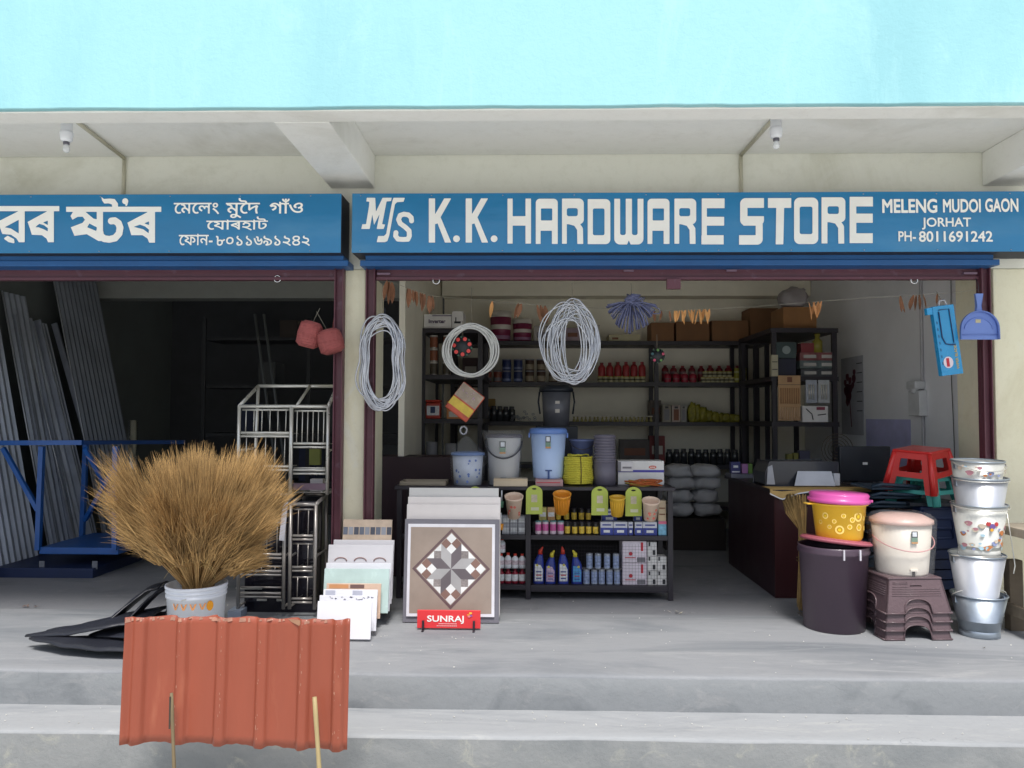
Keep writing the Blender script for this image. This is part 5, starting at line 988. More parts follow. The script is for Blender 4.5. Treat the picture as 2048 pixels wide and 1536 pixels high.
for a, b, n_, m_, L_ in ((770, 788, 3, leafd, 42), (814, 868, 11, leafd, 34), (984, 988, 1, leafo, 32), (1032, 1046, 2, leafd, 30), (1072, 1092, 3, leafd, 34), (1300, 1345, 3, leafd, 26), (1345, 1421, 13, leafo, 28), (1616, 1646, 5, leafm, 32), (1796, 1804, 2, leafd, 30), (1824, 1848, 5, leafd, 28), (1872, 1876, 1, leafd, 20)):
    for k in range(n_): lv.append((a+(b-a)*(k+.5)/n_+rnd.uniform(-2, 2), m_, L_*rnd.uniform(.75, 1.15)))
for px, m_, L_ in lv:
    p = gp(px); L_ = L_*Yg/FPX; wd = L_*rnd.uniform(.12, .2); mb = MB(); n = 7; tw = rnd.uniform(-.9, .9); lean = rnd.uniform(-.28, .28); cu = rnd.uniform(-.015, .015); vs = []
    for i in range(n+1):
        u = i/n; w_ = wd*math.sin(PI*min(1, u*.93+.05))**.8*(1-.25*u); c = p+Vector((lean*L_*u, cu*math.sin(u*3), -L_*u)); q = Vector((math.cos(tw), math.sin(tw), 0))
        vs += [c-q*w_+Vector((0, -.004, 0)), c, c+q*w_+Vector((0, -.004, 0))]
    mb._add(vs, [(i*3+j, i*3+j+1, (i+1)*3+j+1, (i+1)*3+j) for i in range(n) for j in range(2)], 0, True); mb.build('leaf', m_, t)
# pink twine balls at the left doorway
tw = M('pink_twine', S(158, 84, 82), .85, var=.1, scale=30, bump=.8, bscale=120)
for k, (px, py, r_, h_, lab) in enumerate(((619, 669, 24, 56, 'pink twine roll hanging left in the left doorway'), (661, 683, 26, 50, 'pink twine roll hanging right against the door channel'), (666, 642, 11, 24, 'small pink twine roll hanging behind the right one'))):
    Y = 4.62; m_ = FPX/Y; t = thing('twine_roll', lab, 'twine', (X(px, Y, py), Y+.0+.13*(k == 2), Z(py, Y, px)), 'pink twine rolls in the left doorway'); t.rotation_euler = (0, [.25, -.3, .1][k], 0)
    R_, H_ = r_/m_, h_/m_; MB().lathe([(0, -H_*.46), (R_*.62, -H_*.48), (R_*.93, -H_*.36), (R_, 0), (R_*.94, H_*.34), (R_*.66, H_*.47), (R_*.18, H_*.49), (R_*.14, H_*.3), (0, H_*.3)], 22).build('twine_body', tw, t)
    for q in range(12): zz = -H_*.36+H_*.72*q/11; MB().tube([(R_*(1.0-.07*abs(q-5.5)/5.5)*math.cos(a), R_*(1.0-.07*abs(q-5.5)/5.5)*math.sin(a), zz+.006*math.sin(a+q)) for a in np.linspace(0, 2*PI, 18, endpoint=False)], .0022, 4, True).build('twine_strand', tw, t)
    MB().tube([(0, 0, H_*.45), ([.02, -.03, -.01][k], 0, [.17, .2, .12][k])], .0014, 4).build('string', M('pale_string', S(150, 144, 130)), t)
# blue wiper box and dustpan at the right channel
Yp = 4.58
t = thing('blister_box', 'bright blue packaged flush tank lever box hanging tilted beside the right door channel', 'package', (X(1896, Yp, 680), Yp, Z(680, Yp, 1896))); t.rotation_euler = (0, math.radians(-7.5), .1)
bm = M('cyan_blue_card', S(44, 150, 206), .25, var=.08, scale=10, coat=.4); mb = MB(); mb.box(-.066, .066, 0, .035, -.205, .205); mb.build('package_body', bm, t, bevel=.003); mb = MB(); mb.box(-.10, -.067, .004, .03, .16, .2); mb.build('side_flap', bm, t)
MB().tube([(-.035, -.004, .17), (-.035, -.004, .02), (-.02, -.004, -.02), (.01, -.004, -.03), (.04, -.004, -.03)], .0035, 6).build('dark_rod', M('navy_rod', S(24, 50, 96), .4), t); MB().tube([(-.035, -.004, .18), (.03, -.004, .18), (.032, -.004, -.02)], .0028, 6).build('dark_rod', M('navy_rod', S(24, 50, 96)), t)
mb = MB(); TT = lambda p: Vector((.036-(p.z)*1.0, p.y, p.x)); text_into(mb, 'WIPER BLADE', -.175, -.01, .016, -.0022, width=.14, bold=.02, T=lambda p: Vector((.034-p.z, p.y, p.x))); mb.build('side_text', M('gold_print', S(200, 170, 80)), t)
mb = MB(); mb._add([(-.018+.03*math.cos(a), -.0018, -.13+.034*math.sin(a)) for a in np.linspace(0, 2*PI, 20, endpoint=False)], [tuple(range(20))]); mb.build('round_mark', M('white_red', S(220, 206, 214)), t)
MB().decal(-.03, -.012, -.155, -.105, -.0026).build('red_print', red_print, t)
for k in range(7): MB().decal(-.055, -.05, .1-.04*k, .115-.04*k, -.0015).build('print_tick', M('navy_rod', S(24, 50, 96)), t)
MB().tube([(-.02, .01, .205), (-.01, .01, .235), (.02, .01, .235), (.03, .01, .205)], .006, 6).build('film_top', M('milky_film', S(196, 198, 206)), t); MB().tube([(0, .01, .235), (-.02, .01, .29)], .002, 4).build('string', M('string', S(120, 110, 96)), t)
t = thing('dustpan', 'periwinkle blue plastic dustpan hanging by its handle on the right door channel', 'dustpan', (X(1957, Yp, 640), Yp, Z(679, Yp, 1957))); dp = M('periwinkle', S(112, 138, 206), .35, var=.04)
W_ = .107; Hp = .165; arc = [(W_*math.cos(a), .062+(Hp-.062)*math.sin(a)) for a in np.linspace(0, PI, 22)]; P = [(-W_*1.02, 0), (W_*1.02, 0)]+arc
MB().prism([P], 0, .004).build('pan', dp, t); pts = [(-W_*1.02, -.02, 0)]+[(x, -.022, z) for x, z in arc[::-1]]+[(W_*1.02, -.02, 0)]
mb = MB(); vs = []
for x, y, z in pts: vs += [(x, 0.001, z), (x*1.015, y, z*1.01)]
mb._add(vs, [(2*i, 2*i+2, 2*i+3, 2*i+1) for i in range(len(pts)-1)], 0, True); mb.build('raised_rim', dp, t, solid=.004)
arc2 = [(W_*.78*math.cos(a), .05+.078*math.sin(a)) for a in np.linspace(.15, PI-.15, 18)]; MB().tube([(x, -.003, z) for x, z in arc2], .003, 5).build('ridge', dp, t); MB().tube([(-W_, -.003, .028), (W_, -.003, .028)], .003, 5).build('ridge', dp, t)
MB().prism([[(-.016, Hp-.004), (.016, Hp-.004), (.012, Hp+.03), (.021, Hp+.1), (-.016, Hp+.1), (-.013, Hp+.03)]], -.01, .006).build('handle', dp, t, bevel=.004); MB().decal(-.018, .012, .098, .118, -.0015).build('price_sticker', M('pale_gold', S(196, 186, 150)), t)
MB().tube([(0, 0, Hp+.095), (.004, 0, Hp+.15), (0, .02, Hp+.2)], .002, 5).build('string', M('dark_cable', S(50, 50, 58)), t)

# ------------------------------------------------------------------ pile of plastic goods at the right of the doorway
# purple bin
cx, z0, w_, h = rect(1617, 1090, 1757, 1268, 4.36); pu = M('aubergine_plastic', S(80, 64, 78), .42, var=.06, coat=.15, bump=.15, bscale=30)
R_ = w_/2; h = Z(1092, 4.36)
t = thing('dustbin', 'large aubergine plastic dustbin standing on the floor before the desk', 'bin', (cx, 4.5, 0))
mb = MB(); mb.lathe([(0, .012), (R_*.80, .012), (R_*.80, 0), (R_*.84, .004), (R_*.95, h*.9), (R_*.99, h*.91), (R_*1.0, h*.94), (R_*.97, h*.97), (R_*.99, h), (R_*.93, h), (R_*.92, h*.9), (R_*.8, .02), (0, .02)], 48); mb.build('bin_body', pu, t)
for x in (-.018, .07): MB().box(x-.004, x+.004, -R_*1.03-.003, -R_*.99, h*.88, h*1.0).build('wire_clip', M('clip_white', S(210, 206, 214), .3), t)
# pink lid tilted
t2 = thing('woven_lid', 'dusty pink round woven lid tilted on the rim of the aubergine dustbin', 'lid', (cx, 4.5, h+.012)); t2.rotation_euler = (-.07, .11, 0)
pk_ = M('dusty_pink_plastic', S(176, 96, 110), .5, bump=1, bscale=90, bdist=.004)
MB().lathe([(0, 0), (R_*.9, 0), (R_*.99, .006), (R_*1.0, .014), (R_*.95, .02), (0, .022)], 44, c=(.012, -.005, 0)).build('lid_body', pk_, t2)
for q in range(5): MB().lathe([(R_*(.5+.1*q), .022), (R_*(.5+.1*q)+.004, .026), (R_*(.5+.1*q)+.008, .022)], 40, c=(.012, -.005, 0)).build('woven_ring', pk_, t2)
# yellow bucket with circles
cx2, z0, w_, hb = rect(1634, 1005, 1736, 1099, 4.42); zb_ = h+.03
t = thing('plastic_bucket', 'yellow plastic tub printed with pale circles standing on the pink lid', 'tub', (cx2, 4.47, zb_)); yl = M('sunny_yellow', S(250, 200, 52), .32, var=.04, coat=.3); R2 = w_/2; hb = Z(1006, 4.3)-zb_
mb = MB(); mb.lathe([(0, .0), (R2*.78, 0), (R2*.86, .02), (R2*1.0, hb*.93), (R2*1.08, hb*.94), (R2*1.08, hb*.98), (R2*.97, hb*.98), (R2*.8, .012), (0, .012)], 44); mb.build('tub_body', yl, t)
MB().box(-R2*1.32, -R2*.98, -.035, .035, hb*.935, hb*.965).build('side_handle', yl, t, bevel=.004)
cp = M('pale_circle_print', S(250, 216, 120), .4); cy = M('deep_yellow_print', S(232, 196, 30), .4)
for k in range(13):
    a = -PI/2+[-.9, -.55, -.2, .15, .42, .8, 1.1, -.75, -.35, .05, .5, .95, -1.15][k]; zz = hb*[.68, .55, .7, .6, .68, .62, .7, .4, .34, .42, .4, .36, .5][k]; ro = [.018, .012, .013, .015, .028, .012, .014, .012, .024, .014, .02, .014, .012][k]
    r_ = R2*(.86+.14*(zz/(hb*.93)))+.0012
    for (ri, rr, m_) in ((.62, 1, cp), (0, .38, cy)):
        mb = MB(); vs = []; n = 20
        for i in range(n):
            q = 2*PI*i/n
            for s_ in (ri, rr): vs.append(((r_)*math.cos(a+ro*s_*math.cos(q)/r_), (r_)*math.sin(a+ro*s_*math.cos(q)/r_), zz+ro*s_*math.sin(q)))
        mb._add(vs, [(2*i, 2*((i+1) % n), 2*((i+1) % n)+1, 2*i+1) for i in range(n)]); mb.build('printed_ring' if ri else 'printed_dot', m_, t)
# magenta basin lid
t = thing('plastic_basin', 'magenta round plastic lid resting on the yellow tub', 'lid', (cx2+.0, 4.47, zb_+hb*.985)); t.rotation_euler = (0, .03, 0); mg = M('magenta_plastic', S(222, 92, 172), .32, var=.03, coat=.3); R3 = R2*1.17
MB().lathe([(0, .0), (R3*.95, 0), (R3*1.0, .008), (R3*1.0, .022), (R3*.93, .027), (R3*.96, .045), (R3*.9, .056), (0, .06)], 48).build('lid_body', mg, t); MB().box(R3*.98, R3*1.08, -.03, .03, .006, .02).build('lid_tab', mg, t, bevel=.003)
# low brown stools, nested stack
def wall_panel(mb, wb, wt, h, ang, loops, off_b, off_t, thick=.006):
    """panel in (x,z) leaning inwards; loops given in unit coords u in -1..1 of local width, v in 0..1"""
    T = Matrix.Rotation(ang, 4, 'Z'); L = []
    for lp in loops: L.append([(u*(wb+(wt-wb)*v), v*h) for u, v in lp])
    tri = tessellate_polygon([[Vector((p[0], p[1], 0)) for p in l] for l in L]); flat = [p for l in L for p in l]; n = len(flat)
    vs = [];
    for d in (0, thick): vs += [T @ Vector((x, -(off_b+(off_t-off_b)*z/h)+d, z)) for x, z in flat]
    fs = [tuple(q) for q in tri]+[tuple(i+n for i in q[::-1]) for q in tri]; o = 0
    for l in L:
        for i in range(len(l)): j = (i+1) % len(l); fs.append((o+i, o+j, o+j+n, o+i+n))
        o += len(l)
    mb._add(vs, fs)
def rr(u0, v0, u1, v1, r=.06, n=4):
    P = []
    for cx_, cy_, a0 in ((u1-r, v1-r, 0), (u0+r, v1-r, PI/2), (u0+r, v0+r, PI), (u1-r, v0+r, 1.5*PI)):
        for i in range(n+1): P.append((cx_+r*math.cos(a0+PI/2*i/n), cy_+r*math.sin(a0+PI/2*i/n)))
    return P
brn = M('brown_stool_plastic', S(98, 80, 84), .42, var=.07, bump=.9, bscale=70, bdist=.003, coat=.1)
def low_stool(label, loc, wb, wt, h, rz):
    t = thing('low_stool', label, 'stool', loc, 'brown low stools nested in a stack', rz); arch = [(-.42, 0)]+[(-.42+.84*.5*(1-math.cos(a)), .15+.30*math.sin(a)**.7) for a in np.linspace(0.05, PI-.05, 12)]+[(.42, 0)]
    P = [(-1, 0)]+arch+[(1, 0), (1, 1), (-1, 1)]
    for k in range(4):
        mb = MB(); hole = [[(p[0], p[1]) for p in rr(-.22, .78, .22, .84, .03)][::-1]] if k in (0, 2) else []
        wall_panel(mb, wb, wt, h*.93, k*PI/2, [P]+hole, wb, wt); mb.build('side_wall', brn, t, bevel=.002)
        mb = MB(); T = Matrix.Rotation(k*PI/2, 4, 'Z'); mb.T = T
        mb.tube([(-wb, -wb-.002, .006), (-wb*.42, -wb-.002, .006)], .005, 6); mb.tube([(wb, -wb-.002, .006), (wb*.42, -wb-.002, .006)], .005, 6)
        mb.tube([(u*(wb+(wt-wb)*v), -(wb+(wt-wb)*v)-.002, v*h*.93) for u, v in arch], .004, 6); mb.build('foot_rim', brn, t)
        mb = MB(); mb.T = T
        for q in range(7): zz = h*(.5+.06*q) if q < 5 else h*(.82+.04*(q-5)); ww = wb+(wt-wb)*zz/(h*.93); mb.tube([(-ww*.85, -ww-.0005, zz), (ww*.85, -ww-.0005, zz)] if (q < 4 or k % 2) else [(-ww*.85, -ww-.0005, zz), (-ww*.3, -ww-.0005, zz)], .0022, 5)
        mb.build('side_rib', brn, t)
    mb = MB(); mb.box(-wt-.004, wt+.004, -wt-.004, wt+.004, h*.93, h); mb.build('seat', brn, t, bevel=.014)
    return t
cxs = X(1822, 4.3, 1200); Ystool = 4.43; hs = Z(1147, 4.3)
for k in range(4):
    low_stool('brown low stool, %s of the nested stack beside the dustbin' % ['bottom one', 'second from below', 'third from below', 'topmost'][k], (cxs, Ystool, .046*k), .183, .148, hs-.046*3, .06+.012*k)
# cream bin in film
cx, z0, w_, _h = rect(1753, 1012, 1876, 1146, 4.36); R_ = w_/2*.93; hh = Z(1022, 4.4)-hs
t = thing('pedal_bin', 'cream plastic pedal bin in clear film standing on the brown stools', 'bin', (cx, 4.43, hs+.001)); cr = M('cream_plastic', S(224, 216, 204), .4, var=.04)
MB().lathe([(0, 0), (R_*.82, 0), (R_*.84, .01), (R_*.98, hh*.85), (0, hh*.85)], 44).build('bin_body', cr, t); MB().lathe([(R_*.98, hh*.83), (R_*1.04, hh*.84), (R_*1.03, hh*.9), (R_*.7, hh*.98), (0, hh*1.0)], 44).build('lid', M('rosy_lid', S(214, 180, 168), .35), t)
sticker(t, -.002, hh*.55, hh*.75, -R_*.975-.002, .034)
MB().tube([(R_*1.02*math.cos(a), -R_*1.03*abs(math.sin(a))-.003, hh*.62-math.sin(a)*hh*.2) for a in np.linspace(0, PI, 22)], .003, 6).build('handle', M('pink_handle', S(206, 150, 150), .4), t)
mb = MB(); mb.box(-.02, .02, -R_*.84-.012, -R_*.78, .03, .04); mb.box(-.007, .007, -R_*.84-.004, -R_*.8, .0, .0295, 1); mb.build('pedal', [cr, M('dark_slot', S(50, 40, 40))], t)
mb = MB(); n = 40; vs = []
for z_, k_, am in ((.0, 1.0, .03), (hh*.3, 1.05, .04), (hh*.62, 1.09, .05), (hh*.9, 1.12, .05), (hh*1.0, .9, .1), (hh*1.05, .4, .2)):
    for i in range(n): a = 2*PI*i/n; q = R_*k_*(1+am*noise.noise(Vector((math.cos(a)*3, math.sin(a)*3, z_*14+5)))); vs.append((q*math.cos(a), q*math.sin(a), z_))
mb._add(vs, [(j*n+i, j*n+(i+1) % n, (j+1)*n+(i+1) % n, (j+1)*n+i) for j in range(5) for i in range(n)], 0, True); mb.build('plastic_wrap', film, t)
# tall stools: red on teal, on a stack of navy stools
def tall_stool(label, loc, wb, wt, h, rz, mat, seat_m=None, group=None):
    t = thing('tall_stool', label, 'stool', loc, group, rz)
    P = [(-1, 0), (-.66, 0), (-.60, .38), (.60, .38), (.66, 0), (1, 0), (1, 1), (-1, 1)]; hole = rr(-.55, .52, .55, .84, .07)[::-1]
    for k in range(4):
        mb = MB(); wall_panel(mb, wb, wt, h*.95, k*PI/2, [P, hole], wb, wt); mb.build('side_frame', mat, t, bevel=.003)
    for k in range(4):
        a = PI/4+k*PI/2; c, s_ = math.cos(a), math.sin(a); MB().tube([(c*wb*1.40, s_*wb*1.40, 0), (c*wt*1.36, s_*wt*1.36, h*.93)], [.021, .016], 8).build('leg', mat, t)
    mb = MB(); mb.box(-wt-.008, wt+.008, -wt-.008, wt+.008, h*.93, h); mb.build('seat', seat_m or mat, t, bevel=.012); return t
navy = M('navy_plastic', S(26, 42, 78), .4); dteal = M('deep_teal_blue', S(36, 56, 74), .45)
Yt = 4.95
zred0 = Z(1003, Yt)
for k in range(7):
    tall_stool('navy plastic stool, %s of the stack behind the cream bin' % (ORD[k]+' from below'), (X(1858, Yt, 1000), Yt+.03, .028+.062*k-.028), .165, .125, .40 if k < 7 else .3, .15, navy, group='navy stools stacked behind the cream bin') if .062*k+.40 < zred0+.01 else None
znavy = 0
for k in range(7):
    if .062*k+.40 < zred0+.01: znavy = .062*k+.40
# dark board closing gap
tag(MB().box(-.17, .17, -.15, .15, 0, max(.02, zred0-znavy-.002)).build('dark_board', M('black_plastic', S(28, 34, 44)), loc=(X(1856, Yt, 1000), Yt+.03, znavy+.001)), 'dark flat box lying on the navy stools under the teal stool', 'box')
teal = M('teal_plastic', S(76, 176, 168), .38); redp = M('red_plastic', S(212, 46, 44), .3, coat=.35, var=.04)
hT = .30
tall_stool('teal plastic stool standing under the red stool beside the steel buckets', (X(1853, Yt, 960), Yt+.03, zred0+.001), .155, .118, Z(945, Yt)-zred0, .62, teal)
rs = tall_stool('red plastic stool stacked tilted on the teal stool', (X(1846, Yt, 930), Yt+.02, Z(975, Yt)), .158, .115, Z(893, Yt)-Z(975, Yt), .62, redp); rs.rotation_euler = (.05, -.09, .62)
# dark stacked chairs behind
for k in range(9):
    zz = .30+.055*k; t = thing('stacked_chair', 'dark blue plastic chair, %s of the stack between desk and stools' % (ORD[k]+' from below'), 'chair', (X(1770, 5.0, 980)+.004*k, 5.06, zz-.3 if k == 0 else zz), 'dark blue plastic chairs stacked beside the desk')
    hb_ = .3 if k == 0 else 0
    mb = MB(); mb.box(-.16, .14, -.16, .16, hb_, hb_+.018); mb.build('seat', dteal, t, bevel=.006); MB().tube([(-.16, -.16, hb_+.018), (-.10, -.17, hb_+.036), (.08, -.17, hb_+.026), (.14, -.16, hb_+.018)], .011, 6).build('front_edge', dteal, t)
    if k == 0:
        for sx_, sy_ in ((-1, -1), (1, -1), (-1, 1), (1, 1)): MB().bar((sx_*.13-.01, sy_*.14, 0), (sx_*.12-.01, sy_*.13, .3), .03).build('leg', dteal, t)
# steel buckets
Yq = 4.37
def steel_bucket(label, px, pyrim, rt, rb_, h, mat, tilt=(0, 0), z=None, print_=None, bail_dir=None):
    zr_ = Z(pyrim, Yq); z_ = zr_-h if z is None else z; t = thing('metal_bucket', label, 'bucket', (X(px, Yq, pyrim), Yq, z_), 'metal buckets stacked at the right pillar'); t.rotation_euler = (tilt[0], tilt[1], 0)
    mb = MB(); mb.lathe([(0, .018), (rb_*.96, .018), (rb_*.99, .0), (rb_*1.02, .0), (rb_*1.02, .035), (rb_*1.0, .037), (rt, h-.008), (rt-.0025, h-.008), (rb_-.002, .022), (0, .022)], 44); mb.build('bucket_body', mat, t)
    MB().tube([((rt+.001)*math.cos(a), (rt+.001)*math.sin(a), h-.005) for a in np.linspace(0, 2*PI, 44, endpoint=False)], .0042, 7, True).build('rolled_rim', steel, t)
    for s_ in (-1, 1): MB().box(s_*(rt-.006)-.004, s_*(rt-.006)+.004, -.014, .014, h-.05, h-.012).build('ear', steel, t, bevel=.002)
    return t
steel_p = M('printed_steel', S(206, 206, 200), .4, .2, var=.12, scale=9)
BK = [(1957, 1178, 'plain galvanised steel bucket standing on the floor at the bottom of the stack', steel), (1952, 1098, 'white metal bucket second from the bottom of the stack', steel_w), (1956, 1000, 'floral printed metal bucket with a heart sticker in the middle of the stack', steel_p), (1957, 948, 'plain white metal bucket second from the top of the stack', steel_w), (1953, 915, 'topmost metal bucket with a floral band and open rim', steel_p)]
obs = []
for k, (px, py, lab, m_) in enumerate(BK):
    hB = Z(1178, Yq) if k == 0 else .285; rt = .138 if k != 4 else .13
    obs.append(steel_bucket(lab, px, py, rt, .098 if k == 0 else .10, hB, m_, (.03, 0) if k else (0, 0)))
def add_bail(t, rt, h, fwd, drop, rt2=None, side=1):
    MB().tube([((rt+.008)*math.cos(a), -fwd*math.sin(a), h-.012+drop*math.sin(a)) for a in np.linspace(0, PI, 26)], .0032, 6).build('bail_handle', chrome, t)
add_bail(obs[0], .138, Z(1178, Yq), .06, .05); add_bail(obs[1], .138, .285, .12, .012); add_bail(obs[2], .138, .285, .145, -.012); add_bail(obs[3], .138, .285, .14, -.006); add_bail(obs[4], .13, .285, .135, -.04)
MB().tube([(.14, -.01, .27), (.155, -.03, .1), (.165, -.05, -.05), (.15, -.06, -.09)], .0032, 6).build('hanging_bail', chrome, obs[2])
# floral prints
for t, z0_, z1_, n_ in ((obs[2], .04, .19, 46), (obs[4], .2, .26, 14)):
    for k in range(n_):
        a = -PI/2+rnd.uniform(-1.35, 1.35); zz = rnd.uniform(z0_, z1_); r_ = .10+.038*zz/.285+.0014; s_ = rnd.uniform(.006, .02)
        if t is obs[2] and abs(a+PI/2) < .35 and zz > .12: continue
        mb = MB(); vs = [(r_*math.cos(a+s_/r_*math.cos(q)*(1+.3*math.sin(3*q))), r_*math.sin(a+s_/r_*math.cos(q)*(1+.3*math.sin(3*q))), zz+s_*.7*math.sin(q)) for q in np.linspace(0, 2*PI, 9, endpoint=False)]
        mb._add(vs, [tuple(range(9))]); mb.build('floral_print', [M('print_orange', S(190, 120, 70), .5), M('print_rose', S(186, 130, 140), .5), M('print_blue', S(140, 150, 190), .5), M('print_beige', S(206, 190, 170), .5), M('print_sky', S(170, 200, 214), .5)][k % 5], t)
rr2 = .10+.038*.17/.285+.003
for k, (u, v, s_, m_) in enumerate(((-.02, .19, .013, M('heart_red', S(190, 60, 60), .5)), (.022, .188, .012, M('heart_red', S(190, 60, 60))), (0, .176, .015, M('heart_violet', S(110, 84, 150), .5)), (-.004, .158, .009, M('heart_gold', S(220, 160, 50), .5)))):
    a = -PI/2+u/rr2; mb = MB(); mb._add([((rr2+.0006*k)*math.cos(a+s_/rr2*math.cos(q)), (rr2+.0006*k)*math.sin(a+s_/rr2*math.cos(q)), v+s_*math.sin(q)) for q in np.linspace(0, 2*PI, 12, endpoint=False)], [tuple(range(12))]); mb.build('heart_sticker', m_, obs[2])
# wooden bench at the right edge
t = thing('wooden_bench', 'weathered wooden bench at the right edge in front of the cream pillar', 'bench', (X(2035, 4.35), 4.2, 0)); wo = M('weathered_wood', S(112, 100, 84), .85, var=.25, scale=9, stretch=(.3, 1, 1), bump=.6, bscale=40)
zb2 = Z(1050, 4.3); MB().box(-.045, 1.0, 0, .32, zb2-.05, zb2).build('seat_board', M('pale_board', S(160, 150, 134), .8, var=.2, scale=7, bump=.4), t, bevel=.004); MB().box(-.02, 1.0, .02, .06, zb2-.19, zb2-.051).build('apron_board', M('dark_aged_wood', S(70, 60, 50), .85, var=.2), t)
for y in (.03, .25): MB().box(.0, .075, y, y+.06, 0, zb2-.2).build('leg', wo, t, bevel=.004)
MB().box(-.025, .0, .03, .27, .1, .16).build('side_rail', wo, t); MB().box(-.01, .1, -.02, .0, zb2-.25, zb2-.17).build('clamp_block', wo, t, bevel=.003)
tag(MB().box(-.02, .0, 0, .03, 0, .12).build('light_blue_sheet', M('pale_blue_film', S(170, 206, 224), .4, trans=.3), loc=(X(2013, 4.5, 1040), 4.55, Z(1080, 4.5))), 'small pale blue plastic sheet between the buckets and the bench', 'sheet')
# straw broom behind the dustbin, leaning on the desk
t = thing('straw_broom', 'tan palm leaf broom leaning on the desk behind the dustbin', 'broom', (X(1612, 4.8, 1220), 4.85, 0)); strw = M('straw', S(178, 146, 92), .8, var=.2, scale=20, island=.35)
mb = MB()
for k in range(120):
    a = rnd.uniform(-1, 1); b = rnd.uniform(-1, 1); z1 = .72*rnd.uniform(.86, 1.0)
    mb.tube([(.035*a+.0, .02*b, .0+rnd.uniform(0, .05)), (.03*a+.01, .02*b, .3), (-.0+.02*a, .015*b, .5), (-.02+.05*a, .02*b, z1)], .0022, 4, caps=False)
mb.build('straw_bundle', strw, t); MB().tube([(.035*math.cos(q), .03*math.sin(q), .3+.003*q) for q in np.linspace(0, 12, 40)], .003, 4).build('binding', M('dark_tie', S(90, 74, 40)), t)
mb = MB()
for k in range(60): q = rnd.uniform(0, PI); mb.tube([(-.02, 0, .5), (-.055+.045*math.cos(q), 0, .6), (-.06+.06*math.cos(q)*rnd.uniform(.8, 1), rnd.uniform(-.02, .02), .66+.06*math.sin(q)), (-.02+.03*math.cos(q), 0, .56)], .002, 4, caps=False)
mb.build('folded_top', strw, t)
tag(MB().box(-.11, .12, -.07, .07, 0, .006).build('floor_mat', M('brownish_card', S(120, 112, 104), .8), loc=(X(1632, 4.8, 1225), 4.74, .001), bevel=.002), 'flat brownish piece of card on the floor under the straw broom', 'card')

# ------------------------------------------------------------------ tile displays
def tile(name, label, corners_px, Y, lean, mat, thick=.009, group=None, prints=(), cat='tile'):
    """standing tile leaning back by lean; picture box gives width and top, base at depth Y"""
    px0, py0, px1, py1 = corners_px; x0, x1 = X(px0, Y, (py0+py1)/2), X(px1, Y, (py0+py1)/2); z0 = Z(py1, Y); L = (Z(py0, Y+.05)-z0)/math.cos(lean); t = thing(name, label, cat, ((x0+x1)/2, Y, max(z0, .004)), group); t.rotation_euler = (-lean, 0, 0)
    w_ = x1-x0; MB().box(-w_/2, w_/2, 0, thick, 0, L).build('tile_slab', mat, t, bevel=.0015); return t, w_, L
# big board with star tile
Y0 = 4.5; lean = .10
def face_map(t): pass
gb = M('slate_board', S(112, 110, 118), .6, var=.06)
t, w_, L = tile('tile_board', 'grey display board with a framed star pattern tile, front of its stack', (806, 1040, 998, 1247), Y0, lean, gb, .018)
k1 = w_/(1910-975)*1.0; kz = L/(1170-190)
def bm_(u, v): return ((u-1442)*k1, (1170-v)*kz)
def flat(name, pts, m_, y, T=None):
    mb = MB(); mb._add([(bm_(u, v)[0], y, bm_(u, v)[1]) for u, v in pts], [tuple(range(len(pts)))]); return mb.build(name, m_, t)
a, b = bm_(1010, 1112), bm_(1866, 236); MB().box(a[0], b[0], -.011, -.0, a[1], b[1]).build('tile_edge', M('tile_white', S(224, 222, 228), .3), t, bevel=.001)
br = M('taupe_stone', S(158, 142, 130), .4, var=.12, scale=5, coat=.2); dk = M('star_dark', S(104, 96, 100), .4); lt = M('star_light', S(172, 170, 170), .4); wh = M('star_white', S(230, 230, 228), .4); bw = M('star_brown', S(134, 104, 94), .4); fr_ = M('star_frame', S(106, 84, 86), .4); ht = M('star_hatch', S(142, 134, 132), .4, var=.3, scale=90)
flat('tile_field', [(1038, 1082), (1838, 1082), (1838, 266), (1038, 266)], br, -.0118)
C0 = (1440, 662); rr_ = 382
flat('diamond_frame', [(C0[0], C0[1]+rr_), (C0[0]+rr_, C0[1]), (C0[0], C0[1]-rr_), (C0[0]-rr_, C0[1])], fr_, -.0124); r2_ = rr_-34
flat('diamond_field', [(C0[0], C0[1]+r2_), (C0[0]+r2_, C0[1]), (C0[0], C0[1]-r2_), (C0[0]-r2_, C0[1])], br, -.0130)
aa = 140
def pt(r, d): return (C0[0]+r*math.cos(math.radians(d)), C0[1]-r*math.sin(math.radians(d)))
for k in range(8):
    d = k*45+0; tip = pt(aa*2*math.cos(math.radians(22.5)), d+22.5); flat('star_piece', [C0, pt(aa, d), tip, pt(aa, d+45)], (lt, dk)[(k+0) % 2] if k in (0, 1, 2, 3, 4, 5, 6, 7) else lt, -.0137)
hd_ = aa*.7071*.5
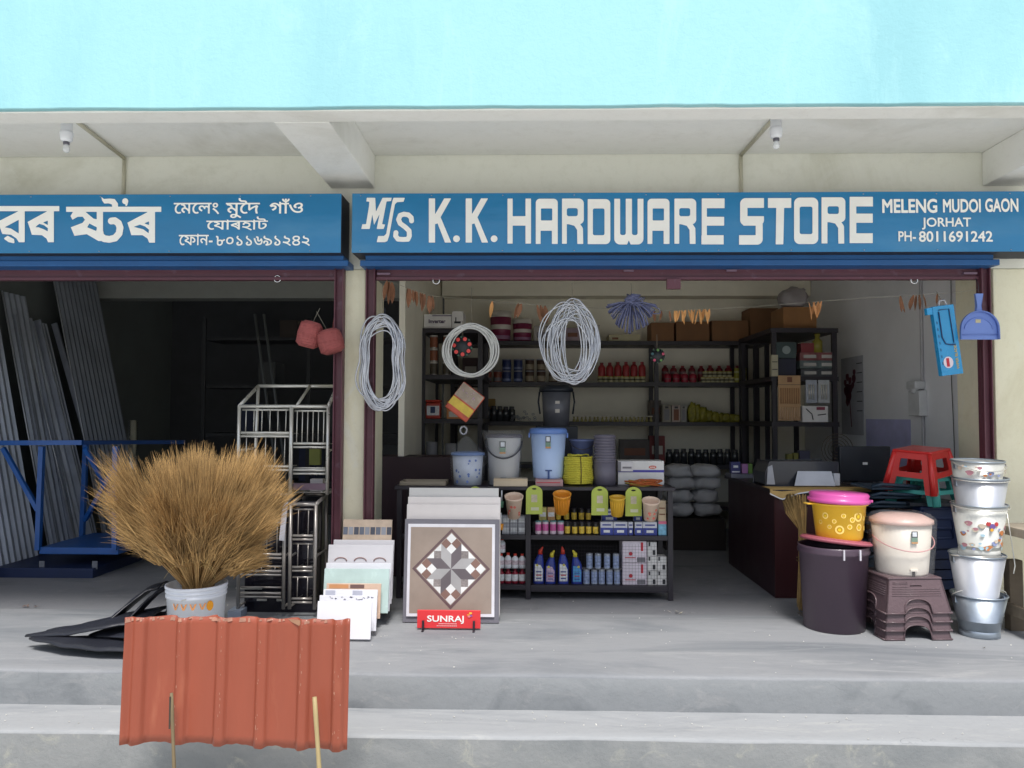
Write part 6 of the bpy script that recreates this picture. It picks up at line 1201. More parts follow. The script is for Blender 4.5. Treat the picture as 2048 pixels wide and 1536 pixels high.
for k in range(4):
    d = k*90; c, s_ = math.cos(math.radians(d)), -math.sin(math.radians(d))
    def q4(r, side, m_, nm, y=-.0143):
        cxx = C0[0]+c*r-s_*side; cyy = C0[1]+s_*r+c*side; flat(nm, [(cxx+hd_, cyy), (cxx, cyy-hd_), (cxx-hd_, cyy), (cxx, cyy+hd_)], m_, y)
    q4(aa+hd_, 0, wh, 'white_square'); q4(aa+3*hd_, 0, wh, 'white_square', -.0149); q4(aa+2*hd_, hd_, bw, 'brown_square', -.0146); q4(aa+2*hd_, -hd_, bw, 'brown_square', -.0146)
    d2 = d+45; p0 = pt(aa, d2); t1 = pt(aa*1.848, d2-22.5); t2_ = pt(aa*1.848, d2+22.5); fx = pt(aa*1.85, d2)
    m1_ = ((p0[0]+t1[0])/2, (p0[1]+t1[1])/2); m2_ = ((p0[0]+t2_[0])/2, (p0[1]+t2_[1])/2); m3 = ((t1[0]+t2_[0])/2, (t1[1]+t2_[1])/2)
    flat('hatched_square', [p0, m1_, m3, m2_][::-1], ht, -.0143); flat('white_triangle', [m1_, t1, m3][::-1], wh, -.0143); flat('white_triangle', [m2_, m3, t2_][::-1], wh, -.0143)
for k, (a, y0, b, off) in enumerate(((810, 1010, 999, .05), (814, 977, 996, .09), (812, 995, 1000, .07))):
    mt_ = M('pale_marble_%d' % (k % 2), [S(214, 208, 206), S(206, 204, 202)][k % 2], .3, var=.06, scale=4, coat=.2)
    tile('marble_tile', ['pale marble tile directly behind the star tile board', 'rearmost and tallest pale marble tile behind the star board', 'middle pale marble tile between two others behind the star board'][k], (a, y0, b, 1235-k*2), Y0+off, .09, mt_, group='pale marble tiles behind the star board')
# red brand stand
Yst = 4.36; cx, z0, w_, h = rect(834, 1222, 961, 1268, Yst); t = thing('brand_stand', 'red tile brand stand with white lettering at the foot of the star board', 'sign', (cx, Yst, .0)); h = Z(1222, Yst)-.01
MB().box(-w_/2, w_/2, 0, .012, .01, .01+h).build('sign_panel', M('brand_red', S(222, 58, 62), .35, var=.03), t, bevel=.002)
mb = MB(); text_into(mb, 'SUNRAJ', -w_/2+.056, .01+h*.38, h*.34, -.002, width=w_*.58, bold=.02); mb.build('brand_text', white_paint, t)
for k, (u0, u1, v) in enumerate(((.34, .62, .24), (.31, .64, .12))):
    mb = MB(); x_ = -w_/2+u0*w_
    while x_ < -w_/2+u1*w_-.004: l_ = rnd.uniform(.003, .009); mb.decal(x_, x_+l_, .01+h*v, .01+h*(v+.045), -.002); x_ += l_+.002
    mb.build('fine_print', M('pinkish_white', S(236, 190, 190), .5), t)
for k, (dx, dz, m_) in enumerate(((0, 0, M('logo_orange', S(236, 150, 60), .5)), (.014, -.004, M('logo_violet', S(150, 90, 160), .5)), (.012, .01, M('logo_yellow', S(240, 190, 70), .5)), (.004, -.008, M('logo_pink', S(236, 120, 130), .5)))):
    mb = MB(); x_, z_ = w_*.31+dx, .01+h*.76+dz; mb._add([(x_+.009*math.cos(q), -.002-.0005*k, z_+.006*math.sin(q)) for q in np.linspace(0, 2*PI, 8, endpoint=False)], [tuple(range(8))]); mb.build('logo_petal', m_, t)
for s_ in (-.4, .4): mb = MB(); mb.box(s_*w_-.006, s_*w_+.006, -.02, -.0045, 0, .055); mb.box(s_*w_-.006, s_*w_+.006, -.045, .09, 0, .006); mb.build('stand_foot', black_st, t, bevel=.001)
# staggered tiles on a low wooden rack
T_ = [((682, 1041, 781, 1150), 4.60, M('mosaic_tile', S(196, 176, 156), .35, var=.15, scale=12), 'beige tile with a dark patterned band, rearmost of the leaning tiles', 'band'),
 ((662, 1082, 785, 1200), 4.56, M('grey_white_tile', S(214, 212, 216), .3, var=.03), 'plain pale grey tile behind the arch patterned one', None),
 ((652, 1092, 783, 1210), 4.52, M('grey_white_tile', S(214, 212, 216)), 'pale grey tile with a row of brown arches', 'arch'),
 ((648, 1128, 779, 1225), 4.47, M('white_tile', S(226, 226, 232), .25, var=.02, coat=.3), 'white tile with a thin dark curve', 'curve'),
 ((645, 1139, 776, 1229), 4.42, M('green_marble', S(190, 212, 208), .25, var=.12, scale=6, coat=.3), 'pale green marble tile among the leaning tiles', None),
 ((650, 1168, 760, 1240), 4.37, M('wood_tile', S(206, 178, 158), .4, var=.2, scale=12), 'brown and orange wood look tile among the leaning tiles', 'wood'),
 ((644, 1180, 753, 1250), 4.30, M('white_tile', S(226, 226, 232)), 'white tile with grey squares among the leaning tiles', 'squares'),
 ((636, 1192, 752, 1265), 4.22, M('white_tile', S(226, 226, 232)), 'white tile with grey floral scribbles among the leaning tiles', 'floral'),
 ((632, 1204, 741, 1282), 4.12, M('white_tile', S(226, 226, 232)), 'plain white tile, frontmost of the leaning tiles', None)]
for px, Y, m_, lab, pr_ in T_:
    t, w_, L = tile('sample_tile', lab, px, Y, .16, m_, group='sample tiles leaning in a staggered row')
    y = -.0012
    if pr_ == 'band':
        for q in range(9): MB().decal(-w_/2+w_*(q+.08)/9, -w_/2+w_*(q+.92)/9, L*.72, L*.86, y).build('pattern_square', M('band%d' % (q % 3), [S(104, 110, 124), S(146, 150, 160), S(80, 84, 96)][q % 3], .4), t)
        for q in range(2): MB().decal(-w_/2+w_*(.08+.5*q), -w_/2+w_*(.42+.5*q), L*.1, L*.62, y).build('pattern_panel', M('brown_panel', S(170, 140, 112), .4), t)
    if pr_ == 'arch':
        for q in range(3): mb = MB(); c = -w_/2+w_*(.2+.3*q); mb.tube([(c+.035*math.cos(a_), y, L*.72+.02*math.sin(a_)) for a_ in np.linspace(0, PI, 10)], .004, 4); mb.build('arch_print', M('arch_brown', S(150, 120, 116), .5), t)
        for q in range(22): a_, b_ = rnd.uniform(-.45, .45)*w_, L*rnd.uniform(.56, .66); MB().decal(a_, a_+.007, b_, b_+.004, y).build('speck_print', M('speck_grey', S(140, 136, 146), .5), t)
    if pr_ == 'curve': mb = MB(); mb.tube([(w_*.12+.05*math.cos(a_), y, L*.72+.03*math.sin(a_)) for a_ in np.linspace(.3, PI-.2, 12)], .0022, 4); mb.build('curve_print', black_print, t)
    if pr_ == 'wood': MB().decal(-.02, .06, L*.86, L*.97, y).build('dark_plank', M('plank_dark', S(110, 84, 80), .5), t); MB().decal(-w_*.45, -.03, L*.86, L*.97, y).build('plank', M('plank_orange', S(196, 140, 96), .5), t)
    if pr_ == 'squares':
        for q in (0, 2): MB().decal(-w_/2+w_*(.04+.25*q), -w_/2+w_*(.22+.25*q), L*.7, L*.97, y).build('grey_square', M('tile_grey', S(176, 178, 192), .4), t)
    if pr_ == 'floral':
        for q in range(16): mb = MB(); a_ = w_*rnd.uniform(-.4, .42); b_ = L*rnd.uniform(.86, .96); mb.tube([(a_, y, b_), (a_+rnd.uniform(-.008, .008), y, b_+.006), (a_+rnd.uniform(-.012, .012), y, b_+.002)], .0014, 4); mb.build('scribble_print', M('ink_grey', S(110, 108, 124), .5), t)
t = thing('tile_rack', 'low pale wooden rail rack carrying the leaning tiles', 'rack', (X(700, 4.3), 4.0, 0))
MB().bar((.0, 0, .012), (.02, .75, .012), .02, .024).build('rail', M('pale_wood', S(176, 150, 104)), t); MB().bar((-.2, .05, .012), (-.16, .75, .012), .02, .024).build('rail', wood, t); MB().box(-.235, .03, .01, .03, .025, .1).build('front_board', M('reddish_wood', S(150, 90, 70), .7), t); MB().box(.0, .03, -.01, .009, 0, .13).build('upright', wood, t)

# ------------------------------------------------------------------ left shop: leaning sheets, pole, platform stand
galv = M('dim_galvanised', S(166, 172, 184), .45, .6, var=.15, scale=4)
def lean_sheet(label, y0, y1, xt, xb, ztop, mat, amp=.009, pitch=.07, off=0):
    t = thing('corrugated_sheet', label, 'sheet', (xb, y0, 0), 'metal sheets leaning on the left wall'); mb = MB(); n = int((y1-y0)/pitch*8); vs = []
    for i in range(n+1):
        y = (y1-y0)*i/n; q = (i % 8)/8; c = amp*(1 if q < .3 else (-1 if .45 < q < .85 else 0))
        vs += [(c+off, y, .0), (xt-xb+c+off, y, ztop)]
    mb._add(vs, [(2*i, 2*i+2, 2*i+3, 2*i+1) for i in range(n)]); mb.build('sheet_body', mat, t, solid=.0015)
    MB().tube([(.012, 0, 0), (xt-xb+.012, 0, ztop)], .006, 4).build('sheet_edge', M('edge_grey', S(176, 180, 188), .4, .5), t); return t
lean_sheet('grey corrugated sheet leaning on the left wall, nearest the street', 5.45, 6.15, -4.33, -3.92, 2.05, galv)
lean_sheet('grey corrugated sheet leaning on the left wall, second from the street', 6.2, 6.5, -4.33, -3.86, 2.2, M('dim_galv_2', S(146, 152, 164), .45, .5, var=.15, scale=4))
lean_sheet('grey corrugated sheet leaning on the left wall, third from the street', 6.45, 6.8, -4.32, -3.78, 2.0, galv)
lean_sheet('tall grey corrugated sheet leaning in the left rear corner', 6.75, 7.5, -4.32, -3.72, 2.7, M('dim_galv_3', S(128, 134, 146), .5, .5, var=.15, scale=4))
for k, (y, xb) in enumerate(((6.3, -3.86), (6.62, -3.74), (6.86, -3.66), (6.5, -3.82))):
    t = tag(MB().bar((0, 0, 0.0), (-4.3-xb, .02, 2.0), .05, .018).build('flat_bar', M('pale_flat_bar', S(150, 156, 168), .4, .4), loc=(xb, y, .012)), '%s pale flat metal bar leaning among the corrugated sheets' % ['thin near', 'middle', 'far right', 'short second'][k], 'bar', 'pale bars leaning among the sheets')
for k, px in enumerate((16, 32, 47)):
    tag(MB().tube([(0, 0, 0), (-.34, .03, 1.3)], .014, 8).build('metal_pipe', M('pipe_grey', S(150, 156, 150), .4, .5), loc=(X(px, 6.1, 1110), 6.1-.05*k, .0)), '%s thin pale pipe leaning at the left edge' % ORD[k], 'pipe', 'thin pipes leaning at the left edge')
t = thing('steel_post', 'upright shiny steel pipe standing behind the blue frame', 'pipe', (X(266, 6.25), 6.25, 0)); MB().lathe([(0, 0), (.035, 0), (.035, Z(843, 6.25)), (.03, Z(843, 6.25)), (.03, .5)], 20).build('pipe_body', M('bright_pipe', S(186, 188, 184), .25, 1), t)
bl = M('bright_blue_paint', S(24, 84, 158), .42, var=.1, scale=6, coat=.2)
Yp2 = 5.7; t = thing('platform_scale', 'bright blue steel platform stand with braced posts in the left shop', 'stand', (X(50, Yp2, 1150), Yp2, 0)); o3 = t.location
def pp(px, py, Y): return at(px, py, Y)-o3
MB().bar(pp(52, 1128, Yp2+.3)*1.0, pp(238, 1130, Yp2+.3), .085, .72).build('base_plate', M('navy_base', S(20, 36, 72), .5), t, bevel=.004)
a, b = pp(78, 1100, Yp2), pp(236, 1102, Yp2); mb = MB(); mb.box(a.x, b.x, 0, .7, a.z-.03, a.z+.02); mb.build('platform', bl, t, bevel=.004)
for nm, P in (('post', [pp(76, 1100, Yp2), pp(84, 893, Yp2)]), ('post', [pp(230, 1100, Yp2), pp(232, 893, Yp2)]), ('post', [pp(164, 1075, Yp2+.7), pp(172, 885, Yp2+.7)])): MB().bar(P[0], P[1], .035).build(nm, bl, t)
MB().bar(pp(-60, 886, Yp2), pp(166, 885, Yp2), .035, .04).build('top_rail', bl, t); MB().bar(pp(166, 885, Yp2), pp(368, 884, Yp2+.75), .03, .03).build('side_rail', M('shaded_blue_paint', S(20, 56, 108), .5), t)  # receding side rail has its shade put into a darker blue
MB().bar(pp(6, 896, Yp2), pp(76, 1020, Yp2), .03).build('brace', bl, t); MB().bar(pp(170, 896, Yp2), pp(228, 1000, Yp2+.3), .03).build('brace', bl, t); MB().bar(pp(230, 935, Yp2), pp(170, 1040, Yp2+.4), .03).build('brace', bl, t)
for px in (84, 190): MB().box(-.02, .02, -.004, 0, -.03, .03).build('hinge_plate', M('dim_steel', S(120, 124, 134), .4, .5), t, loc=pp(px, 1130, Yp2-.02))
# dim shelving at the back of the left room
tk = thing('storage_rack', 'dark storage rack with goods deep inside the left shop', 'rack', (-2.5, 7.6, 0))
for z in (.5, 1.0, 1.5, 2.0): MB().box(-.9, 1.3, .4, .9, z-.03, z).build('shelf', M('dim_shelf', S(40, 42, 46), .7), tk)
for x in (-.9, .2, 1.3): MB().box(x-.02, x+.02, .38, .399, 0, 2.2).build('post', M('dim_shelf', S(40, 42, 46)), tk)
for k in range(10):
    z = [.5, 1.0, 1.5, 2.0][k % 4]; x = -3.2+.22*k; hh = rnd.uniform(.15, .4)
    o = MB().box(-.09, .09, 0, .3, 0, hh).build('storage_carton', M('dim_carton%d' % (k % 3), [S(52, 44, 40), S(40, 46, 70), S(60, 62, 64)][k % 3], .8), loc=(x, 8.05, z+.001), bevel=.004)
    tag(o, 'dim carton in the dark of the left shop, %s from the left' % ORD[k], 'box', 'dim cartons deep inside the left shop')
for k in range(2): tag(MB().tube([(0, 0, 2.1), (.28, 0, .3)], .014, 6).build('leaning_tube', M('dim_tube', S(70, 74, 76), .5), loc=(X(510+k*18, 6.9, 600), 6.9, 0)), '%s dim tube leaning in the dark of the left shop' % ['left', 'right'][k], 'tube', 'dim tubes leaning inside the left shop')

# ------------------------------------------------------------------ stainless dish racks
YK = 4.72
def sq(t, nm, a, b, r=.011, m_=chrome): MB().tube([a, b], r, 8).build(nm, m_, t)
def dish_rack(label, px0, px1, ptop, pbot, Y, dep, rows, topin, colr, loc_dark=False):
    x0, x1, zt_, zb__ = X(px0, Y), X(px1, Y), Z(ptop, Y), Z(pbot, Y); t = thing('dish_rack', label, 'dish rack', ((x0+x1)/2, Y, zb__), 'stainless dish racks in the left doorway'); w_ = (x1-x0)/2; h = zt_-zb__
    ht_ = h*(1-topin)
    for s_ in (-1, 1):
        sq(t, 'upright', (s_*w_, 0, 0), (s_*w_, 0, ht_), m_=colr); sq(t, 'upright', (s_*w_, dep, 0), (s_*w_*.94, dep, h), m_=colr); sq(t, 'slant_bar', (s_*w_, 0, ht_), (s_*w_*.94, dep, h), m_=colr); sq(t, 'side_rail', (s_*w_, 0, ht_*.5), (s_*w_, dep, ht_*.5), .007, colr); sq(t, 'side_rail', (s_*w_, 0, .01), (s_*w_, dep, .01), .007, colr)
    sq(t, 'top_rail', (-w_*.94, dep, h), (w_*.94, dep, h), m_=colr); sq(t, 'front_rail', (-w_, 0, ht_), (w_, 0, ht_), m_=colr)
    for (u0, u1, v0, v1, n) in rows:
        xa, xb_ = -w_+2*w_*u0, -w_+2*w_*u1; za, zz = ht_*v0, ht_*v1
        sq(t, 'basket_rail', (xa, -.004, za), (xb_, -.004, za), .008, colr); sq(t, 'basket_rail', (xa, -.004, za-.022), (xb_, -.004, za-.022), .007, colr); sq(t, 'basket_rail', (xa, .01, zz), (xb_, .01, zz), .006, colr)
        for k in range(n): x = xa+(xb_-xa)*(k+.5)/n; MB().tube([(x, .006, zz), (x, .0, za), (x, dep*.9, za-.01)], .0032, 6).build('rod', colr, t)
    return t
t = dish_rack('upper stainless steel dish rack with rod baskets by the door channel', 478, 656, 770, 992, YK, .28, [(.03, .57, .70, .96, 6), (.62, .98, .58, .95, 6), (.03, .57, .32, .68, 5), (.62, .98, .28, .3, 0)], .2, chrome)
ww = X(656, YK)-X(478, YK); hh_ = Z(770, YK)-Z(992, YK)
MB().tube([(ww*.09, -.004, 0), (ww*.09, -.004, hh_*.8)], .012, 8).build('divider', chrome, t); MB().tube([(ww*.15, .27, hh_), (ww*.13, .02, hh_*.8)], .009, 8).build('slant_bar', chrome, t)
MB().box(ww*.12, ww*.49, .02, .26, .01, .014).build('tray_sheet', chrome, t); MB().box(ww*.12, ww*.49, .0, .0035, .03, .07).build('tray_front', M('mauve_steel_sheet', S(150, 130, 146), .3, .6), t)
for q in ((.44, .02), (.485, .02), (.485, .08)): MB().lathe([(0, -.004), (.006, -.003), (.007, .001)], 8).build('rivet', chrome, t, loc=(ww*q[0], -.012, q[1]))
gk = M('dark_stainless', S(176, 170, 164), .3, .6, var=.15, scale=5)
t = dish_rack('lower dark stainless dish rack turned sideways under the upper one', 482, 572, 1000, 1222, YK-.12, .22, [(.05, .95, .86, .98, 3), (.05, .95, .52, .84, 4), (.05, .95, .36, .4, 3), (.05, .95, .15, .2, 0)], .05, gk)
t = dish_rack('second lower dark stainless dish rack beside the tiles', 584, 634, 1000, 1222, YK-.12, .25, [(.1, .9, .7, .95, 2), (.1, .9, .4, .62, 2), (.1, .9, .1, .3, 2)], .05, gk)
t = thing('steel_case', 'dark glossy steel case standing inside the lower dish racks', 'case', (X(560, YK), YK, 0)); MB().box(-.2, .24, -.01, .24, 0, Z(1005, YK)).build('case_body', M('dark_gloss_panel', S(34, 32, 42), .15, .3, coat=.5, var=.3, scale=6), t, bevel=.004)
MB().bar((.075, -.17, Z(1075, YK)), (.095, -.17, Z(1000, YK)), .03, .006).build('bright_strip', M('polished_strip', S(236, 236, 246), .12, .3), t)
for k, (u0, u1, z_) in enumerate(((-.2, -.09, Z(1136, YK)), (-.25, -.09, Z(1180, YK)), (-.12, -.06, Z(1203, YK)), (.0, .05, Z(1203, YK)))): MB().box(u0, u1, -.016, -.011, z_-.006, z_+.006).build('bright_edge', chrome, t)
carton('carton', 'small pale box inside the upper dish rack', 'box', (620, 948, 646, 972), YK+.08, .05, M('pale_carton', S(210, 206, 208)), z=Z(992, YK)+.015, marks=(('print_mark', .5, .3, .8, .6, black_print),))
carton('tall_pack', 'olive green packet seen through the upper dish rack', 'pack', (618, 898, 640, 930), YK+.3, .04, M('olive_green_pack', S(110, 116, 50), .5), marks=())
# dark backing goods behind racks
carton('carton', 'pale blue flat box on the floor at the foot of the dish racks', 'box', (455, 1212, 482, 1228), 4.55, .1, M('pale_bluegrey', S(150, 160, 176), .5), z=.001)

# ------------------------------------------------------------------ bucket of grass brooms
Yk = 3.92; cx, z0, w_, h = rect(330, 1182, 456, 1330, Yk-.12); bx = cx; hb = Z(1182, Yk-.12); R_ = w_/2*.97; bx = X(393, Yk, 1200)
t = thing('paint_bucket', 'white paint bucket with orange lettering holding the grass brooms', 'bucket', (bx, Yk, 0))
mb = MB(); mb.lathe([(0, .01), (R_*.82, .01), (R_*.84, 0), (R_*.95, hb*.83), (R_*.985, hb*.835), (R_*.985, hb*.865), (R_*.96, hb*.87), (R_*.965, hb*.90), (R_*1.0, hb*.905), (R_*1.0, hb*.925), (R_*.975, hb*.93), (R_*.975, hb*.955), (R_*1.01, hb*.96), (R_*1.01, hb), (R_*.94, hb), (R_*.82, .02), (0, .02)], 48); mb.build('bucket_body', M('white_bucket', S(222, 226, 234), .35, var=.04), t)
og = M('orange_print', S(238, 160, 90), .5); ogs = M('bright_orange_print', S(240, 160, 20), .5)
def on_cyl(t, name, pts, r_, a0, z_, m_):
    mb = MB(); mb._add([(r_*math.cos(a0+u/r_), r_*math.sin(a0+u/r_), z_+v) for u, v in pts], [tuple(range(len(pts)))]); mb.build(name, m_, t)
rB = R_*.945
for k in range(8):
    a0 = -PI/2-.42+.155*k; on_cyl(t, 'orange_letter_stroke', [(-.012, 0), (-.004, 0), (.008, .03), (.0, .03)] if k % 2 else [(.008, 0), (.015, 0), (.004, .03), (-.003, .03)], rB+.003, a0, hb*.70, og)
on_cyl(t, 'orange_dot', [(.018*math.cos(q), .024*math.sin(q)) for q in np.linspace(0, 2*PI, 16, endpoint=False)], rB+.003, -PI/2+.86, hb*.74, ogs)
MB().tube([(-.01, -R_*.99, hb*.84), (.0, -R_*1.02, hb*.855), (.012, -R_*.99, hb*.86)], .003, 5).build('wire_end', chrome, t)
brist = M('broom_grass', S(172, 138, 88), .85, var=.25, scale=9, island=.5); stemm = M('broom_stem', S(176, 142, 92), .75, var=.25, scale=12, island=.25)
def broom(k, ang, az, L, droop, fan):
    ang = ang*.68+.09; L = float(np.interp(abs(ang), [0, .25, .42, .6, .75, .95], [.71, .74, .78, .68, .56, .42]))/1.23*(.55+.45*min(1, L/.5))*random.Random(k).uniform(.93, 1.06); fan *= .84; droop *= .6
    """tied grass broom: stalk bundle in the bucket, plume fanning from it"""
    rl = random.Random(k*13+5)
    t = thing('grass_broom', 'tan grass broom with feathery plume standing in the white bucket', 'broom', (bx, Yk, .03), 'grass brooms bundled in the white bucket'); d = Vector((math.sin(ang), math.sin(az)*math.cos(ang), math.cos(ang)*math.cos(az))).normalized()
    base = Vector((math.sin(ang)*.02, .05*math.sin(az), 0)); mouth = Vector((math.sin(ang)*R_*.62, math.sin(az)*R_*.6, hb-.03)); tip = mouth+d*L; q = d.cross(Vector((0, 1, 0))).normalized(); p = d.cross(q).normalized(); neck = mouth+d*L*.32
    mb = MB()
    for i in range(16):
        a = rl.uniform(0, 2*PI); r1 = rl.uniform(.0, .013); o_ = q*r1*math.cos(a)+p*r1*math.sin(a); mb.tube([base+o_*.6, mouth+o_, neck+o_*1.3, neck+d*L*.18+o_*3], [.0028, .0026, .002, .001], 5, caps=False)
    mb.build('stalk_bundle', stemm, t)
    mb = MB(); n = 980; vs = []; fs = []
    for i in range(n):
        u0 = rl.uniform(0, .55)**1.1; st = neck+d*L*u0*.75; spread = fan*rl.gauss(0, .75); sp2 = fan*rl.gauss(0, .6); LL = L*(.30+.34*rl.random())*(1-.25*u0)
        dd = (d+q*spread+p*sp2).normalized(); side = dd.cross(Vector((rl.uniform(-.4, .4), 1, rl.uniform(-.4, .4)))).normalized(); wd = rl.uniform(.0009, .0022); b0 = len(vs); gx = droop*rl.uniform(.5, 1.5)*LL
        st = st+(q*rl.gauss(0, .012)+p*rl.gauss(0, .012))*(1+u0*2)
        for j in range(5):
            v = j/4; c = st+dd*LL*v+Vector((0, 0, -gx*v*v))+side*.006*math.sin(v*5+i); w2 = wd*(1-.85*v)*(1.3 if j == 1 else 1)*1.25; vs += [c-side*w2, c+side*w2]
        fs += [(b0+2*j, b0+2*j+2, b0+2*j+3, b0+2*j+1) for j in range(4)]
    mb._add(vs, fs); o = mb.build('grass_plume', brist, t); o['kind'] = 'stuff'
    return t
spec = [(-1.15, -.2, .33, .30, .24), (-.9, .15, .42, .2, .22), (-.72, -.3, .50, .14, .2), (-.56, .1, .57, .1, .18), (-.42, -.2, .56, .06, .18), (-.28, .25, .55, .03, .19), (-.13, -.15, .55, .05, .18), (.02, .2, .52, .02, .2), (.16, -.2, .55, .03, .18), (.28, .1, .54, .05, .18), (.42, -.2, .56, .07, .18), (.57, .12, .57, .1, .18), (.72, -.25, .53, .14, .19), (.92, .1, .43, .2, .22), (1.15, -.1, .36, .28, .24), (-.38, .45, .5, .1, .2), (.36, .45, .5, .1, .2), (-.7, .4, .44, .2, .22), (.0, -.5, .42, .12, .22), (.7, .4, .44, .2, .22), (-.3, -.55, .40, .14, .24), (.5, -.5, .40, .2, .24), (-.7, -.5, .38, .2, .24), (.22, -.6, .36, .2, .26), (-1.25, .3, .28, .3, .26), (1.3, .2, .3, .3, .26), (-.2, -.7, .3, .2, .3), (.1, .5, .56, .05, .08), (-.35, .1, .6, .0, .07), (.5, .0, .6, .02, .07)]
for k, a_ in enumerate(spec):
    b_ = broom(k, *a_)
    if k in (1, 3, 6, 9, 11, 13):      # bent dry blades curling out of the bunch
        mb = MB(); rl = random.Random(k); sx = -1 if k < 7 else 1
        for q in range(3):
            x0 = rl.uniform(-.02, .06)*sx; z0 = hb+.04+rl.uniform(0, .2); l_ = rl.uniform(.06, .13); pts = [(x0+sx*l_*u, -.10-.03*u, z0+l_*(1.1*u-1.5*u*u)+.02) for u in np.linspace(0, 1, 9)]
            mb.tube(pts, [.0022*(1-.8*i/8) for i in range(9)], 4)
        mb.build('bent_blade', M('pale_dry_blade', S(206, 178, 118), .7), b_)
    MB().tube([(.0, 0, 0), (0, 0, .01)], .001, 3).build('binding', stemm, b_) if False else None

# ------------------------------------------------------------------ black plastic sheeting lying by the bucket
bp_ = M('black_sheeting', S(38, 40, 48), .4, var=.15, bump=.4, bscale=16, bdist=.01)
t = thing('black_sheeting', 'folded black plastic sheeting lying pointed on the floor left of the broom bucket', 'sheet', (X(300, 4.0, 1270), 4.0, 0))
o3 = t.location
def strip(nm, pts, wds, thk=.006, lift=0):
    mb = MB(); vs = []; P = [Vector(p)-o3 for p in pts]
    sm = []
    for i in range(len(P)-1):
        for q in range(6): sm.append((P[i].lerp(P[i+1], q/6), wds[i]+(wds[i+1]-wds[i])*q/6))
    sm.append((P[-1], wds[-1])); n = len(sm); m = 7
    for i, (c, wd) in enumerate(sm):
        for j in range(m+1): u = j/m-.5; vs.append(c+Vector((.0, u*wd, .022*math.cos(u*PI)*min(1, wd*8)+.006*noise.noise(Vector((i*.4, j*.7, lift))))))
    mb._add(vs, [(i*(m+1)+j, (i+1)*(m+1)+j, (i+1)*(m+1)+j+1, i*(m+1)+j+1) for i in range(n-1) for j in range(m)], 0, True); mb.build(nm, bp_, t, solid=thk)
f = lambda px, py, Y: at(px, py, Y)
strip('fold', [f(52, 1272, 3.95), f(150, 1262, 3.97), f(240, 1240, 4.02), f(330, 1225, 4.1)], [.02, .16, .32, .36], lift=1)
strip('fold', [f(94, 1262, 4.02), f(190, 1248, 4.05), f(250, 1236, 4.08), f(340, 1235, 4.1)], [.015, .08, .15, .2], lift=5)
strip('fold', [f(60, 1277, 3.92), f(140, 1284, 3.9), f(230, 1284, 3.93), f(340, 1282, 3.95)], [.02, .16, .3, .36], lift=9)
strip('fold', [f(225, 1242, 4.05), f(262, 1210, 4.12), f(300, 1180, 4.18), f(330, 1172, 4.22)], [.16, .13, .12, .14], lift=3)
strip('fold', [f(262, 1240, 4.0), f(295, 1205, 4.06), f(322, 1182, 4.14), f(345, 1176, 4.2)], [.12, .1, .1, .1], lift=7)
strip('fold', [f(180, 1272, 3.98), f(240, 1262, 4.0), f(300, 1258, 4.0), f(345, 1258, 4.0)], [.05, .22, .34, .38], lift=12)
strip('fold', [f(330, 1172, 4.2), f(345, 1200, 4.15), f(330, 1240, 4.1)], [.06, .06, .06], lift=2)

# ------------------------------------------------------------------ red corrugated sheet on stakes in front of the steps
Yr_ = 3.02; xs0, xs1 = X(252, Yr_, 1360), X(699, Yr_, 1360); zt_, zb_ = Z(1240, Yr_), Z(1492, Yr_); W_ = xs1-xs0; Hh_ = zt_-zb_
t = thing('roofing_sheet', 'rust red corrugated metal sheet propped upright in front of the steps', 'sheet', (xs0, Yr_, zb_)); rm = M('rust_red_paint', S(144, 70, 48), .5, var=.07, scale=4, coat=.08, bump=.25, bscale=9, bdist=.012, objv=0, dirt=(S(168, 98, 72), 9, .62, .9), stretch=(1.6, 1, .3))
ridges = [.02, .055, .245, .425, .61, .80, .955]
mb = MB(); nx, nz = 150, 16; vs = []
def prof(u):
    y = .012*math.sin(u*5)
    for r0 in (.06, .245, .425, .61, .80, .955):
        d_ = abs(u-r0); y -= .02*max(0, min(1, (.032-d_)/.016))
    if u < .05: y -= .0+.03*(.05-u)/.05
    return y
for i in range(nx+1):
    u = i/nx
    for j in range(nz+1):
        v = j/nz; fr_2 = (1-v)*(-.004*math.sin(u*18)-.022*u*(1 if 1 else 0)) ; y = prof(u)+.004*noise.noise(Vector((u*6, v*3, 1)))+.014*(v-.5)
        e = 0
        if j == 0: e = -.007*abs(math.sin(u*PI*5.6+.6))-.004*noise.noise(Vector((u*30, 0, 4)))
        if j == nz: e = .006*noise.noise(Vector((u*14, 3, 4)))-.004*abs(math.sin(u*16))
        vs.append((u*W_+.004*(v-.5), y, v*Hh_+e-.012*u*(1-v)+.002))
mb._add(vs, [(i*(nz+1)+j, (i+1)*(nz+1)+j, (i+1)*(nz+1)+j+1, i*(nz+1)+j+1) for i in range(nx) for j in range(nz)], 0, True)
o = mb.build('sheet_body', rm, t, solid=.0012)
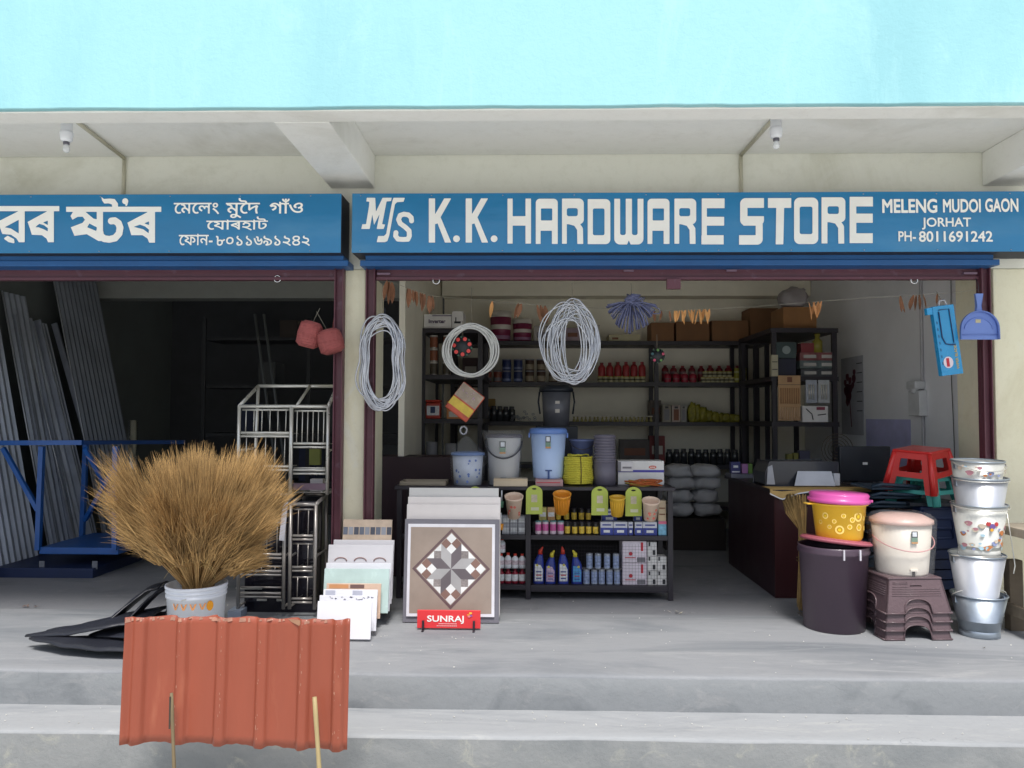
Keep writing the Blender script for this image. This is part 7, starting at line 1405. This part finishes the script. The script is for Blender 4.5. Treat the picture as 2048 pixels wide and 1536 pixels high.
# worn paint along ridges and the top edge
wm = M('bare_metal_scratch', S(176, 128, 108), .55, var=.2, scale=40); mb = MB()
def sp(u, v, dy=-.0022): return (u*W_+.004*(v-.5), prof(u)+.004*noise.noise(Vector((u*6, v*3, 1)))+.014*(v-.5)+dy, v*Hh_)
for k in range(70):
    r0 = rnd.choice([.235, .43, .6, .79, .945, .965]); v = rnd.random()**.8*.96+.02; u = r0+rnd.uniform(-.006, .006); dv = rnd.uniform(.004, .022); du = rnd.uniform(.0008, .0018)
    mb._add([sp(u-du, v), sp(u+du, v), sp(u+du, min(.99, v+dv)), sp(u-du, min(.99, v+dv))], [(0, 1, 2, 3)])
for k in range(50):
    u = rnd.uniform(.01, .98); du = rnd.uniform(.003, .012); v0 = .985-rnd.uniform(.0, .03); mb._add([sp(u-du, v0), sp(u+du, v0+.004), sp(u+du*.6, .992), sp(u-du*.7, .992)], [(0, 1, 2, 3)])
mb.build('paint_scratches', wm, t)['kind'] = 'stuff'
mb = MB(); mb._add([sp(.72, .995), sp(.735, .972), sp(.765, .955), sp(.775, .945), sp(.785, .965), sp(.782, .995)], [(0, 1, 2, 3, 4, 5)]); mb.build('paint_chip', M('chip_tan', S(176, 132, 104), .7), t)
for k, (x0, y0, x1, y1, m_, lab) in enumerate(((343, 1386, 349, 1560, M('grey_bamboo', S(112, 98, 72), .7, var=.3, scale=20, stretch=(1, 1, .2)), 'thin brown stick holding the red sheet at the left'), (629, 1394, 640, 1560, M('pale_bamboo', S(164, 146, 104), .65, var=.2, scale=20, stretch=(1, 1, .2)), 'pale bamboo stick holding the red sheet at the right'))):
    Yt_ = Yr_-.06; a, b = at(x0, y0, Yt_), at(x1, y1, Yt_-.02); d = (b-a); b = a+d*((a.z+.47)/(a.z-b.z)); t = thing('wooden_stake', lab, 'stake', b, 'sticks holding up the red sheet'); n_ = 9; P = [(a.lerp(b, i/n_)-b) for i in range(n_+1)]
    MB().tube(P, [.0065+.001*(i % 3 == 1)+.002*k for i in range(n_+1)], 8).build('stick', m_, t)
    if k == 0: MB().box(-.003, .003, -.0115, -.0095, -.12, 0).build('split_groove', M('dark_groove', S(60, 50, 40)), t, loc=P[0]+Vector((0, 0, -.01)))

# small litter
def litter(px, py, lab, mat, s_=.03, n=6, name='dry_leaf_litter', cat='litter'):
    d = ray(px, py); p = CAM+d*((0-CAM.z)/d.z); t = thing(name, lab, cat, (p.x, p.y, 0.002))
    for k in range(n):
        mb = MB(); a = rnd.uniform(0, 6); c = Vector((rnd.uniform(-s_, s_)*1.4, rnd.uniform(-s_, s_)*.5, .003+.006*rnd.random())); q = Vector((math.cos(a), math.sin(a), .3))*s_*.55; r_ = Vector((-math.sin(a), math.cos(a), .2))*s_*.22
        mb._add([c-q, c+r_, c+q, c-r_], [(0, 1, 2, 3)]); mb.build('scrap', mat, t)
litter(1352, 1226, 'small pale scrap of crumpled paper on the floor before the counter', M('pale_scrap', S(190, 184, 168), .8))
litter(60, 1214, 'small brown leaf scraps on the floor of the left shop', M('brown_scrap', S(130, 110, 100), .8))
litter(1972, 1298, 'tiny dark leaf on the floor below the steel buckets', M('dark_scrap', S(80, 74, 68), .8), .015, 3)
mb = MB(); r5 = random.Random(3)
for k in range(260):
    z = 0 if r5.random() < .6 else -.16; x = r5.uniform(-2.5, 2.9); y = r5.uniform(3.68, 5.2) if z == 0 else r5.uniform(3.35, 3.6); s_ = r5.uniform(.0015, .005)
    mb._add([(x-s_, y, z+.003), (x, y-s_, z+.003), (x+s_, y, z+.003), (x, y+s_*.8, z+.003), (x, y, z+.003+s_)], [(0, 1, 4), (1, 2, 4), (2, 3, 4), (3, 0, 4)])
tag(mb.build('grit', M('grit', S(196, 194, 188), .9, var=.3, scale=3)), 'tiny grit and mortar crumbs on the steps', kind='stuff')

# remove the patterns that rows were copied from
def drop(o):
    for c in list(o.children): drop(c)
    bpy.data.objects.remove(o)
for p_ in PARK: drop(p_)
